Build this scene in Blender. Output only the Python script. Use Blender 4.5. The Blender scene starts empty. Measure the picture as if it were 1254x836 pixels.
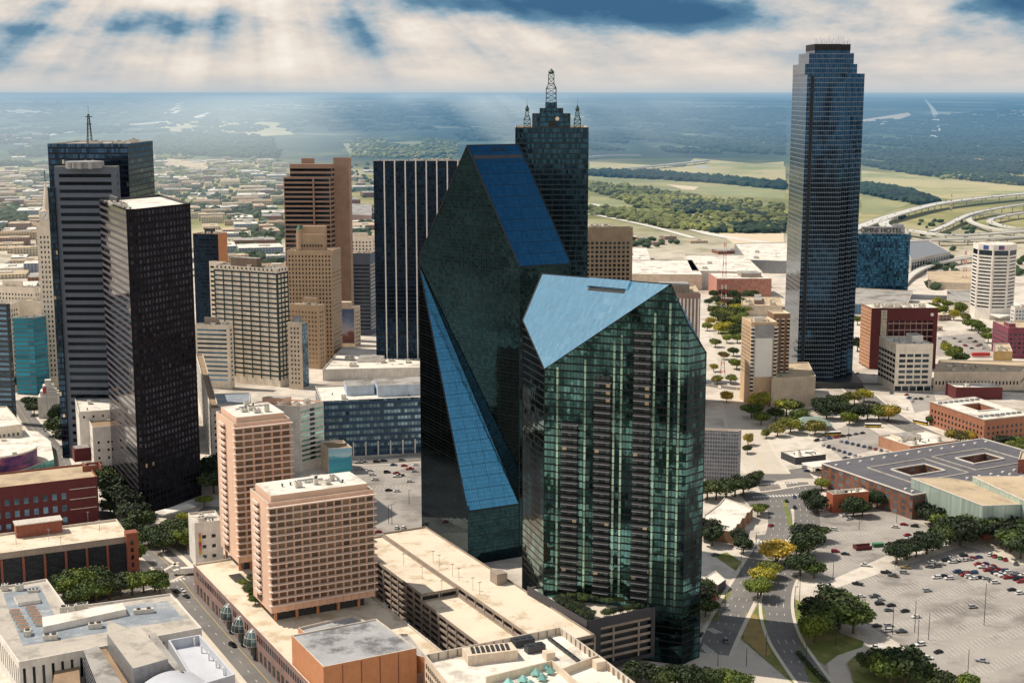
import bpy, math, random
import numpy as np
from mathutils import Vector, Matrix
random.seed(7); rng = np.random.default_rng(7)
col = bpy.context.scene.collection
R = math.radians
# ------------------------------------------------------------------ camera model
HC, FP, PT = 250.0, 1741.0, R(9.97)
CP, SP = math.cos(PT), math.sin(PT)
def ray(px, py):
    u, v = (px-627)/FP, (418-py)/FP
    return (u, CP+v*SP, -SP+v*CP)
def P(px, py, z=0.0):
    d = ray(px, py); t = (z-HC)/d[2]
    return (d[0]*t, d[1]*t, z)
def G(px, py): return P(px, py, 0)[:2]
def depth(row): return P(627, row)[1]
def topz(y, row):
    d = ray(627, row); return HC+y*d[2]/d[1]
def xat(px, row, y):
    d = ray(px, row); return y*d[0]/d[1]
def proj(x, y, z):
    c = y*CP+(HC-z)*SP
    return 627+FP*x/c, 418-FP*(y*SP+(z-HC)*CP)/c
def run(F, th, z, px):
    """length along angle th from F until the picture column px is met at height z"""
    k = (px-627)/FP; c, s = math.cos(R(th)), math.sin(R(th))
    return (k*(F[1]*CP+(HC-z)*SP)-F[0])/(c-k*s*CP)
def step(F, th, s): return (F[0]+math.cos(R(th))*s, F[1]+math.sin(R(th))*s)
def rect(Fc, base, Lx, Rx, th=28, thL=None, D=None, dl=None, dr=None):
    """footprint of a block: nearest roof corner pixel, ground row, columns of its left and right roof corners"""
    y = D or depth(base); z = topz(y, Fc[1]); F = (xat(Fc[0], Fc[1], y), y)
    tl = th+90 if thL is None else thL
    r = step(F, th, dr if dr else run(F, th, z, Rx)); l = step(F, tl, dl if dl else run(F, tl, z, Lx))
    return [F, r, (r[0]+l[0]-F[0], r[1]+l[1]-F[1]), l], z
def gridrect(pts, z, th=28, pad=0):
    c, s = math.cos(R(th)), math.sin(R(th))
    q = [P(a, b, z) for a, b in pts]
    us = [p[0]*c+p[1]*s for p in q]; vs = [-p[0]*s+p[1]*c for p in q]
    f = lambda u, v: (u*c-v*s, u*s+v*c)
    a, b, d, e = min(us)-pad, max(us)+pad, min(vs)-pad, max(vs)+pad
    return [f(a, d), f(b, d), f(b, e), f(a, e)]
# ------------------------------------------------------------------ materials
MC = {}
def nt(name):
    m = bpy.data.materials.new(name); m.use_nodes = True
    n = m.node_tree; n.nodes.clear()
    o = n.nodes.new('ShaderNodeOutputMaterial'); b = n.nodes.new('ShaderNodeBsdfPrincipled')
    n.links.new(b.outputs[0], o.inputs[0]); return m, n, b
def mth(n, op, a, b=None, c=None):
    x = n.nodes.new('ShaderNodeMath'); x.operation = op
    for i, v in enumerate((a, b, c)):
        if v is None: continue
        if isinstance(v, (int, float)): x.inputs[i].default_value = v
        else: n.links.new(v, x.inputs[i])
    return x.outputs[0]
def mixc(n, f, a, b):
    x = n.nodes.new('ShaderNodeMix'); x.data_type = 'RGBA'
    for i, v in ((0, f), (6, a), (7, b)):
        if isinstance(v, (int, float)): x.inputs[i].default_value = v
        elif isinstance(v, (tuple, list)): x.inputs[i].default_value = (*v[:3], 1)
        else: n.links.new(v, x.inputs[i])
    return x.outputs[2]
def noise(n, vec, scale, detail=4, rough=.55):
    x = n.nodes.new('ShaderNodeTexNoise'); x.inputs['Scale'].default_value = scale
    x.inputs['Detail'].default_value = detail; x.inputs['Roughness'].default_value = rough
    if vec is not None: n.links.new(vec, x.inputs['Vector'])
    return x.outputs['Fac']
def ramp(n, f, stops):
    x = n.nodes.new('ShaderNodeValToRGB'); e = x.color_ramp.elements
    while len(e) < len(stops): e.new(.5)
    for k, (p, c) in enumerate(stops): e[k].position = p; e[k].color = (*c, 1) if len(c) == 3 else c
    n.links.new(f, x.inputs[0]); return x.outputs[0]
def pos(n):
    g = n.nodes.new('ShaderNodeNewGeometry'); return g.outputs['Position']
def mapping(n, vec, sc):
    m = n.nodes.new('ShaderNodeMapping'); m.inputs['Scale'].default_value = sc
    n.links.new(vec, m.inputs[0]); return m.outputs[0]
def plain(name, c, rough=.8, var=.25, scale=.15, metal=0, stain=None):
    if name in MC: return MC[name]
    m, n, b = nt(name); p = pos(n)
    f = noise(n, p, scale, 6, .65); f2 = noise(n, mapping(n, p, (1, 1, .12)), 1.1, 3)
    lo = tuple(v*(1-var) for v in c); hi = tuple(min(1, v*(1+var)) for v in c)
    cc = ramp(n, mth(n, 'ADD', mth(n, 'MULTIPLY', f, .65), mth(n, 'MULTIPLY', f2, .35)), [(.3, lo), (.7, hi)])
    if stain:
        s = noise(n, p, stain[1], 7, .7); cc = mixc(n, ramp(n, s, [(.5, (0, 0, 0)), (.62, (1, 1, 1))]), cc, stain[0])
    n.links.new(cc, b.inputs['Base Color']); b.inputs['Roughness'].default_value = rough; b.inputs['Metallic'].default_value = metal
    MC[name] = m; return m
def facade(name, wall, glass, bw, fh, gx=(.1, .9), gy=(.2, .8), gm=.85, gr=.12, wr=.75, rnd=.5, wm=0, big=None, jit=.012, lit=0, wvar=.15, patch=0, colv=0, spec=.25):
    """wall with glazed bays: UV in metres; gx, gy = the glazed share of a bay and of a storey"""
    if name in MC: return MC[name]
    m, n, b = nt(name)
    uv = n.nodes.new('ShaderNodeUVMap'); uv.uv_map = 'UVMap'
    s = n.nodes.new('ShaderNodeSeparateXYZ'); n.links.new(uv.outputs[0], s.inputs[0])
    U, V = mth(n, 'DIVIDE', s.outputs[0], bw), mth(n, 'DIVIDE', s.outputs[1], fh)
    fu, fv = mth(n, 'FRACT', U), mth(n, 'FRACT', V)
    a = mth(n, 'MULTIPLY', mth(n, 'GREATER_THAN', fu, gx[0]), mth(n, 'LESS_THAN', fu, gx[1]))
    c = mth(n, 'MULTIPLY', mth(n, 'GREATER_THAN', fv, gy[0]), mth(n, 'LESS_THAN', fv, gy[1]))
    mask = mth(n, 'MULTIPLY', a, c)
    if big:   # heavier joints every few bays / storeys
        k = mth(n, 'MULTIPLY', mth(n, 'GREATER_THAN', mth(n, 'FRACT', mth(n, 'DIVIDE', U, big[0])), big[2]),
                mth(n, 'GREATER_THAN', mth(n, 'FRACT', mth(n, 'DIVIDE', V, big[1])), big[3]))
        mask = mth(n, 'MULTIPLY', mask, k)
    cell = n.nodes.new('ShaderNodeCombineXYZ'); n.links.new(mth(n, 'FLOOR', U), cell.inputs[0]); n.links.new(mth(n, 'FLOOR', V), cell.inputs[1])
    w = n.nodes.new('ShaderNodeTexWhiteNoise'); w.noise_dimensions = '3D'; n.links.new(cell.outputs[0], w.inputs[0])
    p = pos(n); big_n = noise(n, p, .02, 4)
    g0 = tuple(v*(1-rnd) for v in glass); g1 = tuple(min(1, v*(1+rnd)) for v in glass)
    gc = mixc(n, w.outputs['Value'], g0, g1)
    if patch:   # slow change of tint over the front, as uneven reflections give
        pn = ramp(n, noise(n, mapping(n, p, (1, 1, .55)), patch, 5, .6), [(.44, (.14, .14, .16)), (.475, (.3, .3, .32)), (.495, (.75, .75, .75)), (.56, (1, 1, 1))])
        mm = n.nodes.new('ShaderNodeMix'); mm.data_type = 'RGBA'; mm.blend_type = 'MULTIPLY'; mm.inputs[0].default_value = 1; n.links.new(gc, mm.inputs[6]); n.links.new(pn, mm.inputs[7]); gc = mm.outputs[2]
    if colv:   # tall strips of darker and lighter bays
        w2 = n.nodes.new('ShaderNodeTexWhiteNoise'); w2.noise_dimensions = '1D'; n.links.new(mth(n, 'FLOOR', mth(n, 'DIVIDE', U, 3)), w2.inputs['W'])
        cv = ramp(n, w2.outputs['Value'], [(.3, (1-colv,)*3), (.75, (1, 1, 1))]); mm = n.nodes.new('ShaderNodeMix'); mm.data_type = 'RGBA'; mm.blend_type = 'MULTIPLY'; mm.inputs[0].default_value = 1; n.links.new(gc, mm.inputs[6]); n.links.new(cv, mm.inputs[7]); gc = mm.outputs[2]
    if lit: gc = mixc(n, mth(n, 'GREATER_THAN', w.outputs['Value'], 1-lit), gc, (.55, .47, .34))
    wn = noise(n, p, .3, 5)
    wc = ramp(n, wn, [(.3, tuple(v*(1-wvar) for v in wall)), (.7, tuple(v*(1+wvar) for v in wall))])
    n.links.new(mixc(n, mask, wc, gc), b.inputs['Base Color'])
    n.links.new(mth(n, 'ADD', mth(n, 'MULTIPLY', mask, gr-wr), wr), b.inputs['Roughness'])
    n.links.new(mth(n, 'ADD', mth(n, 'MULTIPLY', mask, gm-wm), wm), b.inputs['Metallic'])
    gg = n.nodes.new('ShaderNodeNewGeometry')
    vm = n.nodes.new('ShaderNodeVectorMath'); vm.operation = 'SUBTRACT'; n.links.new(w.outputs['Color'], vm.inputs[0]); vm.inputs[1].default_value = (.5, .5, .5)
    vs_ = n.nodes.new('ShaderNodeVectorMath'); vs_.operation = 'SCALE'; n.links.new(vm.outputs[0], vs_.inputs[0]); n.links.new(mth(n, 'MULTIPLY', mask, jit), vs_.inputs['Scale'])
    # slow waviness of the panes
    wv = n.nodes.new('ShaderNodeTexNoise'); wv.inputs['Scale'].default_value = .35; wv.inputs['Detail'].default_value = 2
    vm2 = n.nodes.new('ShaderNodeVectorMath'); vm2.operation = 'SUBTRACT'; n.links.new(wv.outputs['Color'], vm2.inputs[0]); vm2.inputs[1].default_value = (.5, .5, .5)
    n.links.new(p, wv.inputs['Vector'])
    vs2 = n.nodes.new('ShaderNodeVectorMath'); vs2.operation = 'SCALE'; n.links.new(vm2.outputs[0], vs2.inputs[0]); n.links.new(mth(n, 'MULTIPLY', mask, jit*2.2), vs2.inputs['Scale'])
    ad = n.nodes.new('ShaderNodeVectorMath'); n.links.new(gg.outputs['Normal'], ad.inputs[0]); n.links.new(vs_.outputs[0], ad.inputs[1])
    ad2 = n.nodes.new('ShaderNodeVectorMath'); n.links.new(ad.outputs[0], ad2.inputs[0]); n.links.new(vs2.outputs[0], ad2.inputs[1])
    nm = n.nodes.new('ShaderNodeVectorMath'); nm.operation = 'NORMALIZE'; n.links.new(ad2.outputs[0], nm.inputs[0])
    n.links.new(nm.outputs[0], b.inputs['Normal'])
    b.inputs['Specular IOR Level'].default_value = spec
    MC[name] = m; return m
def glassm(name, c, rough=.1, metal=.8):
    if name in MC: return MC[name]
    m, n, b = nt(name); oi = n.nodes.new('ShaderNodeObjectInfo'); p = pos(n)
    f = mth(n, 'ADD', mth(n, 'MULTIPLY', oi.outputs['Random'], .6), mth(n, 'MULTIPLY', noise(n, p, .35, 3), .6))
    n.links.new(ramp(n, f, [(.2, tuple(v*.4 for v in c)), (.9, tuple(min(1, v*1.9) for v in c))]), b.inputs['Base Color'])
    b.inputs['Roughness'].default_value = rough; b.inputs['Metallic'].default_value = metal
    MC[name] = m; return m
# ------------------------------------------------------------------ mesh helpers
class MB:
    def __init__(s): s.v = []; s.f = []; s.m = []
    def face(s, pts, m=0):
        k = len(s.v); s.v += [tuple(p) for p in pts]; s.f.append(tuple(range(k, k+len(pts)))); s.m.append(m)
    def prism(s, poly, z0, z1, m=0, top=None, bottom=False):
        n = len(poly); k = len(s.v)
        zt = z1 if isinstance(z1, (list, tuple)) else [z1]*n
        s.v += [(p[0], p[1], z0) for p in poly]+[(p[0], p[1], zt[i]) for i, p in enumerate(poly)]
        for i in range(n):
            j = (i+1) % n; s.f.append((k+i, k+j, k+n+j, k+n+i)); s.m.append(m)
        s.f.append(tuple(k+n+i for i in range(n))); s.m.append(m if top is None else top)
        if bottom: s.f.append(tuple(k+i for i in reversed(range(n)))); s.m.append(m)
    def box(s, c, sz, rot=0, m=0, bottom=True):
        a, b = math.cos(R(rot)), math.sin(R(rot)); hx, hy = sz[0]/2, sz[1]/2
        poly = [(c[0]+x*a-y*b, c[1]+x*b+y*a) for x, y in ((-hx, -hy), (hx, -hy), (hx, hy), (-hx, hy))]
        s.prism(poly, c[2], c[2]+sz[2], m, bottom=bottom)
    def cyl(s, c, r, h, n=12, m=0, r2=None):
        r2 = r if r2 is None else r2; k = len(s.v)
        for i in range(n):
            a = 2*math.pi*i/n; s.v.append((c[0]+r*math.cos(a), c[1]+r*math.sin(a), c[2]))
        for i in range(n):
            a = 2*math.pi*i/n; s.v.append((c[0]+r2*math.cos(a), c[1]+r2*math.sin(a), c[2]+h))
        for i in range(n):
            j = (i+1) % n; s.f.append((k+i, k+j, k+n+j, k+n+i)); s.m.append(m)
        s.f.append(tuple(k+n+i for i in range(n))); s.m.append(m); s.f.append(tuple(k+i for i in reversed(range(n)))); s.m.append(m)
    def bar(s, a, b, r, m=0, n=4):
        a, b = Vector(a), Vector(b); d = (b-a).normalized(); up = Vector((0, 0, 1)) if abs(d.z) < .9 else Vector((1, 0, 0))
        x = d.cross(up).normalized(); y = d.cross(x); k = len(s.v)
        for q in (a, b):
            for i in range(n):
                t = 2*math.pi*(i+.5)/n; s.v.append(tuple(q+x*r*math.cos(t)+y*r*math.sin(t)))
        for i in range(n):
            j = (i+1) % n; s.f.append((k+i, k+j, k+n+j, k+n+i)); s.m.append(m)
        s.f.append(tuple(k+n+i for i in range(n))); s.m.append(m); s.f.append(tuple(k+i for i in reversed(range(n)))); s.m.append(m)
    def mesh(s, name, mats, smooth=False):
        me = bpy.data.meshes.new(name); me.from_pydata(s.v, [], s.f)
        for m in mats: me.materials.append(m)
        me.polygons.foreach_set('material_index', s.m)
        uv = me.uv_layers.new(name='UVMap'); vs = s.v; data = [0.0]*(2*len(me.loops))
        for p in me.polygons:
            nn = p.normal; idx = list(p.vertices)
            if abs(nn.z) > .97:
                for li, vi in zip(p.loop_indices, idx): data[2*li], data[2*li+1] = vs[vi][0], vs[vi][1]
            else:
                t = Vector((-nn.y, nn.x, 0)).normalized(); q = nn.cross(t); o = t.dot(Vector(vs[idx[0]]))
                lo = min(t.dot(Vector(vs[i])) for i in idx)
                for li, vi in zip(p.loop_indices, idx):
                    w = Vector(vs[vi]); data[2*li] = t.dot(w)-lo; data[2*li+1] = q.dot(w) if abs(nn.z) > .02 else w.z
        uv.data.foreach_set('uv', data)
        if smooth: me.polygons.foreach_set('use_smooth', [True]*len(me.polygons))
        me.update(); return me
    def build(s, name, mats, parent=None, smooth=False):
        if not isinstance(mats, (list, tuple)): mats = [mats]
        return link(name, s.mesh(name, mats, smooth), parent)
def link(name, me, parent=None, loc=None, rz=None):
    o = bpy.data.objects.new(name, me); col.objects.link(o)
    if parent is not None:
        o.parent = parent; L = parent_loc.get(parent.name)
        if L is not None and loc is None: o.location = (-L[0], -L[1], -L[2])
    if loc is not None:
        L = parent_loc.get(parent.name) if parent is not None else None
        o.location = tuple(loc[i]-(L[i] if L else 0) for i in range(3))
    if rz is not None: o.rotation_euler.z = rz
    return o
parent_loc = {}
BAD = []
def tag(o, label=None, cat=None, group=None, kind=None):
    if label and len(label.split()) > 16: label = ' '.join(w for i, w in enumerate(label.split()) if w != 'the' or i == 0)
    if label:
        o['label'] = label
        if not 4 <= len(label.split()) <= 16: BAD.append((len(label.split()), label))
    if cat: o['category'] = cat
    if group: o['group'] = group
    if kind: o['kind'] = kind
    return o
def thing(name, label, cat, loc=(0, 0, 0), group=None):
    """an Empty at the thing's base; parts are built in world coordinates and shifted"""
    o = bpy.data.objects.new(name, None); col.objects.link(o); o.location = loc; o.empty_display_size = 2
    parent_loc[o.name] = tuple(loc); return tag(o, label, cat, group)
def offset(poly, d):
    """inward offset of a counter-clockwise polygon"""
    n = len(poly); out = []
    for i in range(n):
        a, b, c = Vector(poly[i-1]), Vector(poly[i]), Vector(poly[(i+1) % n])
        e1, e2 = (b-a).normalized(), (c-b).normalized(); n1, n2 = Vector((-e1.y, e1.x)), Vector((-e2.y, e2.x))
        k = (n1+n2); k = k/(k.dot(n1)) if abs(k.dot(n1)) > .15 else n1
        out.append(tuple(b+k*d))
    return out
def ccw(poly):
    a = sum(poly[i-1][0]*poly[i][1]-poly[i][0]*poly[i-1][1] for i in range(len(poly)))
    return [tuple(p[:2]) for p in (poly if a > 0 else poly[::-1])]
def cen(poly): return (sum(p[0] for p in poly)/len(poly), sum(p[1] for p in poly)/len(poly))
def faces_to_cam(poly, tol=.0):
    """edges of a footprint that the camera's side sees, widest in view first: (a, b, index)"""
    out = []
    for i in range(len(poly)):
        a, b = poly[i], poly[(i+1) % len(poly)]; L = math.dist(a, b)
        if L < .5: continue
        nx, ny = (b[1]-a[1])/L, -(b[0]-a[0])/L
        d = (-a[0]*nx-a[1]*ny)/math.hypot(*a)
        if d > tol: out.append((a, b, d*L))
    return sorted(out, key=lambda t: -t[2])
def shell(root, poly, z0, z1, wall, roof, par=1.1, th=.45, coping=None):
    """outer walls with a parapet, and a roof sheet behind it"""
    inn = offset(poly, th); mb = MB(); n = len(poly)
    for i in range(n):
        j = (i+1) % n; a, b, c, d = poly[i], poly[j], inn[j], inn[i]
        mb.face([(*a, z0), (*b, z0), (*b, z1), (*a, z1)], 0)
        mb.face([(*a, z1), (*b, z1), (*c, z1), (*d, z1)], 1)
        mb.face([(*d, z1), (*c, z1), (*c, z1-par), (*d, z1-par)], 1)
    mb.build('wall', [wall, coping or M['coping']], root)
    r = MB(); r.face([(*p, z1-par+.01) for p in offset(poly, th*.9)]); return r.build('roof', roof, root)
def winmesh(w, h, mat, frame=None):
    mb = MB(); t = .12
    mb.box((0, 0, 0), (w, t, h), 0, 0)
    return mb.mesh('window', [mat])
def windows(root, edges, z0, z1, bay, fl, w, h, mat, cap=100, name='window', sill=.9, mar=.8, proud=.05, skip=None):
    """each window its own part up to the cap; those beyond it one part of kind stuff"""
    me = winmesh(w, h, mat); rest = MB(); k = 0; cells = []
    nf = max(1, int((z1-z0)//fl))
    for ei, (a, b, _s) in enumerate(edges):
        L = math.dist(a, b); nb = max(1, int((L-2*mar+bay*.3)//bay)); o = (L-nb*bay)/2
        ang = math.atan2(b[1]-a[1], b[0]-a[0]); e = ((b[0]-a[0])/L, (b[1]-a[1])/L); nx, ny = e[1], -e[0]
        for f in range(nf):
            for i in range(nb):
                if skip and skip(ei, f, i, nf, nb): continue
                s = o+(i+.5)*bay; cells.append((-(f), ei, a[0]+e[0]*s+nx*proud, a[1]+e[1]*s+ny*proud, z0+f*fl+sill, ang))
    cells.sort(key=lambda c: (c[0], c[1]))
    for c in cells:
        if k < cap: link(name, me, root, loc=c[2:5], rz=c[5]); k += 1
        else: rest.box((c[2], c[3], c[4]), (w, .12, h), math.degrees(c[5]), 0, bottom=False)
    if rest.v: tag(rest.build(name, mat, root), kind='stuff')
def bands(root, edges, zs, h, mat, name='window_band', t=.12, mar=.6, out=.06, wraps=True):
    """one ribbon per storey, running round the sides in view"""
    for z in zs:
        mb = MB()
        for a, b, _s in edges:
            L = math.dist(a, b)
            if L < 2*mar+1: continue
            e = ((b[0]-a[0])/L, (b[1]-a[1])/L); nx, ny = e[1], -e[0]; c = ((a[0]+b[0])/2+nx*out*.5, (a[1]+b[1])/2+ny*out*.5, z)
            mb.box(c, (L-2*mar, t, h), math.degrees(math.atan2(e[1], e[0])))
        if mb.v: mb.build(name, mat, root)
def roofkit(root, poly, z, n=4, s=(2, 5), seed=0, mat=None, pent=None, fans=True):
    """plant on a roof: boxes with fan rings, ducts and one stair head"""
    rr = random.Random(seed); mat = mat or M['unit']; P4 = offset(poly, 2.5); a, b, d = Vector(P4[0]), Vector(P4[1]), Vector(P4[-1])
    ang = math.degrees(math.atan2(b.y-a.y, b.x-a.x))
    for k in range(n):
        w, l, h = rr.uniform(*s), rr.uniform(*s), rr.uniform(1.2, 2.6)
        u, v = rr.uniform(.12, .88), rr.uniform(.12, .88); c = a+(b-a)*u+(d-a)*v
        mb = MB(); mb.box((c.x, c.y, z+.25), (w, l, h), ang, 0)
        mb.box((c.x, c.y, z-.02), (w*.8, l*.8, .26), ang, 1)
        if fans:
            for q in (-.25, .25):
                mb.cyl((c.x+q*w*math.cos(R(ang)), c.y+q*w*math.sin(R(ang)), z+h+.26), min(w, l)*.2, .3, 10, 1)
        mb.build('roof_unit', [mat, M['dark']], root)
    for k in range(min(6, n)):      # ducts and vent pipes between the units
        u, v = rr.uniform(.15, .85), rr.uniform(.15, .85); c = a+(b-a)*u+(d-a)*v; L = rr.uniform(3, 9); mb = MB(); mb.box((c.x, c.y, z+.3), (L, .6, .5), ang+(90 if k % 2 else 0)); mb.box((c.x, c.y, z-.02), (.5, .5, .34), ang); mb.build('duct', M['steel'], root)
        u, v = rr.uniform(.1, .9), rr.uniform(.1, .9); c = a+(b-a)*u+(d-a)*v; mb = MB(); mb.cyl((c.x, c.y, z-.02), .35, 1.1, 8); mb.cyl((c.x, c.y, z+1.08), .55, .3, 8); mb.build('vent_pipe', M['dark'], root)
    if pent:
        u0, v0, u1, v1, h, m = pent; q = [a+(b-a)*u+(d-a)*v for u, v in ((u0, v0), (u1, v0), (u1, v1), (u0, v1))]
        mb = MB(); mb.prism([(p.x, p.y) for p in q], z, z+h, 0, 1)
        i4 = [tuple(p) for p in q]; mb.build('penthouse', [m, M['roof_grey']], root)
# ------------------------------------------------------------------ palette
M = {}
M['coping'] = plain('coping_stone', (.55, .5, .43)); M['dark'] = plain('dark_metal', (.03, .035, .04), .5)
M['unit'] = plain('painted_unit', (.55, .52, .46), .5, .3, .6); M['roof_grey'] = plain('grey_roofing', (.33, .32, .3), .85, .3, .08, stain=((.16, .15, .14), .05))
M['roof_white'] = plain('white_roofing', (.70, .67, .60), .8, .2, .08, stain=((.42, .38, .33), .06))
M['roof_tan'] = plain('tan_gravel_roof', (.5, .4, .27), .9, .25, .1, stain=((.33, .26, .18), .05))
M['roof_brown'] = plain('brown_gravel_roof', (.27, .19, .12), .9, .3, .1)
M['roof_blue'] = plain('blue_grey_membrane', (.21, .25, .29), .7, .3, .12, stain=((.36, .38, .4), .1))
M['cream'] = plain('cream_stone', (.74, .66, .55)); M['white'] = plain('white_concrete', (.68, .65, .60)); M['brick'] = plain('red_brick', (.24, .08, .05), .85, .25, .5)
M['maroon'] = plain('maroon_brick', (.11, .022, .025), .85, .25, .4); M['pink'] = plain('salmon_concrete', (.68, .46, .34), .85, .12); M['orange'] = plain('orange_brick', (.52, .23, .11), .85, .14, .3)
M['tanwall'] = plain('tan_precast', (.62, .52, .41)); M['mauve'] = plain('mauve_granite', (.26, .17, .15), .7); M['grey'] = plain('grey_concrete', (.3, .3, .3)); M['charcoal'] = plain('charcoal_panel', (.035, .038, .05), .5, .2)
M['roof_pale'] = plain('pale_grey_roofing', (.44, .41, .36), .85, .18, .1, stain=((.30, .28, .25), .12)); M['terrace'] = plain('blue_white_terrace', (.50, .53, .58), .8, .1)
M['glass_black'] = glassm('black_window', (.010, .014, .022), .12, .9)
M['deck'] = plain('sunlit_parking_deck', (.68, .59, .47), .9, .12, .05, stain=((.48, .39, .27), .08)); M['steel'] = plain('galvanised_steel', (.3, .31, .33), .45, .3, .5, .6)
M['glass_dark'] = glassm('dark_window', (.03, .045, .06)); M['glass_blue'] = glassm('blue_window', (.08, .15, .22)); M['glass_warm'] = glassm('bronze_window', (.13, .095, .07), .25, .3)
M['glass_green'] = glassm('green_window', (.2, .4, .38)); M['white_paint'] = plain('white_paint', (.75, .74, .7), .5, .08); M['black_paint'] = plain('black_paint', (.010, .011, .014), .75)
M['red_paint'] = plain('red_paint', (.45, .03, .03), .5); M['yellow_paint'] = plain('yellow_paint', (.6, .42, .05), .6)
# ------------------------------------------------------------------ world, sun, camera
sc = bpy.context.scene
w = bpy.data.worlds.new('World'); sc.world = w; w.use_nodes = True; n = w.node_tree; n.nodes.clear()
out = n.nodes.new('ShaderNodeOutputWorld'); bg = n.nodes.new('ShaderNodeBackground'); n.links.new(bg.outputs[0], out.inputs[0])
SUN_EL, SUN_AZ = 54, -72      # azimuth from +Y (the view axis), negative = to the left
sky = n.nodes.new('ShaderNodeTexSky'); sky.sky_type = 'NISHITA'; sky.sun_disc = False
sky.sun_elevation = R(SUN_EL); sky.sun_rotation = R(SUN_AZ); sky.dust_density = 2.5; sky.air_density = 1.2
bg.inputs['Strength'].default_value = .07
tc = n.nodes.new('ShaderNodeTexCoord'); sp = n.nodes.new('ShaderNodeSeparateXYZ'); n.links.new(tc.outputs['Generated'], sp.inputs[0])
ay = mth(n, 'ADD', mth(n, 'ABSOLUTE', sp.outputs[1]), .05)
az = mth(n, 'DIVIDE', sp.outputs[0], ay); el = mth(n, 'DIVIDE', sp.outputs[2], ay)
def cmb(a, b, c=0.0):
    x = n.nodes.new('ShaderNodeCombineXYZ')
    for i, v in enumerate((a, b, c)):
        if isinstance(v, (int, float)): x.inputs[i].default_value = v
        else: n.links.new(v, x.inputs[i])
    return x.outputs[0]
elw = mth(n, 'DIVIDE', el, mth(n, 'ADD', mth(n, 'MULTIPLY', el, 2.0), .3))      # clouds flatten towards the horizon
c1 = noise(n, cmb(mth(n, 'MULTIPLY', az, 10), mth(n, 'MULTIPLY', elw, 14), 3.7), 1.0, 8, .56)
c2 = noise(n, cmb(mth(n, 'MULTIPLY', az, 30), mth(n, 'MULTIPLY', elw, 36), 1.7), 1.0, 7, .6)
c2b = noise(n, cmb(mth(n, 'MULTIPLY', az, 80), mth(n, 'MULTIPLY', elw, 90), 5.7), 1.0, 5, .6)
cl = mth(n, 'ADD', mth(n, 'ADD', mth(n, 'MULTIPLY', c1, .70), mth(n, 'MULTIPLY', c2, .24)), mth(n, 'MULTIPLY', c2b, .06))
def blob(x0, e0, wx, we, amp):       # one long cloud bank: azimuth, elevation, half sizes
    dx = mth(n, 'DIVIDE', mth(n, 'SUBTRACT', az, x0), wx); dy = mth(n, 'DIVIDE', mth(n, 'SUBTRACT', el, e0), we)
    return mth(n, 'MULTIPLY', mth(n, 'POWER', 2.718, mth(n, 'MULTIPLY', mth(n, 'ADD', mth(n, 'MULTIPLY', dx, dx), mth(n, 'MULTIPLY', dy, dy)), -1)), amp)
front = mth(n, 'GREATER_THAN', sp.outputs[1], 0)
for b_ in ((.03, .064, .13, .011, .26), (.10, .050, .08, .008, .26), (-.02, .056, .06, .006, .12), (-.30, .041, .10, .007, .12), (-.36, .022, .05, .02, .10), (.34, .056, .07, .009, .26), (-.40, .03, .05, .03, .12), (-.12, .052, .06, .01, .06), (.16, .042, .1, .006, .08), (-.22, .062, .1, .01, -.12), (.27, .065, .05, .012, -.1), (-.05, .035, .3, .006, -.04)):
    cl = mth(n, 'ADD', cl, mth(n, 'MULTIPLY', blob(*b_), front))
# shafts of light fanning down from a gap in the cloud
ang = mth(n, 'DIVIDE', mth(n, 'SUBTRACT', az, -.17), mth(n, 'SUBTRACT', .17, el))
rays = noise(n, cmb(mth(n, 'MULTIPLY', ang, 3.0), 0.0, 9.1), 1.0, 3, .5)
rm = mth(n, 'MULTIPLY', mth(n, 'SUBTRACT', rays, .5), mth(n, 'MULTIPLY', blob(-.2, .015, .28, .045, 1.1), front))
cl = mth(n, 'SUBTRACT', cl, mth(n, 'MULTIPLY', rm, 1.15))
S = 14.2
low = ramp(n, mth(n, 'DIVIDE', el, .06), [(.0, (1, 1, 1)), (.25, (.75, .75, .75)), (.8, (0, 0, 0))])
cl = mth(n, 'SUBTRACT', cl, mth(n, 'MULTIPLY', mth(n, 'MULTIPLY', low, mth(n, 'SUBTRACT', cl, .475)), .75))
cloud = ramp(n, cl, [(.36, (.95, .89, .80)), (.45, (.80, .72, .64)), (.52, (.60, .59, .58)), (.58, (.36, .46, .53)), (.65, (.13, .26, .38)), (.78, (.05, .14, .26))])
cloud = mixc(n, ramp(n, mth(n, 'DIVIDE', el, .012), [(0, (.8, .8, .8)), (.35, (.35, .35, .35)), (1, (0, 0, 0))]), cloud, (.50, .57, .62))
sc_ = n.nodes.new('ShaderNodeVectorMath'); sc_.operation = 'SCALE'; n.links.new(cloud, sc_.inputs[0]); sc_.inputs['Scale'].default_value = S
# above the picture the cloud cover opens on the Nishita sky
hi = ramp(n, mth(n, 'ABSOLUTE', sp.outputs[2]), [(.1, (0, 0, 0)), (.45, (.75, .75, .75))])
hn = noise(n, tc.outputs['Generated'], 3.4, 7, .6)
hc = n.nodes.new('ShaderNodeVectorMath'); hc.operation = 'SCALE'; n.links.new(ramp(n, hn, [(.45, (.08, .2, .4)), (.64, (.62, .68, .72))]), hc.inputs[0]); hc.inputs['Scale'].default_value = 9.0
upper = mixc(n, .6, sky.outputs[0], hc.outputs[0])
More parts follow.
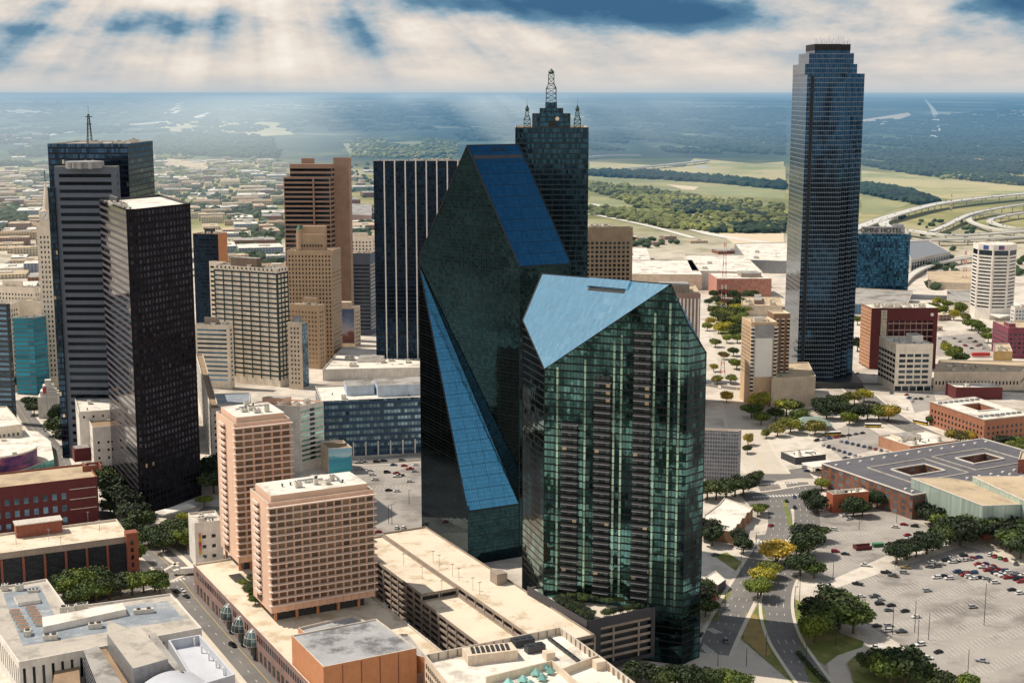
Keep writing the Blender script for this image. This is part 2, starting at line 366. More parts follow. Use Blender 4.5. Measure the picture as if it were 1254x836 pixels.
# warm bright bank added to the unseen rear sky to light the front faces
rear = ramp(n, sp.outputs[1], [(0, (1, 1, 1)), (.02, (0, 0, 0))]); rr0 = n.nodes.new('ShaderNodeMapRange'); n.links.new(sp.outputs[1], rr0.inputs[0]); rr0.inputs[1].default_value = .15; rr0.inputs[2].default_value = -.5
rh = n.nodes.new('ShaderNodeMapRange'); n.links.new(sp.outputs[2], rh.inputs[0]); rh.inputs[1].default_value = .75; rh.inputs[2].default_value = .35
rmask = mth(n, 'MULTIPLY', rr0.outputs[0], rh.outputs[0])
n.links.new(mixc(n, mth(n, 'MULTIPLY', rmask, .85), mixc(n, hi, sc_.outputs[0], upper), (15.5, 14.3, 12.9)), bg.inputs['Color'])
sun = bpy.data.lights.new('sun', 'SUN'); sun.energy = 5.0; sun.angle = R(.5); sun.color = (1, .885, .745)
so = bpy.data.objects.new('sun', sun); col.objects.link(so)
ce = math.cos(R(SUN_EL)); sd = Vector((math.sin(R(SUN_AZ))*ce, math.cos(R(SUN_AZ))*ce, math.sin(R(SUN_EL))))
so.rotation_euler = sd.to_track_quat('Z', 'Y').to_euler(); so.location = (-600, 600, 900)
cam = bpy.data.cameras.new('camera'); co = bpy.data.objects.new('camera', cam); col.objects.link(co); sc.camera = co
co.location = (0, 0, HC); co.rotation_euler = (R(90)-PT, 0, 0); cam.sensor_width = 36; cam.lens = 36*FP/1254; cam.clip_start = 1; cam.clip_end = 90000
sc.view_settings.view_transform = 'Standard'; sc.view_settings.look = 'None'; sc.view_settings.exposure = 0
sc.cycles.use_denoising = True; sc.cycles.max_bounces = 6; sc.cycles.volume_bounces = 0; sc.cycles.volume_step_rate = .035; sc.cycles.volume_max_steps = 256
# ------------------------------------------------------------------ haze: one low layer of air whose emission stands in for scattered light
hz = MB(); hz.prism([(-45000, -3000), (45000, -3000), (45000, 60000), (-45000, 60000)], -40, 420, bottom=True)
m = bpy.data.materials.new('haze'); m.use_nodes = True; q = m.node_tree; q.nodes.clear(); o_ = q.nodes.new('ShaderNodeOutputMaterial')
ab = q.nodes.new('ShaderNodeVolumeAbsorption'); em = q.nodes.new('ShaderNodeEmission'); ad = q.nodes.new('ShaderNodeAddShader')
pz = pos(q); sz = q.nodes.new('ShaderNodeSeparateXYZ'); q.links.new(pz, sz.inputs[0])
def sstep(a, b, v): x = q.nodes.new('ShaderNodeMapRange'); x.interpolation_type = 'SMOOTHSTEP'; q.links.new(v, x.inputs[0]); x.inputs[1].default_value = a; x.inputs[2].default_value = b; return x.outputs[0]
den = mth(q, 'MULTIPLY', mth(q, 'SUBTRACT', sstep(1150, 3400, sz.outputs[1]), mth(q, 'MULTIPLY', sstep(6000, 12000, sz.outputs[1]), .62)), mth(q, 'SUBTRACT', 1, sstep(170, 240, sz.outputs[2])))
# sunbeams painted as brighter leaning columns in the emission colour
bx_ = mth(q, 'ADD', sz.outputs[0], mth(q, 'MULTIPLY', sz.outputs[2], 1.2)); cb = q.nodes.new('ShaderNodeCombineXYZ')
q.links.new(mth(q, 'MULTIPLY', bx_, .0011), cb.inputs[0]); q.links.new(mth(q, 'MULTIPLY', sz.outputs[1], .00012), cb.inputs[1])
sh = noise(q, cb.outputs[0], 1.0, 3, .6); shl = mth(q, 'MULTIPLY', sstep(.42, .56, sh), mth(q, 'ADD', .12, mth(q, 'MULTIPLY', sstep(2600, -600, sz.outputs[0]), .88)))
ab.inputs['Color'].default_value = (0, 0, 0, 1); q.links.new(mth(q, 'MULTIPLY', den, 1/6800), ab.inputs['Density'])
q.links.new(mixc(q, sstep(9000, 32000, sz.outputs[1]), mixc(q, shl, (.07, .24, .42), (.74, .86, .90)), (.30, .46, .58)), em.inputs['Color']); q.links.new(mth(q, 'MULTIPLY', den, 1/6800), em.inputs['Strength'])
q.links.new(ab.outputs[0], ad.inputs[0]); q.links.new(em.outputs[0], ad.inputs[1]); q.links.new(ad.outputs[0], o_.inputs['Volume'])
tag(hz.build('haze', m), kind='stuff')
# ------------------------------------------------------------------ ground
m, n, b = nt('land'); p = pos(n); s = n.nodes.new('ShaderNodeSeparateXYZ'); n.links.new(p, s.inputs[0])
urban = ramp(n, noise(n, p, .012, 6, .7), [(.34, (.27, .235, .20)), (.46, (.46, .42, .365)), (.54, (.62, .57, .50)), (.62, (.45, .42, .37)), (.72, (.16, .17, .08))])
grass = ramp(n, noise(n, p, .0015, 6, .65), [(.36, (.10, .115, .035)), (.5, (.24, .235, .075)), (.62, (.42, .36, .17)), (.72, (.5, .44, .3))])
forest = ramp(n, noise(n, mapping(n, p, (1, .6, 1)), .0011, 8, .72), [(.42, (.010, .026, .016)), (.52, (.022, .05, .02)), (.58, (.10, .13, .05)), (.66, (.34, .32, .24))])
far_ = ramp(n, noise(n, mapping(n, p, (1, .28, 1)), .00035, 9, .74), [(.40, (.006, .016, .012)), (.50, (.02, .045, .025)), (.56, (.12, .14, .08)), (.60, (.5, .48, .4)), (.66, (.03, .06, .03))])
ff_ = n.nodes.new('ShaderNodeMapRange'); n.links.new(s.outputs[1], ff_.inputs[0]); ff_.inputs[1].default_value = 8000; ff_.inputs[2].default_value = 14000; forest = mixc(n, ff_.outputs[0], forest, far_)
vo = n.nodes.new('ShaderNodeTexVoronoi'); vo.distance = 'CHEBYCHEV'; vo.inputs['Scale'].default_value = .022; n.links.new(p, vo.inputs['Vector']); vc = n.nodes.new('ShaderNodeSeparateColor'); n.links.new(vo.outputs['Color'], vc.inputs[0])
blk = ramp(n, vc.outputs[0], [(.25, (.03, .05, .02)), (.4, (.12, .11, .1)), (.6, (.28, .24, .2)), (.8, (.6, .52, .42))])  # unseen near ground: block pattern added for the glass to reflect
nm_ = n.nodes.new('ShaderNodeMapRange'); n.links.new(s.outputs[1], nm_.inputs[0]); nm_.inputs[1].default_value = 560; nm_.inputs[2].default_value = 520
urban = mixc(n, nm_.outputs[0], urban, blk)
t1 = mth(n, 'ADD', s.outputs[1], mth(n, 'MULTIPLY', noise(n, p, .002, 4), 1500))
f1 = ramp(n, mth(n, 'DIVIDE', t1, 10000.0), [(.27, (0, 0, 0)), (.36, (1, 1, 1))]); f2 = ramp(n, mth(n, 'DIVIDE', t1, 10000.0), [(.52, (0, 0, 0)), (.62, (1, 1, 1))])
n.links.new(mixc(n, f2, mixc(n, f1, urban, grass), forest), b.inputs['Base Color']); b.inputs['Roughness'].default_value = .95
g = MB(); g.prism([(-44000, -2900), (44000, -2900), (44000, 59000), (-44000, 59000)], -30, 0); tag(g.build('ground', m), kind='structure')
def sheet(name, pts, mat, z=.05, kind='structure', world=False):
    mb = MB(); q = [(*(p[:2] if world else G(*p)), z) for p in pts]
    if sum(q[i-1][0]*q[i][1]-q[i][0]*q[i-1][1] for i in range(len(q))) < 0: q = q[::-1]
    mb.face(q); return tag(mb.build(name, mat), kind=kind)
def smooth_line(pts, k=5):
    out = []
    for i in range(len(pts)-1):
        p0, p1, p2, p3 = pts[max(i-1, 0)], pts[i], pts[i+1], pts[min(i+2, len(pts)-1)]
        for j in range(k):
            t = j/k
            out.append(tuple(.5*((2*p1[d])+(-p0[d]+p2[d])*t+(2*p0[d]-5*p1[d]+4*p2[d]-p3[d])*t*t+(-p0[d]+3*p1[d]-3*p2[d]+p3[d])*t**3) for d in range(len(p1))))
    out.append(tuple(pts[-1])); return out
def strip(mb, line, w, z=None, off=0, m=0):
    for i in range(len(line)-1):
        q = []
        for j in (i, i+1):
            a, b = line[max(j-1, 0)], line[min(j+1, len(line)-1)]; L = math.dist(a[:2], b[:2]) or 1; nx, ny = -(b[1]-a[1])/L, (b[0]-a[0])/L
            zz = z if z is not None else line[j][2]
            q.append(((line[j][0]+nx*(off-w/2), line[j][1]+ny*(off-w/2), zz), (line[j][0]+nx*(off+w/2), line[j][1]+ny*(off+w/2), zz)))
        mb.face([q[0][0], q[1][0], q[1][1], q[0][1]], m)
M['asphalt'] = plain('asphalt', (.15, .145, .14), .9, .2, .04, stain=((.2, .19, .18), .03)); M['concrete_road'] = plain('concrete_paving', (.52, .47, .40), .9, .15, .06)
M['lot'] = plain('worn_lot_surface', (.32, .30, .275), .95, .22, .06, stain=((.19, .175, .16), .022)); M['grass'] = plain('lawn', (.13, .16, .035), .95, .45, .12, stain=((.27, .23, .09), .05))
M['sidewalk'] = plain('pale_sidewalk', (.58, .53, .45), .9, .12, .1); M['road_white'] = plain('road_marking', (.66, .64, .6), .8, .2, .5); M['road_yellow'] = plain('yellow_marking', (.6, .4, .08), .8)
def road(name, line, w, mat='asphalt', z=.06, lanes=2, walk=2.5, px=True, yellow=True):
    ln = smooth_line([G(*p) for p in line] if px else line)
    if walk:
        mb = MB()
        for sgn in (-1, 1):
            strip(mb, ln, walk, .15, sgn*(w/2+walk/2))
            k = MB()
        tag(mb.build('sidewalk', M['sidewalk']), kind='structure')
    mb = MB(); strip(mb, ln, w, z); o = tag(mb.build(name, M[mat]), kind='structure')
    mb = MB(); lw = w/lanes
    for i in range(1, lanes):
        off = -w/2+i*lw; acc = 0
        for j in range(len(ln)-1):
            L = math.dist(ln[j], ln[j+1]); e = ((ln[j+1][0]-ln[j][0])/L, (ln[j+1][1]-ln[j][1])/L); s_ = 0
            while s_ < L:
                if yellow and i == lanes//2: seg = min(6, L-s_); mm = 1
                else: seg = 2.6; mm = 0
                if mm == 0 and int((acc+s_)/12) == int((acc+s_-3)/12) : s_ += 3; continue
                c = (ln[j][0]+e[0]*(s_+seg/2)-e[1]*off, ln[j][1]+e[1]*(s_+seg/2)+e[0]*off)
                a0, a1 = seg/2, .12
                mb.face([(c[0]+e[0]*x-e[1]*y, c[1]+e[1]*x+e[0]*y, z+.02) for x, y in ((-a0, -a1), (a0, -a1), (a0, a1), (-a0, a1))], mm); s_ += seg
            acc += L
    if mb.v: tag(mb.build('road_marking', [M['road_white'], M['road_yellow']]), kind='structure')
    return o
# ------------------------------------------------------------------ glass towers
M['ft'] = facade('dark_green_curtain_wall', (.004, .008, .011), (.019, .048, .062), 1.55, 1.95, (.07, 1), (.09, 1), gm=1, gr=.05, wr=.35, rnd=.25, big=(6, 4, .025, .05), jit=.009)
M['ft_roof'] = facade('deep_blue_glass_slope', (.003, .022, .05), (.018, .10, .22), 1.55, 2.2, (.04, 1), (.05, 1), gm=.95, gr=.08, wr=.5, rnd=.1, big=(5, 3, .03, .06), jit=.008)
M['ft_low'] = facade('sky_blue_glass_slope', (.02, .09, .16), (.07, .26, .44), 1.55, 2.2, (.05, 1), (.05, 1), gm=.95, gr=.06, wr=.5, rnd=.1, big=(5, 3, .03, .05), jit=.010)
M['am'] = facade('green_tinted_curtain_wall', (.003, .008, .010), (.11, .26, .28), 1.5, 3.3, (.10, 1), (.24, 1), gm=1, gr=.04, wr=.4, rnd=.25, jit=.016, patch=.04, colv=.5)
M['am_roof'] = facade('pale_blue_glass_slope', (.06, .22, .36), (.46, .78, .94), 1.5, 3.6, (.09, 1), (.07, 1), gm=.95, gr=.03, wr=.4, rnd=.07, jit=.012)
def vec(p, z): return (p[0], p[1], z)
def fountain():
    c = G(573, 692); th, S_ = 27, 62; e1 = (math.cos(R(th)), math.sin(R(th))); e2 = (-e1[1], e1[0])
    at = lambda u, v: (c[0]+e1[0]*u+e2[0]*v, c[1]+e1[1]*u+e2[1]*v)
    p1, p2, p3, q = at(0, S_), at(S_/2, 0), at(S_, 0), at(S_, S_); p4 = at(S_/2, S_)
    y2 = p2[1]; zl = topz(y2, 327); mid = lambda a, b: ((a[0]+b[0])/2, (a[1]+b[1])/2)
    a, a2 = mid(p1, p2), mid(p4, p3); zr = topz(a[1], 178); zw = 30
    root = thing('glass_tower', 'tallest dark green glass tower with steep deep blue sloping roof and blue lower slope', 'skyscraper', (*at(S_/2, S_/2), 0))
    mb = MB(); F_ = mb.face
    F_([vec(p1, 0), vec(p2, 0), vec(p2, zl), vec(a, zr), vec(p1, zl)]); F_([vec(p2, 0), vec(p3, 0), vec(p3, zl), vec(p2, zl)])
    F_([vec(p3, 0), vec(p4, 0), vec(p4, zl), vec(a2, zr), vec(p3, zl)]); F_([vec(p4, 0), vec(p1, 0), vec(p1, zl), vec(p4, zl)])
    F_([vec(p1, 0), vec(c, 0), vec(c, zw), vec(p1, zl-3)]); F_([vec(c, 0), vec(p2, 0), vec(p2, zw), vec(c, zw)])
    F_([vec(p3, 0), vec(q, 0), vec(q, zw), vec(p3, zl-3)]); F_([vec(q, 0), vec(p4, 0), vec(p4, zw), vec(q, zw)])
    mb.build('glass_wall', M['ft'], root)
    for nm, fc in (('roof_slope', [vec(p2, zl), vec(p3, zl), vec(a2, zr), vec(a, zr)]), ('roof_slope', [vec(p4, zl), vec(p1, zl), vec(a, zr), vec(a2, zr)]),
                   ('lower_slope', [vec(c, zw), vec(p2, zw), vec(p1, zl-3)]), ('lower_slope', [vec(q, zw), vec(p4, zw), vec(p3, zl-3)])):
        r = MB(); r.face(fc); r.build(nm, M['ft_low' if nm == 'lower_slope' else 'ft_roof'], root)
    mb = MB(); r_ = .35
    for u, v in ((vec(a, zr), vec(a2, zr)), (vec(a, zr), vec(p2, zl)), (vec(a2, zr), vec(p3, zl)), (vec(p2, zl), vec(p3, zl)), (vec(a, zr), vec(p1, zl)), (vec(p1, zl-3), vec(p2, zw)), (vec(p1, zl-3), vec(c, zw)), (vec(c, zw), vec(p2, zw)), (vec(p2, 0), vec(p2, zl))):
        mb.bar(u, v, r_)
    mb.build('edge_trim', M['black_paint'], root)
    A, B, C = Vector(vec(a, zr)), Vector(vec(a2, zr)), Vector(vec(p2, zl)); nrm = (B-A).cross(C-A).normalized(); nrm = nrm if nrm.z > 0 else -nrm
    for u in (.46, .60):
        o_ = [A+(B-A)*(u+i)+(C-A)*j+nrm*.12 for i, j in ((0, .025), (0, .05), (.075, .05), (.075, .025))]
        k = MB(); k.face(o_); k.build('vent', M['black_paint'], root)
    k = MB(); k.face([A+(B-A)*i+(C-A)*j+nrm*.08 for i, j in ((.02, .085), (.02, .115), (.96, .115), (.96, .085))]); k.build('louvre_strip', M['charcoal'], root)
fountain()
def residential():
    A1 = (14.3, 617); A3 = (75, 595); f = (67.4-14.3)/(75-14.3); A2 = (A1[0]+(A3[0]-A1[0])*f, A1[1]+(A3[1]-A1[1])*f)
    A0 = (xat(640, 392, 647), 647); A4 = (xat(865, 432, 604), 604)
    z1, z2, z0 = topz(617, 452), topz(A2[1], 348), topz(647, 392); z3, z4 = topz(595, 398), topz(604, 432)
    n_ = (Vector(vec(A2, z2))-Vector(vec(A1, z1))).cross(Vector(vec(A0, z0))-Vector(vec(A1, z1)))
    d = Vector(ray(664, 335)); o_ = Vector((0, 0, HC)); t = (Vector(vec(A1, z1))-o_).dot(n_)/d.dot(n_); b_ = o_+d*t
    B = (b_.x, b_.y); zb = b_.z; C = (66, 668); zc = 128
    root = thing('apartment_tower', 'green glass apartment tower with balcony columns and a pale blue sloping glass roof', 'skyscraper', (48, 630, 0))
    mb = MB(); F_ = mb.face
    F_([vec(A1, 0), vec(A3, 0), vec(A3, z3), vec(A2, z2), vec(A1, z1)]); F_([vec(A3, 0), vec(A4, 0), vec(A4, z4), vec(A3, z3)])
    F_([vec(A0, 0), vec(A1, 0), vec(A1, z1), vec(A0, z0)]); F_([vec(A4, 0), vec(C, 0), vec(C, zc), vec(A4, z4)])
    F_([vec(C, 0), vec(B, 0), vec(B, zb), vec(C, zc)]); F_([vec(B, 0), vec(A0, 0), vec(A0, z0), vec(B, zb)])
    for t3 in ((vec(A2, z2), vec(A3, z3), vec(A4, z4)), (vec(A2, z2), vec(A4, z4), vec(C, zc)), (vec(A2, z2), vec(C, zc), vec(B, zb))): F_(list(t3))
    mb.build('glass_wall', M['am'], root)
    r = MB(); r.face([vec(A0, z0), vec(A1, z1), vec(A2, z2), vec(B, zb)]); r.build('roof_slope', M['am_roof'], root)
    mb = MB()
    for u, v in ((vec(A0, z0), vec(A1, z1)), (vec(A1, z1), vec(A2, z2)), (vec(A2, z2), vec(B, zb)), (vec(B, zb), vec(A0, z0)), (vec(A2, z2), vec(A3, z3)), (vec(A3, z3), vec(A4, z4))): mb.bar(u, v, .3)
    for q in (A0, A1, A4): mb.bar(vec(q, 0), vec(q, {A0: z0, A1: z1, A4: z4}[q]), .2)
    mb.build('edge_trim', M['black_paint'], root)
    U, V, W = Vector(vec(B, zb)), Vector(vec(A2, z2)), Vector(vec(A1, z1)); up = n_.normalized(); up = up if up.z > 0 else -up
    dn = (Vector(vec(A1, z1))-Vector(vec(A2, z2))).normalized()*.0+up.cross((V-U).normalized()).normalized(); dn = dn if dn.z < 0 else -dn
    for nm, i0, i1, j0, j1, h, mm in (('recess_plate', .42, .70, 4.6, 6.4, .08, 'black_paint'), ('roof_hatch', .40, .715, .4, 4.5, .9, 'am_roof')):  # the recess is a flat black plate, painted dark as a notch's shade
        k = MB(); qd = [U+(V-U)*i+dn*j for i, j in ((i0, j0), (i0, j1), (i1, j1), (i1, j0))]
        k.face([p+up*h for p in qd][::-1] if (qd[1]-qd[0]).cross(qd[2]-qd[0]).dot(up) < 0 else [p+up*h for p in qd])
        for a, b in zip(qd, qd[1:]+qd[:1]): k.face([a, b, b+up*h, a+up*h])
        k.build(nm, M[mm], root)
    # front face: three recessed columns of balconies between pale fins
    L = math.dist(A1, A3); e = ((A3[0]-A1[0])/L, (A3[1]-A1[1])/L); nx, ny = e[1], -e[0]; rz = math.degrees(math.atan2(e[1], e[0]))
    def top_at(s): return z1+(z2-z1)*s/(L*f) if s < L*f else z2+(z3-z2)*(s-L*f)/(L-L*f)
    at = lambda s, o=0: (A1[0]+e[0]*s+nx*o, A1[1]+e[1]*s+ny*o)
    kx = lambda px: (px-666)/(843-666)*L*1.0
    slab = MB(); slab.box((0, 0, 0), (7.4, 1.9, .42), 0); slab.box((0, -.8, .3), (7.2, .06, 1.0), 0, 1); sm = slab.mesh('balcony', [M['mauve_slab'], M['rail']])
    for px0, px1, ztop in ((689, 710, 106), (730, 751, 128), (778, 800, 149)):
        s0, s1 = kx(px0), kx(px1); zt = min(ztop, top_at(s0)-6)
        mb = MB(); mb.box((*at((s0+s1)/2, .05), 27), (s1-s0, .3, zt-27), rz); mb.build('recess_panel', M['recess'], root)
        for z in np.arange(29, zt, 3.3): link('balcony', sm, root, loc=(*at((s0+s1)/2, .95), float(z)), rz=R(rz))
    for px0 in (683, 718, 754, 763, 803, 821, 833):
        s = kx(px0); zt = top_at(s)-(8 if px0 > 700 else 3); mb = MB(); mb.box((*at(s, .1), 27), (.9, .5, zt-27), rz); mb.build('fin', M['fin'], root)
M['mauve_slab'] = plain('balcony_slab', (.24, .24, .26), .8, .15); M['rail'] = plain('balcony_rail', (.045, .055, .06), .3, .3, .3, .5); M['recess'] = facade('recess_panel', (.01, .013, .015), (.06, .08, .09), 2.4, 3.3, (.1, .9), (.25, .9), gm=.7, gr=.15, lit=.02)
M['fin'] = facade('pale_green_fin', (.02, .05, .05), (.36, .55, .47), 2, 3.3, (-1, 2), (.14, 1), gm=.8, gr=.15, rnd=.5, jit=.03)
residential()
def garage(root, poly, zt, fl, n, wall='grey', dark='dark', par=1.0, colw=.7, bay=8, z0=0, roofm='deck', rail=True):
    """open parking structure: slabs with upstands, columns, a dark core, the top deck"""
    core = MB(); core.prism(offset(poly, 1.6), z0, zt-.4); core.build('interior', M[dark], root)  # solid core whose dark colour stands for the shade between decks
    inn = offset(poly, .3)
    for k in range(n+1):
        z = zt-k*fl
        if z < z0+.5: break
        mb = MB(); N = len(poly)
        h0, h1 = z-.45, z+par*(1 if k == 0 else .75)
        for i in range(N):
            j = (i+1) % N; a, b, c, d = poly[i], poly[j], inn[j], inn[i]
            mb.face([(*a, h0), (*b, h0), (*b, h1), (*a, h1)]); mb.face([(*a, h1), (*b, h1), (*c, h1), (*d, h1)]); mb.face([(*d, h1), (*c, h1), (*c, h0), (*d, h0)])
        if k: mb.face([(*p, z) for p in offset(poly, .2)])
        mb.face([(*p, h0) for p in offset(poly, .2)][::-1]); mb.build('deck_edge', M[wall], root)
    r = MB(); r.face([(*p, zt) for p in inn]); r.build('top_deck', M[roofm], root)
    for a, b, _ in faces_to_cam(poly):
        L = math.dist(a, b); m_ = max(2, int(L/bay)); ang = math.degrees(math.atan2(b[1]-a[1], b[0]-a[0]))
        for i in range(m_+1):
            t = i/m_; mb = MB(); nx, ny = (b[1]-a[1])/L, -(b[0]-a[0])/L
            mb.box((a[0]+(b[0]-a[0])*t-nx*.1, a[1]+(b[1]-a[1])*t-ny*.1, z0), (colw, .7, zt-z0+.2), ang); mb.build('column', M[wall], root)
def podium():
    F = (xat(720, 760, 583), 583); z = 25; r = step(F, 29, run(F, 29, z, 813)); l = step(F, 120, 50)
    poly = [F, r, step(r, 120, 30), step((r[0]+l[0]-F[0], r[1]+l[1]-F[1]), 120, 0), l]
    poly = [F, r, (r[0]+l[0]-F[0], r[1]+l[1]-F[1]), l]
    root = thing('parking_garage', 'charcoal parking podium with open decks and a planted roof garden below the green glass tower', 'parking garage', (*cen(poly), 0))
    # keep it in front of the tower's own front face
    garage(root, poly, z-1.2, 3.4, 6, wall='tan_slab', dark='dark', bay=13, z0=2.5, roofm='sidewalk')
    mb = MB(); inn = offset(poly, -.25)
    for i, (a, b, c, d) in enumerate(((inn[0], inn[1], poly[1], poly[0]), (inn[3], inn[0], poly[0], poly[3]), (inn[1], inn[2], poly[2], poly[1]))):
        L = math.dist(a, b); e = ((b[0]-a[0])/L, (b[1]-a[1])/L); nx, ny = e[1], -e[0]; ang = math.degrees(math.atan2(e[1], e[0]))
        box = lambda s0, s1, z0, z1: mb.box((a[0]+e[0]*(s0+s1)/2+nx*.2, a[1]+e[1]*(s0+s1)/2+ny*.2, z0), (s1-s0, .5, z1-z0), ang)
        f0, f1 = ((.16, .82), (.52, .93), (.3, .7))[i]
        box(0, L, z-3.6, z+.6); box(0, L, 2.6, 4.4); box(0, L*f0, 4.4, z-3.6); box(L*f1, L, 4.4, z-3.6)
    mb.build('wall_panel', M['charcoal'], root)
    return poly, z
M['tan_slab'] = plain('weathered_slab', (.3, .25, .21), .85)
POD, POD_Z = podium()
# ------------------------------------------------------------------ generic buildings
def bld(name, label, cat, poly, z, wall, roof='roof_grey', win=None, band=None, kit=0, pent=None, par=1.1, z0=0, seed=1, group=None, ks=(2, 5), coping=None):
    poly = ccw(poly); root = thing(name, label, cat, (*cen(poly), z0), group); ed = faces_to_cam(poly, .02)
    shell(root, poly, z0, z, M[wall] if isinstance(wall, str) else wall, M[roof], par, coping=M[coping] if coping else None)
    if win:
        d = dict(bay=3.5, fl=3.6, w=1.8, h=1.9, mat='glass_dark', z0=z0+4, top=2.0); d.update(win)
        windows(root, [ed[i] for i in d['only'] if i < len(ed)] if 'only' in d else ed, d['z0'], z-d['top'], d['bay'], d['fl'], d['w'], d['h'], M[d['mat']], cap=d.get('cap', 100), skip=d.get('skip'))
    if band:
        d = dict(fl=3.8, h=1.7, mat='glass_dark', z0=z0+5, top=2.5, mar=.6); d.update(band)
        bands(root, [ed[i] for i in d['only'] if i < len(ed)] if 'only' in d else ed, np.arange(z-d['top']-d['h'], d['z0'], -d['fl']).tolist(), d['h'], M[d['mat']], mar=d['mar'])
    if kit or pent: roofkit(root, poly, z-par, kit, ks, seed, pent=pent)
    return root, poly, ed
FW = {}
def fc(*a, **k): return facade(*a, **k)
# behind-left dark tower with mast
poly, z = rect((156, 176), None, 58, 187, 88, 178, D=1000)
fa = fc('black_blue_curtain_wall', (.008, .012, .02), (.035, .07, .12), 1.6, 3.9, (.1, 1), (.28, 1), gm=1, gr=.08, wr=.4, rnd=.5, big=(5, 7, .03, .06), lit=.015)
t, p_, e_ = bld('office_tower', 'tall black glass slab tower topped by a radio mast', 'skyscraper', poly, z, fa, 'roof_grey', kit=4, ks=(4, 8))
mb = MB(); cx, cy = xat(110, 176, 1010), 1010; zt = topz(1010, 140)
for dx, dy in ((-1.6, -1.6), (1.6, -1.6), (1.6, 1.6), (-1.6, 1.6)): mb.bar((cx+dx, cy+dy, z-1), (cx+dx*.25, cy+dy*.25, zt), .28)
for i in range(9):
    s0, s1 = 1-.75*i/9, 1-.75*(i+1)/9; za, zb_ = z-1+(zt-z+1)*i/9, z-1+(zt-z+1)*(i+1)/9
    for q, r_ in (((-1.6, -1.6), (1.6, -1.6)), ((1.6, -1.6), (1.6, 1.6)), ((-1.6, 1.6), (-1.6, -1.6))): mb.bar((cx+q[0]*s0, cy+q[1]*s0, za), (cx+r_[0]*s1, cy+r_[1]*s1, zb_), .14)
mb.cyl((cx, cy, zt-2), 2.6, .5, 10); mb.cyl((cx, cy, zt-7), 2.0, .5, 10); mb.bar((cx, cy, zt), (cx, cy, zt+6), .12); mb.build('radio_mast', M['dark'], t)
# banded blue-grey tower
poly, z = rect((141, 204), 560, 66, 146, 88, 179); wl = plain('blue_grey_precast', (.085, .11, .15), .6, .12)
t, p_, e_ = bld('office_tower', 'blue grey tower with dark ribbon windows and round roof drums in front of the black slab', 'skyscraper', poly, z, wl, 'roof_grey', band=dict(fl=5.2, h=2.3, mar=3.0, top=5, mat='glass_black'))
for fx in (.3, .5, .7):
    mb = MB(); c = (p_[0][0]*0, 0)
pc = cen(p_)
mb = MB()
oct_ = [(pc[0]+13*math.cos(k*math.pi/4+.39), pc[1]-4+9*math.sin(k*math.pi/4+.39)) for k in range(8)]; mb.prism(oct_, z-1, z+3.5); mb.build('penthouse', M['grey'], t)
for k in (-7, 0, 7):
    mb = MB(); mb.cyl((pc[0]+k, pc[1]-15, z-1), 1.6, 4.2, 14); mb.build('roof_drum', M['steel'], t)
mb = MB(); mb.box((p_[3][0]-2.2, p_[3][1]+8, 0), (4.4, 20, z-14), 0); mb.build('glass_wing', fa, t)
# purple granite tower
L_, F_, R_ = G(139, 590), G(172, 631), G(247, 606)
zz = topz(F_[1], 256); F2 = (F_[0]+5.5, F_[1]+.5); bk = (L_[0]+R_[0]-F_[0], L_[1]+R_[1]-F_[1])
fa = fc('purple_granite_grid', (.011, .010, .015), (.028, .03, .042), 3.1, 4.05, (.42, .95), (.3, .86), gm=.9, gr=.07, wr=.6, rnd=.6, spec=.1, lit=.004, jit=.03, wvar=.35)
fb = fc('purple_granite_ribbons', (.042, .03, .05), (.02, .03, .045), 60, 4.05, (0, 1), (.42, 1), gm=.9, gr=.05, wr=.3, rnd=.3, wvar=.2)
poly = [F_, F2, R_, bk, L_]
root = thing('office_tower', 'dark purple granite tower with slanting light roof and a chequered right face', 'skyscraper', (*cen(poly), 0))
shell(root, ccw(poly), 0, zz, fa, M['roof_white'], 1.5, coping=M['charcoal'])
mb = MB(); L2 = math.dist(L_, F_); e = ((F_[0]-L_[0])/L2, (F_[1]-L_[1])/L2); nx, ny = e[1], -e[0]
mb.face([(L_[0]+nx*.15, L_[1]+ny*.15, 0), (F_[0]+nx*.15, F_[1]+ny*.15, 0), (F_[0]+nx*.15, F_[1]+ny*.15, zz-1), (L_[0]+nx*.15, L_[1]+ny*.15, zz-1)]); mb.build('ribbon_wall', fb, root)
roofkit(root, ccw(poly), zz-1.5, 7, (3, 9), 5, pent=(.5, .55, .85, .85, 5, M['charcoal']))
cz = P(222, 622, 5); mb = MB(); mb.box((cz[0]-3, cz[1]-4, 5), (24, 9, .8), 50); mb.build('entrance_canopy', M['roof_white'], root)
# cream clock tower
D_ = 1190; wl = M['cream']; z1, z2, z3, z4 = topz(D_, 277), topz(D_, 257), topz(D_, 232), topz(D_, 209)
x0, x1 = xat(45.5, 300, D_), xat(64, 300, D_)
root = thing('clock_tower', 'slender cream office tower with a clock face and a needle spire', 'tower', ((x0+x1)/2, D_+10, 0))
poly = [(x0, D_), (x1+9, D_), (x1+9, D_+22), (x0, D_+22)]; shell(root, poly, 0, z1, wl, M['roof_tan']); windows(root, faces_to_cam(poly, .02), 10, z1-6, 3.0, 4.2, 1.1, 2.0, M['glass_dark'])
xm = (xat(46, 260, D_)+xat(61, 260, D_))/2; w_ = (xat(61, 260, D_)-xat(46, 260, D_)); mb = MB(); mb.box((xm, D_+8, z1-1), (w_, w_, z2-z1), 0); mb.build('clock_stage', M['cream'], root)
mb = MB(); mb.cyl((xm, D_+8, z2-1), 3.6, z3-z2, 8, 0, 1.3); mb.cyl((xm, D_+8, z3-2), 1.3, 7, 8, 0, .5); mb.build('spire', M['cream'], root)
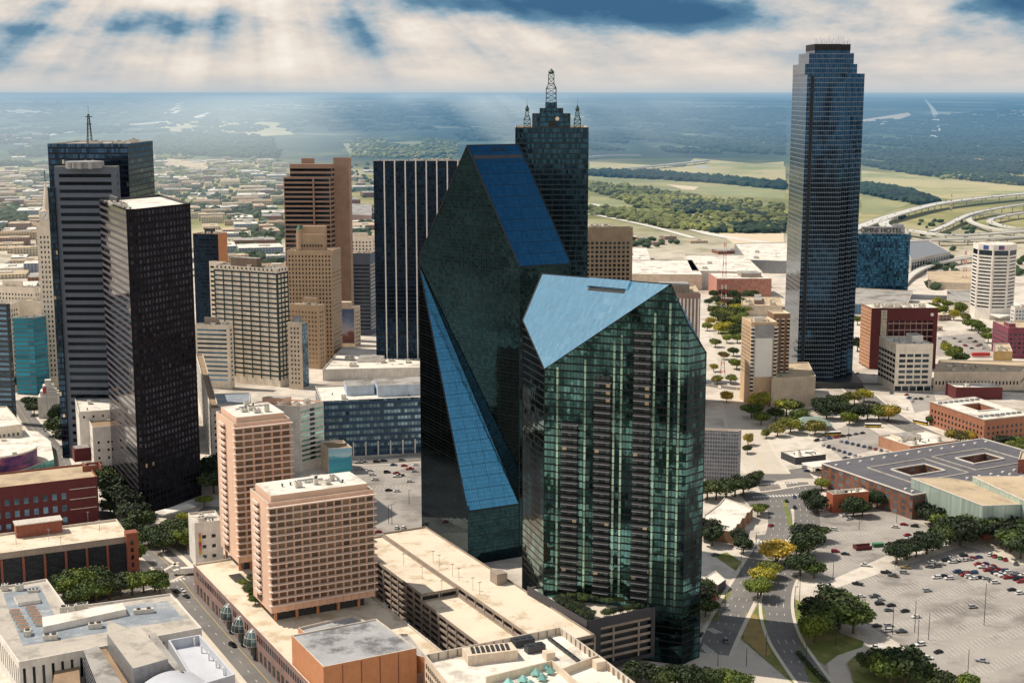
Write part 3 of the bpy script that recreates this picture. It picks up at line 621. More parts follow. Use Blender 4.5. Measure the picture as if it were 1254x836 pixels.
mb = MB(); mb.bar((xm, D_+8, z3), (xm, D_+8, z4), .35); mb.build('needle', M['dark'], root)
cf = MB(); nn = 24; cy0 = D_+8-w_/2-.15; zc_ = topz(D_, 265)
cf.face([(xm+4*math.cos(2*math.pi*i/nn), cy0, zc_+4*math.sin(2*math.pi*i/nn)) for i in range(nn)]); o_ = cf.build('clock_face', M['white_paint'], root)
cf = MB()
for i in range(12): a = i*math.pi/6; cf.bar((xm+3.1*math.cos(a), cy0-.1, zc_+3.1*math.sin(a)), (xm+3.8*math.cos(a), cy0-.1, zc_+3.8*math.sin(a)), .22)
cf.bar((xm, cy0-.1, zc_), (xm+1.2, cy0-.1, zc_+2), .2); cf.bar((xm, cy0-.1, zc_), (xm-1.6, cy0-.1, zc_-2.2), .16); link('clock_hands', cf.mesh('clock_hands', [M['black_paint']]), o_)
# teal faced office and blind cream block behind it
poly, z = rect((57, 369), 471, 30, 75, 52, 160, dl=32)
bld('office_block', 'cream windowless block with a thin red line near its foot', 'building', poly, z, 'cream', 'roof_tan', kit=2, seed=3)
q_ = faces_to_cam(ccw(poly)); 
poly, z = rect((40, 389), 483, 15.5, 46, 60, 176, dr=14)
bld('office_block', 'small office with a bright teal glazed face beside the cream windowless block', 'building', poly, z, fc('teal_glazing', (.10, .16, .2), (.02, .22, .32), 12, 3.7, (.02, .98), (.3, .95), gm=.35, gr=.2, rnd=.35), 'roof_grey', kit=3, seed=4, ks=(1.5, 3))
poly, z = rect((8, 372), 515, -40, 12, 75, 170, D=1060)
bld('office_block', 'dark banded office at the very left edge of the picture', 'building', poly, z, 'charcoal', 'roof_grey', band=dict(fl=3.9, h=1.8, mat='glass_blue'))
poly, z = rect((42, 352), None, -12, 48, 75, 165, D=1330)
bld('hotel', 'cream stone hotel block at the left behind the teal faced office', 'building', poly, z, 'cream', 'roof_tan', win=dict(bay=3.4, fl=3.9, w=1.3, h=2, mat='glass_dark'), kit=3, seed=6, pent=(.3, .3, .8, .8, 6, M['cream']))
poly, z = rect((12, 372), None, -60, 22, 75, 165, D=1180)
bld('hotel', 'lower cream block with railings beside the left edge', 'building', poly, z, 'cream', 'roof_white', win=dict(bay=3.4, fl=3.9, w=1.3, h=2, mat='glass_dark'), kit=3, seed=8)
# white building left of the purple tower
poly, z = rect((113, 523), 590, 88, 150, 20, 112)
t, p_, e_ = bld('office_block', 'white plastered block with a brown gravel roof left of the purple tower', 'building', poly, z, 'white', 'roof_brown', win=dict(bay=6, fl=5.2, w=1.2, h=1.6, z0=14), kit=2, seed=9)
poly2 = gridrect([(95, 500), (137, 503), (137, 488), (93, 485)], z+5, 20); bld('stair_tower', 'white upper block with a flat pale roof rising behind the brown gravel roof', 'building', poly2, z+6, 'white', 'roof_white', win=dict(bay=6, fl=4, w=1.2, h=1.6, z0=z+.5), kit=1)
poly, z = rect((258, 500), 560, 240, 268, 15, 105, D=930)
bld('office_block', 'narrow white block with small windows between the purple tower and the pink tower', 'building', poly, z, 'white', 'roof_brown', win=dict(bay=4.5, fl=4.4, w=1.2, h=1.5, z0=8))
# white stepped monument with a flag
c = G(57, 512)
root = thing('monument', 'white stepped stone monument with a flagpole beside the street', 'monument', (*c, 0)); mb = MB()
for k, (s_, h0, h1) in enumerate(((15, 0, 17), (11.5, 17, 21), (8, 21, 25), (4.5, 25, 29))): mb.box((c[0], c[1]+8, h0), (s_, s_, h1-h0), 12)
mb.build('stone_block', M['white'], root); mb = MB(); mb.bar((c[0]+2, c[1]-3, 0), (c[0]+2, c[1]-3, 27), .2); mb.build('flagpole', M['steel'], root)
mb = MB(); mb.face([(c[0]+2, c[1]-3, 21), (c[0]+2, c[1]-3, 26), (c[0]-.5, c[1]-3.2, 24.5), (c[0]-.5, c[1]-3.2, 19.5)]); mb.build('flag', M['red_paint'], root)
# round hall
m_, n_, b_ = nt('purple_mural'); cc = ramp(n_, noise(n_, mapping(n_, pos(n_), (1, 1, 2)), .12, 5), [(.35, (.02, .01, .05)), (.5, (.12, .03, .16)), (.62, (.25, .06, .10)), (.72, (.35, .16, .08))]); n_.links.new(cc, b_.inputs['Base Color']); MC['mural_purple'] = m_; M['mural_purple'] = m_
zc_ = 17; cc_ = P(-4, 548, zc_); rr_ = P(40, 550, zc_)[0]-cc_[0]
root = thing('concert_hall', 'round drum hall with a pale disc roof and a dark purple mural band', 'building', (*cc_[:2], 0))
mb = MB(); mb.cyl((cc_[0], cc_[1], 5), rr_, zc_-6, 48); mb.build('drum_wall', M['mural_purple'], root); mb = MB(); mb.cyl((cc_[0], cc_[1], zc_-1), rr_+.4, 1.1, 48); mb.build('roof', M['roof_white'], root)
sk = [P(x_, y_, 6)[:2] for x_, y_ in ((-60, 600), (0, 586), (66, 562), (62, 540), (46, 528), (-60, 520))]
mb = MB(); mb.prism(ccw(sk), 0, 6, 0, 1); mb.build('skirt_wall', [fc('teal_skirt', (.1, .2, .2), (.1, .3, .3), 2, 6, (.1, .9), (.05, .95), gm=.5), M['roof_white']], root)
mb = MB(); roof_u = 0
for x_, y_ in ((5, 540), (18, 556), (-2, 562)):
    c = P(x_, y_, zc_); k = MB(); k.box((c[0], c[1], zc_+.1), (3, 2, 1.4), 20); k.build('roof_unit', M['unit'], root)
bld('corner_block', 'cream flat roofed block above the round hall', 'building', [P(a, b, 15)[:2] for a, b in ((-30, 526), (27, 519), (8, 497), (-40, 497))], 15, 'cream', 'roof_white', win=dict(bay=3.2, fl=4.2, w=1.4, h=2.2, z0=2))
# maroon brick building with tan roof
z = 29; R0 = P(119, 583, z)[:2]; l_ = step(R0, 180+26, 75); bk = step(R0, 26+90, 33)
poly = [l_, R0, bk, (l_[0]+bk[0]-R0[0], l_[1]+bk[1]-R0[1])]
t, p_, e_ = bld('brick_building', 'dark maroon brick building with paired windows and a yellow tan roof', 'building', poly, z, 'maroon', 'roof_tan', win=dict(bay=5.2, fl=7.2, w=2.6, h=3.6, mat='glass_blue', z0=2.5, only=(0,), skip=lambda e, f, i, nf, nb: i >= nb-3), kit=0, coping='brick')
for s_ in (6, 12, 18):
    a = step(R0, 206, 1.0); b = step(R0, 206, 16); mb = MB(); mb.bar((a[0]+.05, a[1]-.1, z-s_), (b[0]+.05, b[1]-.1, z-s_), .22); mb.build('stone_course', M['cream'], t)
c = P(101, 560, z); mb = MB(); mb.box((c[0], c[1]-1, z-1), (10, 9, 8), 26, 0); mb.box((c[0], c[1]-1, z+7), (8.6, 7.6, .2), 26, 1); mb.build('stair_head', [M['maroon'], M['roof_grey']], t)
c = P(113, 572, z); mb = MB()
for k in range(4):
    a = [(-6, 0), (0, -5), (6, 0), (0, 5)][k]; mb.box((c[0]+a[0]*.8, c[1]+a[1]*.8, z-1), (9 if k % 2 else .6, .6 if k % 2 else 8, 3.2), 26)
mb.build('plant_screen', M['brick'], t); mb = MB(); mb.cyl((c[0], c[1], z-1), 2.2, 2.4, 14); mb.build('cooling_fan', M['steel'], t)
# tan garage with brick piers
z = 22; R0 = P(158, 656, z)[:2]; l_ = step(R0, 206, 95); bk = step(R0, 116, 34); poly = [l_, R0, bk, (l_[0]+bk[0]-R0[0], l_[1]+bk[1]-R0[1])]
root = thing('parking_garage', 'parking garage with a pale top deck and dark screens between brick piers', 'parking garage', (*cen(poly), 0))
shell(root, poly, 0, z, M['tan_slab'], M['deck'], 1.2); e = ((R0[0]-l_[0])/95, (R0[1]-l_[1])/95); nx, ny = e[1], -e[0]
scr = fc('dark_louvre_screen', (.012, .014, .018), (.03, .035, .045), 1.2, .8, (.1, 1), (.3, 1), gm=.2, gr=.5, rnd=.4)
for i in range(9):
    a = 95-i*10.4; mb = MB(); c = (l_[0]+e[0]*(a-1), l_[1]+e[1]*(a-1)); mb.box((c[0]+nx*.6, c[1]+ny*.6, 0), (1.1, 1.4, z-3.6), 26); mb.build('pier', M['brick'], root)
    mb = MB(); c = (l_[0]+e[0]*(a-6.2), l_[1]+e[1]*(a-6.2)); mb.box((c[0]+nx*.12, c[1]+ny*.12, 3), (9.2, .3, z-6.4), 26); mb.build('screen_panel', scr, root)
mb = MB(); c = step(R0, 116, 3); mb.box((R0[0]+.8, R0[1]+1, 0), (6, 6, z+2.2), 26); o_ = mb.build('stair_tower', M['brick'], root)
for k in range(5): w_ = MB(); w_.box((R0[0]+1.9, R0[1]-1.9, 2+k*4), (1.3, .3, 2.2), 26); w_.build('window', M['glass_dark'], root)
c = P(47, 650, z); mb = MB(); mb.box((c[0], c[1], z-1), (23, 8, 6.5), 26, 0); mb.box((c[0], c[1], z+5.5), (24, 9, .5), 26, 1); mb.build('lift_house', [M['brick'], M['unit']], root)
for k, (x_, y_) in enumerate(((75, 672), (122, 650), (60, 662), (20, 668), (108, 640))):
    c = P(x_, y_, z-1); mb = MB(); mb.bar((c[0], c[1], z-1), (c[0], c[1], z+5), .12); mb.box((c[0], c[1], z+5), (1.4, .5, .2), 0); mb.build('light_pole', M['steel'], root)
# white L-shaped office in the near left corner
z = 16; poly = [P(a, b, z)[:2] for a, b in ((23, 810), (247, 768), (209, 726), (82, 743), (57, 708), (-60, 728), (-30, 766-30))]
t, p_, e_ = bld('office_building', 'white L-shaped office with tall slit windows and plant on a blue grey roof', 'building', poly, z, 'white', 'roof_pale', kit=0, par=.9, coping='white')
me = winmesh(1.1, 8.5, M['glass_dark'])
for a, b, _ in e_[:3]:
    L = math.dist(a, b); k_ = int(L/3.9); ag = math.atan2(b[1]-a[1], b[0]-a[0]); ex = ((b[0]-a[0])/L, (b[1]-a[1])/L)
    for i in range(k_): s_ = (i+.5)*L/k_; link('window', me, t, loc=(a[0]+ex[0]*s_+ex[1]*.05, a[1]+ex[1]*s_-ex[0]*.05, 4.2), rz=ag)
for pts in (((10, 745), (28, 790), (131, 773), (131, 755), (70, 758), (48, 716), (4, 726)), ((105, 747), (155, 768), (225, 758), (206, 735))):
    sheet_ = MB(); q_ = ccw([P(a, b, z-.8)[:2] for a, b in pts]); sheet_.face([(*p, z-.84) for p in q_]); sheet_.build('roof_membrane', M['roof_blue'], t)
def rbox(root, x_, y_, w_, l_, h_, zz_, rot=14, mat='unit', nm='roof_unit', fans=2):
    c = P(x_, y_, zz_); mb = MB(); mb.box((c[0], c[1], zz_), (w_, l_, h_), rot, 0)
    for i in range(fans):
        q = (i-(fans-1)/2)*w_/max(fans, 1); mb.cyl((c[0]+q*math.cos(R(rot)), c[1]+q*math.sin(R(rot)), zz_+h_), min(w_/max(1, fans), l_)*.36, .35, 12, 1)
    return mb.build(nm, [M[mat], M['dark']], root)
zr = z-.8
for a in ((6, 722, 3, 3, 3, 2), (24, 722, 3.6, 3, 3, 2), (41, 724, 5, 2.4, 1.2, 3), (78, 752, 3, 3, 4, 1), (88, 751, 3, 3, 4, 1), (97, 749, 3, 3, 4, 1), (104, 748, 3, 3, 4, 1), (176, 750, 9, 2.6, 2, 2), (34, 777, 3, 4, 2.4, 1), (62, 782, 6, 3, 2.2, 2), (117, 768, 6, 3, 2.2, 2)): rbox(t, a[0], a[1], a[2], a[3], a[4], zr, 14, fans=a[5])
for (x0_, y0_), (x1_, y1_) in (((18, 750), (31, 772)), ((38, 746), (50, 766))):
    a, b = P(x0_, y0_, zr), P(x1_, y1_, zr)
    for i in range(6):
        q = [a[j]+(b[j]-a[j])*i/5 for j in range(2)]; mb = MB(); mb.box((q[0], q[1], zr), (4.6, .9, 1.6), 14, 0); mb.box((q[0], q[1], zr+1.6), (4.2, .5, .3), 14, 1); mb.build('pipe_rack', [M['unit'], M['orange']], t)
a = [P(x_, y_, zr)[:2] for x_, y_ in ((53, 775), (155, 753), (150, 745), (52, 763))]; mb = MB(); mb.prism(ccw(a), zr, zr+3, 0, 1); mb.build('penthouse', [M['white'], M['roof_white']], t)
a = [P(x_, y_, zr)[:2] for x_, y_ in ((22, 742), (50, 738), (45, 729), (17, 733))]; mb = MB(); mb.prism(ccw(a), zr, zr+1.6, 0, 1); mb.build('plant_deck', [M['white'], M['roof_grey']], t)
# modern building with a curved white roof in front of it
root = thing('museum_building', 'modern building with a curved white roof, blue glass and an open white terrace', 'building', (*P(170, 836, 0)[:2], 0))
def pp(nm, pts, z0, z1, mat, roof): mb = MB(); mb.prism(ccw([P(a, b, z1)[:2] for a, b in pts]), z0, z1, 0, 1); return mb.build(nm, [M[mat] if isinstance(mat, str) else mat, M[roof]], root)
pp('main_block', ((163, 818), (206, 806), (172, 768), (131, 775)), 0, 23, 'steel', 'roof_pale'); pp('side_wing', ((128, 860), (158, 850), (120, 790), (102, 796)), 0, 17, fc('dark_ribbons', (.3, .33, .36), (.03, .04, .06), 30, 2.1, (0, 1), (.3, 1)), 'roof_grey')
pp('pipe_gallery', ((150, 850), (163, 846), (128, 790), (121, 792)), 0, 15, 'roof_brown', 'roof_brown'); pp('link_block', ((206, 826), (225, 822), (190, 774), (182, 776)), 0, 18, 'charcoal', 'roof_grey')
pp('lower_terrace', ((60, 870), (100, 862), (96, 805), (68, 812)), 0, 9, 'tan_slab', 'roof_brown')
a = [P(x_, y_, 14) for x_, y_ in ((206, 786), (245, 779), (288, 828), (240, 842))]; mb = MB(); q_ = [p[:2] for p in a]; mb.prism(ccw(q_), 0, 11, 0, 0); inn = offset(ccw(q_), .8)
for i in range(4):
    j = (i+1) % 4; o1 = ccw(q_); mb.face([(*o1[i], 11), (*o1[j], 11), (*o1[j], 15), (*o1[i], 15)]); mb.face([(*o1[i], 15), (*o1[j], 15), (*inn[j], 15), (*inn[i], 15)]); mb.face([(*inn[i], 11), (*inn[i], 15), (*inn[j], 15), (*inn[j], 11)])
mb.build('terrace', M['terrace'], root)
for k in range(5):
    x_ = 238+k*9; y_ = 790+k*9; c = P(x_, y_, 11); mb = MB(); mb.box((c[0], c[1], 11), (.7, .7, 3.5), 20); mb.build('terrace_post', M['white_paint'], root)
mb = MB(); c0, c1 = P(160, 838, 19), P(236, 812, 19); N_ = 16
L = math.dist(c0[:2], c1[:2]); e = ((c1[0]-c0[0])/L, (c1[1]-c0[1])/L); nx, ny = e[1], -e[0]
for i in range(N_):
    f0, f1 = i/N_, (i+1)/N_; h = lambda f: 13+6.5*math.sin(math.pi*(f*.8+.1)); q = lambda f, o_: (c0[0]+e[0]*L*f+nx*o_, c0[1]+e[1]*L*f+ny*o_)
    mb.face([(*q(f0, 22), h(f0)-3), (*q(f1, 22), h(f1)-3), (*q(f1, 0), h(f1)), (*q(f0, 0), h(f0))]); mb.face([(*q(f0, 0), 8), (*q(f0, 0), h(f0)), (*q(f1, 0), h(f1)), (*q(f1, 0), 8)]); mb.face([(*q(f0, 22), 0), (*q(f1, 22), 0), (*q(f1, 22), h(f1)-3), (*q(f0, 22), h(f0)-3)])
mb.build('curved_roof', M['terrace'], root)
mb = MB(); c = P(222, 838, 13); mb.box((c[0], c[1]-2, 2), (26, 1, 10), 18); mb.build('blue_glazing', fc('bright_blue_glass', (.5, .55, .6), (.05, .2, .45), 3, 3.4, (.06, .94), (.08, .92), gm=.6), root)
# salmon towers with balcony slabs
def salmon(label, Fc, base, Lx, Rx, D=None, z0=14, nb=11):
    poly, z = rect(Fc, base, Lx, Rx, 27, D=D); root = thing('apartment_tower', label, 'apartment tower', (*cen(poly), z0))
    F, r, b, l = poly; shell(root, poly, z0+5, z, M['pink'], M['roof_grey'], 1.2, coping=M['coping'])
    L = math.dist(F, r); e = ((r[0]-F[0])/L, (r[1]-F[1])/L); nx, ny = e[1], -e[0]; rz = math.degrees(math.atan2(e[1], e[0]))
    mid = lambda s, o, zz_: (F[0]+e[0]*s+nx*o, F[1]+e[1]*s+ny*o, zz_)
    bay = L/nb; nf = int((z-z0-8)/3.25)
    wm = winmesh(bay*.74, 2.0, M['glass_warm']); rest = MB(); cnt = 0
    mb = MB()
    for i in range(nb+1): mb.box(mid(min(max(i*bay, .25), L-.25), .3, z0+5), (.4, .6, z-z0-6), rz)
    mb.build('front_rib', M['pink'], root)
    for f in range(nf+1):
        zf = z-2.0-f*3.25; mb = MB(); mb.box(mid(L/2, .9, zf-.3), (L+1.8, 2.6, .55), rz); mb.build('balcony_slab', M['salmon_slab'], root)
        if f == nf: break
        for i in range(nb):
            c = mid((i+.5)*bay, .06, zf-3.0)
            if cnt < 100: link('window', wm, root, loc=c, rz=R(rz)); cnt += 1
            else: rest.box(c, (bay*.74, .12, 2.0), rz, 0, bottom=False)
    if rest.v: tag(rest.build('window', M['glass_warm'], root), kind='stuff')
    # narrow sunlit side: flat dark panel painted as the shade of a balcony slot
    Ls = math.dist(F, l); es = ((l[0]-F[0])/Ls, (l[1]-F[1])/Ls); sx, sy = -es[1], es[0]
    mb = MB(); mb.box((F[0]+es[0]*Ls*.62+sx*.05, F[1]+es[1]*Ls*.62+sy*.05, z0+6), (Ls*.26, .2, z-z0-9), math.degrees(math.atan2(es[1], es[0]))); mb.build('recess_panel', M['recess_warm'], root)
    for f in range(nf):
        zf = z-3.2-f*3.25; mb = MB(); mb.box((F[0]+es[0]*Ls*.62+sx*.6, F[1]+es[1]*Ls*.62+sy*.6, zf-1.1), (Ls*.3, 1.3, 1.2), math.degrees(math.atan2(es[1], es[0]))); mb.build('side_balcony', M['salmon_slab'], root)
    q = offset(poly, 2.0); mb = MB(); mb.prism([q[0], q[1], q[2], q[3]], z-1.2, z+2.6, 0, 1); mb.build('penthouse', [M['pink'], M['roof_white']], root)
    roofkit(root, offset(poly, 3), z+2.6, 5, (1.5, 3.5), len(label))
    mb = MB()
    for i in range(5):
        for g_ in (.12, .88): c = F[0]+e[0]*L*(i+.3)/5-nx*Ls*g_, F[1]+e[1]*L*(i+.3)/5-ny*Ls*g_; mb.box((c[0], c[1], z0-2), (1.2, 1.2, 7.2), rz)
    mb.build('stilts', M['orange'], root); mb = MB(); mb.prism(offset(poly, 4), z0-2, z0+5.1); mb.build('lobby', M['dark'], root)
    return poly, z
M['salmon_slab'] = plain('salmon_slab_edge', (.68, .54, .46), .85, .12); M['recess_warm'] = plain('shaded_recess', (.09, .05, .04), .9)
salmon('salmon concrete apartment tower nearer the street, the lower and wider of the pink pair', (328, 616), 800, 306, 457, nb=13)
salmon('tall salmon concrete apartment tower behind the wider one of the pink pair', (286, 519), 734, 264.5, 355, nb=6)
# hotel podium along the street, with three glass domes
zp = 15
a0, a1 = P(237, 690, zp)[:2], P(392, 850, zp)[:2]
L = math.dist(a0, a1); e = ((a1[0]-a0[0])/L, (a1[1]-a0[1])/L); inx, iny = -e[1], e[0]
poly = ccw([a0, a1, (a1[0]+inx*62, a1[1]+iny*62), (a0[0]+inx*62, a0[1]+iny*62)])
root = thing('hotel_podium', 'long mauve hotel base along the street with three glass domes over its doors', 'building', (*cen(poly), 0))
shell(root, poly, 0, zp, M['mauve'], M['deck'], 1.0)
ang = math.atan2(e[1], e[0]); ox, oy = e[1], -e[0]
if (0-a0[0])*ox+(0-a0[1])*oy < 0: ox, oy = -ox, -oy
wm = winmesh(1.5, 3.0, M['glass_dark']); wl_ = winmesh(3.2, 4.6, M['glass_dark'])
ds = [L*.33, L*.43, L*.53]
i = 6
while i < L-4:
    if min(abs(i-d) for d in ds) > 5.2:
        link('window', wm, root, loc=(a0[0]+e[0]*i+ox*.06, a0[1]+e[1]*i+oy*.06, 9.6), rz=ang)
        if int(i*10) % 2 == 0: link('window', wl_, root, loc=(a0[0]+e[0]*(i+.8)+ox*.06, a0[1]+e[1]*(i+.8)+oy*.06, 1.2), rz=ang)
    i += 2.9
for d in ds:
    c = (a0[0]+e[0]*d, a0[1]+e[1]*d); mb = MB(); N1, N2 = 12, 6; rr = 4.5
    pt = lambda i, j: (c[0]+e[0]*rr*math.cos(math.pi*i/N1)*math.cos(.5*math.pi*j/N2)+ox*rr*math.sin(math.pi*i/N1)*math.cos(.5*math.pi*j/N2), c[1]+e[1]*rr*math.cos(math.pi*i/N1)*math.cos(.5*math.pi*j/N2)+oy*rr*math.sin(math.pi*i/N1)*math.cos(.5*math.pi*j/N2), 6.5+rr*1.5*math.sin(.5*math.pi*j/N2))
    for i in range(N1):
        for j in range(N2): mb.face([pt(i, j), pt(i+1, j), pt(i+1, j+1), pt(i, j+1)])
    o_ = mb.build('glass_dome', glassm('dome_glass', (.10, .14, .14), .15, .7), root)
    mb = MB()
    for i in range(0, N1+1, 2):
        for j in range(N2): mb.bar(pt(i, j), pt(i, j+1), .09)
    for j in (0, 2, 4):
        for i in range(N1): mb.bar(pt(i, j), pt(i+1, j), .09)
    k = link('dome_frame', mb.mesh('dome_frame', [M['white_paint']]), o_)
    mb = MB(); mb.box((c[0]+ox*.2, c[1]+oy*.2, 0), (6.5, .6, 6.3), math.degrees(ang)); mb.build('entrance', M['dark'], root)
for s_, t_, w_, h_, nm, mt in ((.16, 14, 12, 6, 'planter', 'dark'), (.3, 18, 16, 13, 'roof_garden', 'grass')):
    c = (a0[0]+e[0]*L*s_+inx*t_, a0[1]+e[1]*L*s_+iny*t_); mb = MB(); mb.box((*c, zp-.95), (w_, h_, .25), math.degrees(ang)); mb.build(nm, M[mt], root)
PODX = (a0, e, (inx, iny), L, zp, (ox, oy))
# orange hall at the bottom
z = 27; poly = [P(a, b, z)[:2] for a, b in ((357, 777), (396, 816), (510, 793), (461, 757))]
t, p_, e_ = bld('ballroom_block', 'windowless orange brick hall with a stained grey flat roof', 'building', poly, z, 'orange', 'roof_grey2', kit=0, par=.6) if False else (None, None, None)
M['roof_stain'] = plain('stained_membrane', (.33, .34, .35), .7, .25, .07, stain=((.13, .13, .14), .09))
t, p_, e_ = bld('ballroom_block', 'windowless orange brick hall with a stained grey flat roof', 'building', poly, z, 'orange', 'roof_stain', par=.6)
for a, b, _ in e_[:1]:
    for i in range(1, 5):
        q = (a[0]+(b[0]-a[0])*i/5, a[1]+(b[1]-a[1])*i/5); mb = MB(); mb.box((q[0], q[1]-.05, 0), (.35, .3, z-.7), 0); mb.build('wall_joint', M['brick'], t)
poly = [P(a, b, 21)[:2] for a, b in ((510, 802), (500, 780), (524, 800), (545, 840), (510, 840))]
bld('service_block', 'low orange service wing beside the orange hall', 'building', [P(a, b, 22)[:2] for a, b in ((505, 800), (525, 806), (500, 775), (488, 775))], 22, 'orange', 'roof_stain')
poly = [P(a, b, 21)[:2] for a, b in ((365, 765), (372, 775), (455, 758), (430, 750))]
bld('service_block', 'low grey roofed block under the salmon tower behind the orange hall', 'building', [P(a, b, 20)[:2] for a, b in ((365, 768), (380, 780), (452, 762), (432, 752))], 20, 'orange', 'roof_stain')
for k, (x_, y_) in enumerate(((467, 741), (478, 752), (492, 763), (506, 775), (518, 785))):
    c = P(x_, y_, 9); root = thing('cooling_tower', 'black cooling unit with pale fans, number %s from back of row beside the garage' % ('one', 'two', 'three', 'four', 'five')[k], 'cooling unit', (c[0], c[1], 0), 'cooling units beside the garage')
    mb = MB(); mb.box((c[0], c[1], 0), (7, 6.2, 9), 28); mb.build('casing', M['black_paint'], root)
    for u in (-1.7, 1.7):
        for v in (-1.5, 1.5):
            a_, b_ = math.cos(R(28)), math.sin(R(28)); q = (c[0]+u*a_-v*b_, c[1]+u*b_+v*a_, 9)
            mb = MB()
            for i in range(8):
                a = i*math.pi/4; mb.bar((q[0], q[1], 9.3), (q[0]+1.3*math.cos(a), q[1]+1.3*math.sin(a), 9.3), .16)
            mb.cyl((q[0], q[1], 9.0), 1.45, .25, 14, 1); mb.build('fan', [M['white_paint'], M['steel']], root)
# big beige garage
zt = 20; q = gridrect([(523, 728), (521, 649), (591, 783), (458, 686)], zt, 28); f = P(523, 728, zt); root = None
poly = q; root = thing('parking_garage', 'large beige parking garage with a stepped sunlit top deck and light poles', 'parking garage', (*cen(poly), 0))
c28, s28 = math.cos(R(28)), math.sin(R(28)); g_ = lambda p, u, v: (p[0]+u*c28-v*s28, p[1]+u*s28+v*c28)
W_, D_ = math.dist(q[0], q[1]), math.dist(q[1], q[2]); h = q[0]
dF = (f[0]-q[0][0])*(-s28)+(f[1]-q[0][1])*c28        # how far back the step in the deck lies
class _sub: pass
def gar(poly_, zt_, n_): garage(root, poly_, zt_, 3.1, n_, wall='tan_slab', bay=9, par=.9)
w1 = W_*.42
gar([g_(h, 0, dF), g_(h, w1, dF), g_(h, w1, D_), g_(h, 0, D_)], zt, 6)
gar([g_(h, 0, -22), g_(h, w1, -22), g_(h, w1, dF-.1), g_(h, 0, dF-.1)], zt-3.1, 5)
gar([g_(h, w1+.1, -22), g_(h, W_, -22), g_(h, W_, D_), g_(h, w1+.1, D_)], zt+1.4, 6)
for k in range(9):
    u, v = ((w1+(W_-w1)*.18), (w1+(W_-w1)*.18), w1*.55)[k % 3], dF-15+(k//3)*22+(k % 3)*7
    c = g_(h, u, v); zz_ = zt+1.4 if k % 3 < 2 else zt; mb = MB(); mb.bar((c[0], c[1], zz_-3), (c[0], c[1], zz_+6), .12); mb.box((c[0], c[1], zz_+6), (1.6, .5, .2), 28); mb.build('light_pole', M['steel'], root)
c = g_(h, W_-5, dF-4); mb = MB(); mb.box((c[0], c[1], zt+1.3), (5.5, 7, 5.5), 28); mb.build('lift_house', M['tan_slab'], root)
M['hatch'] = M['road_white']; mb = MB()
for k in range(34):
    for (u0, u1, zz_, va, vb) in ((w1+3, w1+8, zt+1.42, -18, D_-4), (W_-9, W_-4, zt+1.42, -18, D_-4), (2, 6.5, zt+.02, dF+3, D_-3)):
        v = va+k*2.8
        if v > vb: continue
        a = g_(h, u0, v); b = g_(h, u1, v); mb.face([(*a, zz_), (*b, zz_), (b[0]-s28*.12, b[1]+c28*.12, zz_), (a[0]-s28*.12, a[1]+c28*.12, zz_)])
mb.build('stall_markings', M['road_white'], root)
# tan building at the bottom centre
z = 26; poly = gridrect([(520, 801), (686, 767), (785, 842)], z, 24)
poly = [P(a, b, z)[:2] for a, b in ((520, 801), (686, 767), (733, 801), (800, 852), (575, 870))]
t, p_, e_ = bld('tan_building', 'tan office with a ribbed parapet, roof plant and green pyramid skylights', 'building', poly, z, 'tanwall', 'roof_white', kit=0, par=3.2, win=dict(bay=2.6, fl=3.6, w=1.3, h=2.0, z0=2))
for a, b in ((0, 1), (1, 2)):
    A_, B_ = [P(x_, y_, z) for x_, y_ in ((520, 801), (686, 767), (785, 842))][a:a+2][0], [P(x_, y_, z) for x_, y_ in ((520, 801), (686, 767), (785, 842))][b]
    L = math.dist(A_, B_); n_ = int(L/4)
    for i in range(n_): 
        s_ = (i+.5)/n_; mb = MB(); mb.box((A_[0]+(B_[0]-A_[0])*s_-.2*0, A_[1]+(B_[1]-A_[1])*s_-.75, z-3), (.35, .5, 2.9), 24); mb.build('parapet_rib', M['brown_rib'], t) if 'brown_rib' in M else mb.build('parapet_rib', M['roof_brown'], t)
zr = z-3.2
rbox(t, 640, 789, 9, 5, 3, zr, 24, 'charcoal', fans=3); rbox(t, 655, 797, 8, 4, 3, zr, 24, 'charcoal', fans=2)
c = P(600, 806, zr); mb = MB(); mb.box((c[0], c[1], zr), (21, 9, 4.2), 17, 0); mb.build('penthouse', M['tanwall'], t)
for k in range(8):
    mb = MB(); c_ = (c[0]-7+k*2.0, c[1]-2+k*.55); mb.box((c_[0], c_[1], zr+4.2), (1.2, 6, .5), 17-8); mb.build('louvre_row', M['dark'], t)
for k in range(7):
    c2 = P(675+k*5.2, 785+k*4.0, zr); mb = MB(); mb.box((c2[0], c2[1], zr), (1.3, 4.5, 1.3), 24); mb.build('louvre_row', M['dark'], t)
c = P(672, 806, zr); mb = MB(); mb.box((c[0], c[1], zr), (4, 4, 3.2), 24); mb.build('roof_unit', M['tanwall'], t)
c = P(734, 818, zr); mb = MB(); mb.box((c[0], c[1], zr), (4.5, 4, 3.6), 24); mb.build('roof_unit', M['tanwall'], t)
mb = MB(); a_, b_ = P(690, 806, z), P(733, 804, z)
for (x0_, y0_), (x1_, y1_) in (((688, 818), (733, 801)), ((676, 808), (725, 850)), ((595, 828), (676, 808))):
    A_, B_ = P(x0_, y0_, z), P(x1_, y1_, z); L = math.dist(A_, B_); mb.box(((A_[0]+B_[0])/2, (A_[1]+B_[1])/2, zr), (L, .6, 3.2), math.degrees(math.atan2(B_[1]-A_[1], B_[0]-A_[0])))
mb.build('inner_parapet', M['tanwall'], t)
M['sky_glass'] = glassm('sea_green_glass', (.25, .5, .45), .15, .4)
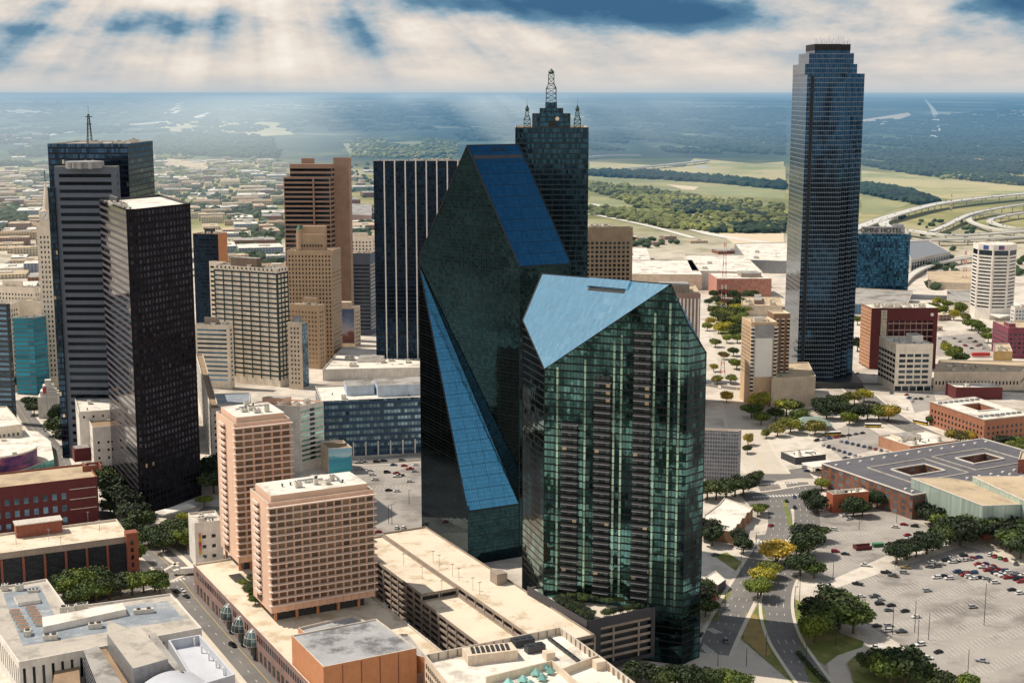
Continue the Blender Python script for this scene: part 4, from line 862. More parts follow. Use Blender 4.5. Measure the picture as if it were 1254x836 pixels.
for k, (x_, y_) in enumerate(((640, 832), (656, 824), (667, 816), (622, 836), (649, 838), (664, 830), (674, 822))):
    c = P(x_, y_, zr+1); mb = MB(); s_ = 2.6; q = [(c[0]+s_*math.cos(a), c[1]+s_*math.sin(a), zr+1) for a in (.4, 1.97, 3.54, 5.11)]
    for i in range(4): mb.face([q[i], q[(i+1) % 4], (c[0], c[1], zr+3.4)])
    mb.build('skylight', M['sky_glass'], t)
# white and red striped-ish block left of the pink tower
poly, z = rect((238, 640), 695, 205, 272, 20, 112, dl=20)
t, p_, e_ = bld('hotel_annex', 'low white building with a coloured banner left of the salmon towers', 'building', poly, z, 'white', 'roof_white', win=dict(bay=5, fl=5.5, w=2.0, h=1.8, z0=4, only=(0,)), kit=2)
a, b, _ = e_[0]; ex = ((b[0]-a[0])/math.dist(a, b), (b[1]-a[1])/math.dist(a, b)); mb = MB()
for i, mt in enumerate((0, 1, 2, 0, 1)): mb.box((a[0]+ex[0]*2.6+ex[1]*.2, a[1]+ex[1]*2.6-ex[0]*.2, 7+i*2.4), (1.3, .2, 2.3), math.degrees(math.atan2(ex[1], ex[0])), mt)
mb.build('banner', [M['yellow_paint'], M['orange'], M['red_paint']], t)
mb = MB(); mb.box((a[0]+ex[0]*2.6+ex[1]*.25, a[1]+ex[1]*2.6-ex[0]*.25, 1.2), (3.6, .2, 4.4), math.degrees(math.atan2(ex[1], ex[0]))); mb.build('billboard', M['white_paint'], t)
# teal striped tower
poly, z = rect((367, 497), 577, 305, 396, 50, 168)
t, p_, e_ = bld('apartment_block', 'block with a blank white side and teal striped balconies on its narrow face', 'apartment block', poly, z, 'white', 'roof_white', kit=4, pent=(.1, .4, .55, .9, 5, M['pink']), coping='pink')
a, b, _ = [x for x in e_ if abs(x[0][0]-p_[0][0]) < .1][0] if e_ else e_[0]
for (a, b, _w) in e_:
    if b[0] > a[0] and b[1] > a[1]:
        L = math.dist(a, b); ex = ((b[0]-a[0])/L, (b[1]-a[1])/L); ag = math.degrees(math.atan2(ex[1], ex[0]))
        for k in range(11):
            z_ = z-5-k*3.3
            if z_ < 3: break
            mb = MB(); mb.box(((a[0]+b[0])/2+ex[1]*.1, (a[1]+b[1])/2-ex[0]*.1, z_), (L-1.5, .3, 1.3), ag); mb.build('teal_panel', M['glass_green'], t)
            mb = MB(); mb.box(((a[0]+b[0])/2+ex[1]*.15, (a[1]+b[1])/2-ex[0]*.15, z_), (L*.2, .4, 1.8), ag); mb.build('window', M['glass_dark'], t)
# seaside mural building: a plain sky and sea picture
m_, n_, b_ = nt('seaside_mural'); s_ = n_.nodes.new('ShaderNodeSeparateXYZ'); n_.links.new(pos(n_), s_.inputs[0])
h_ = mth(n_, 'ADD', mth(n_, 'DIVIDE', s_.outputs[2], 18), mth(n_, 'MULTIPLY', mth(n_, 'SUBTRACT', noise(n_, mapping(n_, pos(n_), (1, 1, 4)), .2, 6), .5), .35))
n_.links.new(ramp(n_, h_, [(.25, (.05, .35, .45)), (.5, (.04, .27, .42)), (.62, (.12, .42, .52)), (.68, (.5, .68, .72)), (.8, (.3, .55, .68))]), b_.inputs['Base Color']); M['mural'] = m_
poly, z = rect((402, 549), 580, 392, 431, 12, 112)
t, p_, e_ = bld('mural_building', 'small block with a pale blue seaside painting on its wall and a brown roof', 'building', poly, z, 'tanwall', 'roof_brown')
a, b, _ = e_[0]; mb = MB(); L = math.dist(a, b); mb.box(((a[0]+b[0])/2, (a[1]+b[1])/2-.1, 0), (L-.3, .25, z-.3), math.degrees(math.atan2(b[1]-a[1], b[0]-a[0]))); mb.build('painted_wall', M['mural'], t)
# blue glass office
poly, z = rect((393, 491), 560, 380, 530, 12, 102, dl=52)
t, p_, e_ = bld('office_block', 'wide blue glass office with a pale roof and a light blue plant screen', 'building', poly, z, fc('blue_ribbon_glazing', (.12, .17, .24), (.18, .30, .38), 2.4, 4.6, (.08, .92), (.4, .9), gm=.8, gr=.1, rnd=.7, z0=0) if False else facade('blue_ribbon_glazing', (.035, .07, .13), (.16, .26, .32), 2.4, 4.6, (.08, .92), (.4, .9), gm=.8, gr=.1, rnd=.7, wr=.3, jit=.03), 'roof_white', kit=2, z0=0)
mb = MB(); pc_ = lambda u, v: (p_[0][0]+(p_[1][0]-p_[0][0])*u+(p_[3][0]-p_[0][0])*v, p_[0][1]+(p_[1][1]-p_[0][1])*u+(p_[3][1]-p_[0][1])*v)
mb.prism([pc_(.25, .35), pc_(.5, .35), pc_(.5, .75), pc_(.25, .75)], z-1, z+6, 0, 1); mb.prism([pc_(.52, .2), pc_(.98, .2), pc_(.98, .7), pc_(.52, .7)], z-1, z+7, 0, 1); mb.build('plant_screen', [plain('pale_blue_panel', (.42, .5, .6)), M['roof_grey']], t)
mb = MB()
for i in range(24): c = pc_((i+.5)/24, .01); mb.box((c[0], c[1], z-4.2), (.5, .5, 4), 12)
a, b, _ = e_[0]; mb.build('parapet_frame', M['tan_slab'], t)
for i in range(9):
    c = pc_((i+.5)/9, -.012); mb = MB(); mb.box((c[0], c[1], 0), (.9, .9, 10), 12); mb.build('column', M['white'], t)
# white mall
poly, z = rect((395, 452), 466, 381, 560, 6, 88, dl=110)
t, p_, e_ = bld('mall', 'long low white building with roof terraces behind the blue glass office', 'building', poly, z, 'white', 'roof_white', kit=9, ks=(4, 10), pent=(.2, .3, .4, .5, 3, M['white']))
# small parking garage with green deck
poly, z = rect((257, 497), 530, 250, 306, 10, 100, dl=40)
root = thing('parking_garage', 'small grey parking garage with a green deck in front of the cream hotel', 'parking garage', (*cen(poly), 0)); garage(root, ccw(poly), z, 3.3, 4, wall='white', bay=7, roofm='green_deck') if 'green_deck' in M else garage(root, ccw(poly), z, 3.3, 4, wall='white', bay=7, roofm='roof_blue')
# black tower with white stripes
poly, z = rect((560, 197), None, 457, 566, 80, 180, D=1281)
fa = fc('navy_curtain_wall', (.006, .011, .024), (.012, .03, .06), 1.6, 3.8, (.12, 1), (.3, 1), gm=.9, gr=.12, wr=.4, rnd=.6, big=(1000, 8, 0, .06))
t, p_, e_ = bld('office_tower', 'navy black tower with thin white vertical stripes', 'skyscraper', poly, z, fa, 'roof_grey', kit=7, ks=(3, 8))
for k in range(8):
    x_ = xat(470.3+12.9*k, 197, 1281); mb = MB(); yy = 1281+(poly[3][1]-poly[0][1])*(x_-poly[0][0])/(poly[3][0]-poly[0][0]); mb.box((x_, yy-.3, 0), (1.1, 1.2, z), 0); mb.build('white_stripe', M['white_paint'], t)
# grey-blue slab
poly, z = rect((453, 310), None, 422, 459, 80, 178, D=1460)
bld('office_tower', 'plain grey blue slab office with a blank top left of the striped black tower', 'building', poly, z, plain('grey_blue_panel', (.10, .13, .18)), 'roof_tan', band=dict(fl=3.9, h=1.7, top=12), kit=4)
poly, z = rect((456, 290), None, 425, 460, 82, 176, D=1640)
bld('office_block', 'sunlit cream block peeping over the plain grey blue slab', 'building', poly, z, 'cream', 'roof_tan', win=dict(bay=4, fl=4, w=1.6, h=2), pent=(.2, .2, .6, .8, 5, M['cream']))
# brown banded tower and its shaft
wl = plain('brown_granite', (.30, .19, .14), .6, .12)
poly, z = rect((404, 217), None, 347, 409, 80, 178, D=1400)
t, p_, e_ = bld('office_tower', 'brown granite tower with deep dark ribbon windows and a stepped top', 'skyscraper', poly, z, wl, 'roof_brown', band=dict(fl=4.6, h=2.7, top=1.8, mar=.8))
q = [pc for pc in poly]; p2_, z2 = rect((406, 201), None, 354.5, 409.5, 80, 178, D=1403)
mb = MB(); mb.prism(offset(ccw(p2_), .1), z-1, z2); mb.build('upper_stage', wl, t); bands(t, faces_to_cam(ccw(p2_), .02), [z2-7, z2-12], 2.6, M['glass_dark'])
p3_, z3 = rect((383, 194), None, 369, 385, 80, 178, D=1412); mb = MB(); mb.prism(ccw(p3_), z2-1, z3); mb.build('penthouse', wl, t)
x_ = xat(384.5, 260, 1399); mb = MB(); mb.box((x_, 1399.5, 0), (1.6, 1.2, z-1)); mb.build('wall_pier', wl, t)
poly, z = rect((427, 193), None, 408, 430, 80, 178, D=1425)
bld('service_tower', 'windowless brown stone shaft joined to the right of the brown banded tower', 'tower', poly, z, plain('brown_stone_sunlit', (.34, .23, .17)), 'roof_brown')
# ornate beige hotel
poly, z = rect((406, 307), None, 351, 417, 80, 178, D=1310)
wl = plain('buff_brick', (.47, .34, .23), .85, .15)
t, p_, e_ = bld('hotel', 'ornate buff brick hotel with a stepped top, green cupola and rows of small windows', 'hotel', poly, z, wl, 'roof_brown', win=dict(bay=3.1, fl=3.9, w=1.2, h=1.9))
for (a, b, c_, d, rt) in ((362, 398, 287, 8, 'wall'), (370, 398, 277, 12, 'wall')):
    pz_, zz_ = rect((b, c_), None, a, b+2, 80, 178, D=1310+d); mb = MB(); mb.prism(ccw(pz_), z-1, zz_); mb.build('upper_stage', wl, t)
    if d == 8: me_ = winmesh(1.2, 1.9, M['glass_dark']); [link('window', me_, t, loc=(xat(366+i*3.4, 290, 1317), 1317.2, z+3)) for i in range(9)]
x_ = xat(366, 285, 1316); mb = MB(); zt = topz(1316, 281); mb.cyl((x_, 1319, z), 2.6, zt-z, 8); mb.build('turret', wl, t)
mb = MB(); mb.cyl((x_, 1319, zt), 3.0, 4.5, 8, 0, .2); mb.build('green_cupola', plain('copper_green', (.08, .2, .14)), t)
# stepped beige block in front of it
poly, z = rect((389, 374), 452, 352, 397.5, 60, 160)
t, p_, e_ = bld('office_block', 'tan brick block with square windows in front of the ornate hotel', 'building', poly, z, wl, 'roof_tan', win=dict(bay=3.3, fl=4.2, w=1.5, h=1.8, mat='glass_warm'), kit=3, pent=(.5, .1, .95, .6, 7, wl))
poly, z = rect((369, 395), 477, 352, 376.5, 60, 164)
t, p_, e_ = bld('office_block', 'slim cream block with a blue glass side between the cream grid hotel and the tan brick block', 'building', poly, z, 'tanwall', 'roof_white', win=dict(bay=3.1, fl=3.9, w=1.3, h=1.6, only=(0,)), pent=(.1, .1, .8, .9, 6, M['roof_blue']))
for a, b, _ in e_[1:2]:
    L = math.dist(a, b); mb = MB(); mb.box(((a[0]+b[0])/2+.3, (a[1]+b[1])/2, 2), (L-1, .3, z-3), math.degrees(math.atan2(b[1]-a[1], b[0]-a[0]))); mb.build('glass_side', fc('slim_glazing', (.14, .18, .22), (.12, .2, .28), 1.7, 3.9, (.1, 1), (.2, 1)), t)
# rounded block with a plain dusk landscape mural
m_, n_, b_ = nt('dusk_mural'); s_ = n_.nodes.new('ShaderNodeSeparateXYZ'); n_.links.new(pos(n_), s_.inputs[0])
h_ = mth(n_, 'ADD', mth(n_, 'DIVIDE', s_.outputs[2], 44), mth(n_, 'MULTIPLY', mth(n_, 'SUBTRACT', noise(n_, pos(n_), .12, 6), .5), .4))
n_.links.new(ramp(n_, h_, [(.2, (.08, .03, .04)), (.38, (.16, .06, .06)), (.48, (.36, .36, .42)), (.62, (.2, .26, .4)), (.85, (.07, .12, .26))]), b_.inputs['Base Color'])
poly, z = rect((434, 376), 430, 412, 441, 66, 176)
t, p_, e_ = bld('mural_building', 'small tan block with a rounded top carrying a dark dusk landscape painting', 'building', poly, z, 'tanwall', 'roof_tan', win=dict(bay=3, fl=4, w=1.2, h=1.6, only=(1,)))
a, b, _ = e_[0]; L = math.dist(a, b); ag = math.degrees(math.atan2(b[1]-a[1], b[0]-a[0])); mb = MB(); mb.box(((a[0]+b[0])/2, (a[1]+b[1])/2-.15, 8), (L-1.2, .3, z-10), ag); mb.build('painted_wall', m_, t)
mb = MB(); mb.box(((a[0]+b[0])/2, (a[1]+b[1])/2+5, z-1), (L*.6, 7, 5.5), ag); mb.build('top_stage', M['tanwall'], t)
# cream grid hotel
poly, z = rect((339, 329), 474, 262, 352, 64, 154)
t, p_, e_ = bld('hotel', 'big cream office slab with green vertical ribs and a chequer roof edge', 'hotel', poly, z, 'cream', 'roof_grey', kit=3, pent=(.15, .35, .85, .8, 8, plain('umber_screen', (.2, .15, .11))), band=dict(fl=4.2, h=1.45, mat='glass_dark', mar=.4, top=4))
for a, b, _ in e_:
    L = math.dist(a, b); k_ = max(3, int(L/9)); ex = ((b[0]-a[0])/L, (b[1]-a[1])/L); ag = math.degrees(math.atan2(ex[1], ex[0]))
    if L < 8: continue
    for i in range(k_+1): s_ = .4+(L-.8)*i/k_; mb = MB(); mb.box((a[0]+ex[0]*s_+ex[1]*.25, a[1]+ex[1]*s_-ex[0]*.25, 6), (.8, .6, z-10), ag); mb.build('green_rib', plain('dark_green_rib', (.03, .06, .05)), t)
    for i in range(int(L/2.2)):
        if i % 2: mb = MB(); s_ = (i+.5)*2.2; mb.box((a[0]+ex[0]*s_+ex[1]*.2, a[1]+ex[1]*s_-ex[0]*.2, z-2.4), (1.1, .5, 1.7), ag); mb.build('roof_check', M['charcoal'], t)
poly, z = rect((273, 321), 466, 256, 277, 66, 154, D=1243)
bld('stair_wing', 'narrow cream wing with slanting dark windows at the left end of the ribbed cream slab', 'building', poly, z, 'cream', 'roof_tan', band=dict(fl=4.2, h=1.7, mat='glass_dark', mar=1.2, top=4))
poly, z = rect((280, 398), 476, 238, 285, 72, 170)
t, p_, e_ = bld('office_block', 'cream banded office block right of the purple tower', 'building', poly, z, 'cream', 'roof_grey', band=dict(fl=3.9, h=1.5, mat='glass_blue', mar=2.2, top=4), kit=4, pent=(.15, .3, .6, .8, 7, M['tan_slab']))
poly, z = rect((267, 286), None, 236, 278, 66, 172, D=1480)
t, p_, e_ = bld('office_tower', 'navy glass box with a sunlit orange stone side behind the cream banded block', 'building', poly, z, 'orange', 'roof_grey', kit=2, pent=(.3, .3, .7, .7, 6, M['charcoal']))
a, b, _ = e_[0]; L = math.dist(a, b); mb = MB(); mb.box(((a[0]+b[0])/2, (a[1]+b[1])/2-.15, 0), (L-.4, .5, z-.6), math.degrees(math.atan2(b[1]-a[1], b[0]-a[0]))); mb.build('glass_wall', fa, t)
# spired tower behind the sloping glass tower
D_ = 1090; z = topz(D_, 156); x0, x1 = xat(631, 156, D_), xat(721, 156, D_); poly = [(x0, D_), (x1, D_), (x1, D_+57), (x0, D_+57)]
fa2 = fc('slate_curtain_wall', (.012, .026, .038), (.022, .055, .08), 1.55, 3.9, (.1, 1), (.25, 1), gm=.95, gr=.1, wr=.35, rnd=.5, big=(6, 9, .05, .04), jit=.012)
t, p_, e_ = bld('office_tower', 'slate blue glass tower crowned by a lattice spire and two small pinnacles', 'skyscraper', poly, z, fa2, 'roof_tan', par=1.2)
cx, cy = (x0+x1)/2, D_+28
for px0, px1, r0, yy in ((652, 699, 139, 16), (661, 690, 132.5, 20)):
    mb = MB(); a, b = xat(px0, r0, D_+yy), xat(px1, r0, D_+yy); zt = topz(D_+yy, r0); ch = (b-a)*.18
    mb.prism([(a+ch, D_+yy), (b-ch, D_+yy), (b, D_+yy+ch), (b, D_+57-yy-ch), (b-ch, D_+57-yy), (a+ch, D_+57-yy), (a, D_+57-yy-ch), (a, D_+yy+ch)], z-1.2, zt); mb.build('crown_stage', M['slate'] if 'slate' in M else fa2, t)
mb = MB(); xx = xat(676, 150, D_+15.8); mb.box((xx, D_+15.9, z-.5), (5, .5, 5)); mb.build('crown_opening', M['black_paint'], t)
mb = MB(); nn = 14; xx = xat(682.5, 145, D_+15.6); zc_ = topz(D_+15.6, 145.5); mb.face([(xx+1.5*math.cos(2*math.pi*i/nn), D_+15.6, zc_+1.5*math.sin(2*math.pi*i/nn)) for i in range(nn)]); mb.build('round_sign', M['cream'], t)
def pinnacle(cx, cy, zb, zl, zt, w, nlev, nm):
    mb = MB(); cs = [(-1, -1), (1, -1), (1, 1), (-1, 1)]; ws = [w*(1 if i < nlev*.55 else .55) for i in range(nlev+1)]
    for i in range(nlev):
        za, zc2 = zb+(zl-zb)*i/nlev, zb+(zl-zb)*(i+1)/nlev; wa, wb = ws[i], ws[i+1]
        for k in range(4):
            p, q_ = cs[k], cs[(k+1) % 4]; A_ = (cx+p[0]*wa, cy+p[1]*wa, za); B_ = (cx+p[0]*wb, cy+p[1]*wb, zc2)
            mb.bar(A_, B_, .34); mb.bar(A_, (cx+q_[0]*wb, cy+q_[1]*wb, zc2), .2); mb.bar((cx+q_[0]*wa, cy+q_[1]*wa, za), B_, .2); mb.bar(A_, (cx+q_[0]*wa, cy+q_[1]*wa, za), .28)
    mb.build(nm+'_lattice', M['dark_green'], t)
    mb = MB(); r_ = ws[-1]*1.25; mb.cyl((cx, cy, zl), r_*.6, (zt-zl)*.35, 8, 0, r_); mb.cyl((cx, cy, zl+(zt-zl)*.35), r_, (zt-zl)*.65, 8, 0, .05); mb.build(nm+'_cap', M['dark_green'], t)
M['dark_green'] = plain('dark_green_metal', (.02, .06, .05), .5)
mb = MB(); zb_ = topz(cy, 132.5); mb.cyl((cx, cy, zb_-1), 4.6, 5.4, 8); mb.build('spire_base', M['slate'] if 'slate' in M else fa2, t)
pinnacle(cx, cy, zb_+4, topz(cy, 91), topz(cy, 84), 3.8, 6, 'spire')
for px_ in (645.5, 707): xx = xat(px_, 150, D_+14); pinnacle(xx, D_+14, z-.5, topz(D_+14, 137), topz(D_+14, 128), 2.4, 4, 'pinnacle'); mb = MB(); mb.bar((xx, D_+14, topz(D_+14, 128)), (xx, D_+14, topz(D_+14, 121)), .1); mb.build('aerial', M['dark'], t)
# brown waffle block
poly, z = rect((772, 277), None, 712, 775, 100, 182, D=1250)
t, p_, e_ = bld('office_block', 'brown concrete block with a waffle grid of square windows behind the pale blue sloping roof', 'building', poly, z, plain('brown_concrete', (.3, .23, .16)), 'roof_tan', win=dict(bay=3.9, fl=3.9, w=2.3, h=2.3, top=12), kit=8, ks=(3, 7), coping='tan_slab')
# white pier block
poly, z = rect((851, 349), None, 765, 858, 88, 176, D=1150)
t, p_, e_ = bld('office_block', 'pale block with tall white piers and dark strips right of the sloping glass roof', 'building', poly, z, 'mauve', 'roof_tan', kit=3, pent=(.3, .45, .8, .9, 6, M['tan_slab']))
for a, b, _ in e_[:1]:
    L = math.dist(a, b)
    for i in range(20): mb = MB(); s_ = (i+.5)/20; mb.box((a[0]+(b[0]-a[0])*s_, a[1]+(b[1]-a[1])*s_-.3, 0), (1.2, 1.0, z-4)); mb.build('pier', M['white'], t)
# stepped glass skyscraper on the right
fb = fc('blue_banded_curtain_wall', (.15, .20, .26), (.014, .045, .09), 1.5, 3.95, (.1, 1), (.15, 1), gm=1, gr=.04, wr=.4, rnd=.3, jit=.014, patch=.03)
base = lambda k: [(245+k, 1200+k), (277-k*.2, 1200+k), (277-k*.2, 1207+k), (284-k*.4, 1207+k), (284-k*.4, 1214+k), (291-k*.6, 1214+k), (291-k*.6, 1222+k), (298-k, 1222+k), (298-k, 1262-k), (245+k, 1262-k)]
root = thing('office_tower', 'tall slim glass skyscraper with white floor lines and a stepped crown', 'skyscraper', (270, 1230, 0))
z1 = topz(1200, 90); mb = MB(); shell(root, base(0), 0, z1, fb, M['roof_grey'], .8, coping=M['charcoal'])
zc_ = z1
for px0, px1, r0, k in ((986, 1052, 78.5, 3), (991, 1048, 65, 7), (998, 1043.5, 54.5, 11)):
    zt = topz(1200+k, r0); a, b = xat(px0, r0, 1200+k), xat(px1, r0, 1200+k); mb = MB(); mb.prism([(a, 1200+k), (b-9, 1200+k), (b-9, 1206+k), (b, 1206+k), (b, 1258-k), (a, 1258-k)], zc_-1, zt); mb.build('crown_stage', fb, root); zc_ = zt
mb = MB(); mb.prism([(a-.2, 1200+k-.2), (b-8.8, 1200+k-.2), (b-8.8, 1205.8+k), (b+.2, 1205.8+k), (b+.2, 1258.2-k), (a-.2, 1258.2-k)], zc_-5, zc_+.3); mb.build('crown_band', M['black_paint'], root)
rr = random.Random(3)
for i in range(22): mb = MB(); x_ = a+(b-a)*(i+.5)/22; mb.bar((x_, 1212+rr.uniform(0, 8), zc_), (x_, 1215, zc_+rr.uniform(2.5, 7)), .13); mb.build('antenna', M['steel'], root)
mb = MB(); mb.box((249.5, 1199.8, 0), (2.6, .5, z1-2)); mb.build('dark_groove', M['black_paint'], root)
mb = MB(); mb.prism([(240, 1190), (300, 1190), (305, 1262), (240, 1262)], 0, 5); mb.build('lobby', M['dark'], root)
# tan hotel with blank white sign panel
poly, z = rect((920, 394.5), 497, 908.6, 952, 6, 96)
balc = M['glass_dark']
t, p_, e_ = bld('hotel', 'tan hotel tower with a big blank white sign panel and stacks of balconies', 'hotel', poly, z, plain('tan_stucco', (.56, .40, .25)), 'roof_tan', kit=2, pent=(.3, .3, .7, .7, 2.5, M['cream']), coping='cream')
F, r = p_[0], p_[1]; L = math.dist(F, r); e = ((r[0]-F[0])/L, (r[1]-F[1])/L)
mid = lambda s, o, zz_: (F[0]+e[0]*s+e[1]*o, F[1]+e[1]*s-e[0]*o, zz_)
mb = MB(); mb.box(mid(L*.5, .3, topz(1130, 459)), (L*.66, .6, topz(1130, 412)-topz(1130, 459)), 6); mb.build('sign_panel', M['white_paint'], t)
mb = MB(); mb.box(mid(L*.5, .2, z-13), (L*.7, .5, 11), 6); mb.build('louvre_panel', M['grey'], t)
for s_ in (.07, .95):
    for k in range(17): mb = MB(); mb.box(mid(L*s_, .8, z-5-k*3.1), (2.8, 1.8, 1.1), 6); mb.build('balcony', M['white'], t); mb = MB(); mb.box(mid(L*s_, .1, z-6.7-k*3.1), (2.6, .3, 1.7), 6); mb.build('window', M['glass_dark'], t)
for a, b, _ in e_[1:]:
    windows(t, [(a, b, 1)], 24, z-3, 3.6, 3.1, 1.4, 1.5, M['glass_dark'], cap=60)
poly, z = rect((948, 384), None, 940, 968, 6, 96, D=1142)
t, p_, e_ = bld('hotel', 'brown rear wing of the tan hotel with three columns of balconies', 'hotel', poly, z, plain('brown_stucco', (.22, .13, .08)), 'roof_tan', coping='cream')
F, r = p_[0], p_[1]; L = math.dist(F, r); e = ((r[0]-F[0])/L, (r[1]-F[1])/L)
for s_ in (.2, .55, .9):
    for k in range(19): mb = MB(); mb.box((F[0]+e[0]*L*s_+e[1]*.6, F[1]+e[1]*L*s_-e[0]*.6, z-5-k*3.1), (2.6, 1.4, 1.0), 6); mb.build('balcony', M['tanwall'], t); mb = MB(); mb.box((F[0]+e[0]*L*s_, F[1]+e[1]*L*s_, z-6.7-k*3.1), (2.4, .3, 1.7), 6); mb.build('window', M['glass_dark'], t)
z = 24; poly = [P(a, b, z)[:2] for a, b in ((945, 463), (999, 460), (990, 443), (940, 444))]
t, p_, e_ = bld('hotel_block', 'beige blank walled base block with a rooftop pool at the foot of the tan hotel', 'building', poly, z, plain('beige_panel', (.48, .40, .31)), 'roof_tan', kit=1)
c = P(959, 455, z); mb = MB(); mb.box((c[0], c[1], z-1), (7, 5, .3)); mb.build('pool', plain('pool_water', (.05, .35, .4), .1), t)
# blue hotel with rooftop sign
poly, z = rect((1050, 286), 364, 1044, 1115, -4, 86)
t, p_, e_ = bld('hotel', 'deep blue glass hotel slab with lettering along its grey roof band', 'hotel', poly, z, fc('blue_pixel_glass', (.015, .04, .08), (.03, .11, .2), 2.2, 3.6, (.1, 1), (.2, 1), gm=.8, gr=.15, rnd=.8, jit=.03), 'roof_grey', kit=0)
F, r = p_[0], p_[1]; L = math.dist(F, r); mb = MB(); mb.box(((F[0]+r[0])/2, (F[1]+r[1])/2+5, z-1), (L*.8, 9, 9), -4); mb.build('roof_band', M['steel'], t)
tx = bpy.data.curves.new('lettering', 'FONT'); tx.body = 'OMNI HOTEL'; tx.size = 8.4; tx.extrude = .3; tx.align_x = 'CENTER'; to = bpy.data.objects.new('lettering', tx); col.objects.link(to); to.parent = t
to.location = ((F[0]+r[0])/2-t.location.x-3, (F[1]+r[1])/2-t.location.y, z+1.2); to.rotation_euler = (R(90), 0, R(-4)); tx.materials.append(M['black_paint'])
bpy.context.view_layer.update(); me_ = bpy.data.meshes.new_from_object(to.evaluated_get(bpy.context.evaluated_depsgraph_get())); o2 = bpy.data.objects.new('sign_letters', me_); col.objects.link(o2); o2.parent = t; o2.location = to.location; o2.rotation_euler = to.rotation_euler; bpy.data.objects.remove(to)
mb = MB(); c = ((F[0]+r[0])/2+18, (F[1]+r[1])/2+6); mb.cyl((c[0], c[1], z+7), 7, 4, 16); mb.build('roof_drum', M['steel'], t)
bld('hotel_block', 'glass and grey base block under the deep blue hotel', 'building', [P(a, b, 12)[:2] for a, b in ((1046, 372), (1112, 371), (1118, 356), (1046, 352))], 12, fc('slanted_glazing', (.3, .36, .42), (.08, .16, .24), 5, 12, (.04, .96), (.05, .9), gm=.7), 'roof_grey')
# arena like grey roofed hall right of it
z = 18; bld('exhibition_hall', 'broad hall with a sloping pale grey roof right of the blue hotel', 'building', [P(a, b, z)[:2] for a, b in ((1116, 318), (1164, 308), (1138, 294), (1108, 296))], z, fc('piered_hall_wall', (.42, .4, .38), (.05, .07, .1), 9, 18, (.3, 1), (.05, .75), gm=.5), 'steel')
# white faceted tower
D_ = 1560; cx, cy = xat(1227, 300, D_), D_+22; rx = (xat(1251, 300, D_)-xat(1203, 300, D_))/2; z = topz(D_, 300)
oc = [(cx+rx*1.08*math.cos(k*math.pi/4+math.pi/8), cy+rx*1.08*math.sin(k*math.pi/4+math.pi/8)) for k in range(8)]
t, p_, e_ = bld('office_tower', 'white eight sided tower with fine dark window bands and a flared base', 'building', oc, z, 'white', 'roof_white', band=dict(fl=3.9, h=1.6, top=14, mar=1.8, z0=12))
mb = MB(); bands(t, e_, [z-12], 5.5, M['glass_dark'], name='top_band', mar=1.2)
for a, b, _ in e_[:2]:
    mb = MB(); mb.box(((a[0]+b[0])/2, (a[1]+b[1])/2-.2, z-5.5), (6, .4, 4.4), math.degrees(math.atan2(b[1]-a[1], b[0]-a[0]))); mb.build('sign', plain('blue_sign', (.04, .08, .3)), t); mb = MB(); mb.box(((a[0]+b[0])/2+.6, (a[1]+b[1])/2-.45, z-4.5), (2.6, .4, 2.0), math.degrees(math.atan2(b[1]-a[1], b[0]-a[0]))); mb.build('sign_mark', M['red_paint'], t)
mb = MB(); mb.prism(ccw([P(a, b, 7)[:2] for a, b in ((1194, 378), (1225, 388), (1262, 380), (1240, 368))]), 5.5, 7); mb.build('base_canopy', M['white'], t)
poly, z = rect((1243, 376), None, 1238, 1290, 5, 95, D=1420)
bld('office_block', 'white gridded tower cut by the right edge of the picture', 'building', poly, z, 'white', 'roof_white', win=dict(bay=3.2, fl=3.6, w=1.8, h=1.8, mat='glass_blue'), kit=2)
# maroon county style block, sunlight on its side painted as an orange wall
poly, z = rect((1068, 377), 452, 1055, 1149, 2, 96)
t, p_, e_ = bld('office_block', 'maroon brick block with an orange sunlit side and large roof plant', 'building', poly, z, 'maroon', 'roof_white', kit=9, ks=(4, 8), coping='cream')
F, r = p_[0], p_[1]; L = math.dist(F, r); bx = lambda nm, u0, u1, z0_, z1_, mt, o=.2: (lambda mb: (mb.box((F[0]+(r[0]-F[0])*(u0+u1)/2, F[1]+(r[1]-F[1])*(u0+u1)/2-o, z0_), ((u1-u0)*L, .5, z1_-z0_), 2), mb.build(nm, mt, t)))(MB())
bx('glass_strip', .14, .23, 14, z-2, fc('cream_strip', (.5, .45, .35), (.2, .22, .2), 1.6, 3, (.2, .8), (.2, .8)))
bx('window_wall', .25, .93, 8, z-12, fc('maroon_window_grid', (.35, .22, .2), (.03, .015, .02), 5.2, 6, (.05, .95), (.12, .95)), .1)
for a, b, _ in e_:
    if abs(b[0]-a[0]) < abs(b[1]-a[1]):
        L2 = math.dist(a, b); mb = MB(); mb.box(((a[0]+b[0])/2-.2, (a[1]+b[1])/2, 1), (L2-1, .3, z-2), math.degrees(math.atan2(b[1]-a[1], b[0]-a[0]))); mb.build('side_wall', fc('sunlit_side', (.5, .27, .16), (.08, .05, .04), 2.6, 3.3, (.25, .75), (.3, .8), gm=.3), t)
mb = MB(); nn = 12; xx = F[0]+L*.9; mb.face([(xx+1.6*math.cos(2*math.pi*i/nn), F[1]-.7, z-6+1.6*math.sin(2*math.pi*i/nn)) for i in range(nn)]); mb.build('round_emblem', M['white_paint'], t)
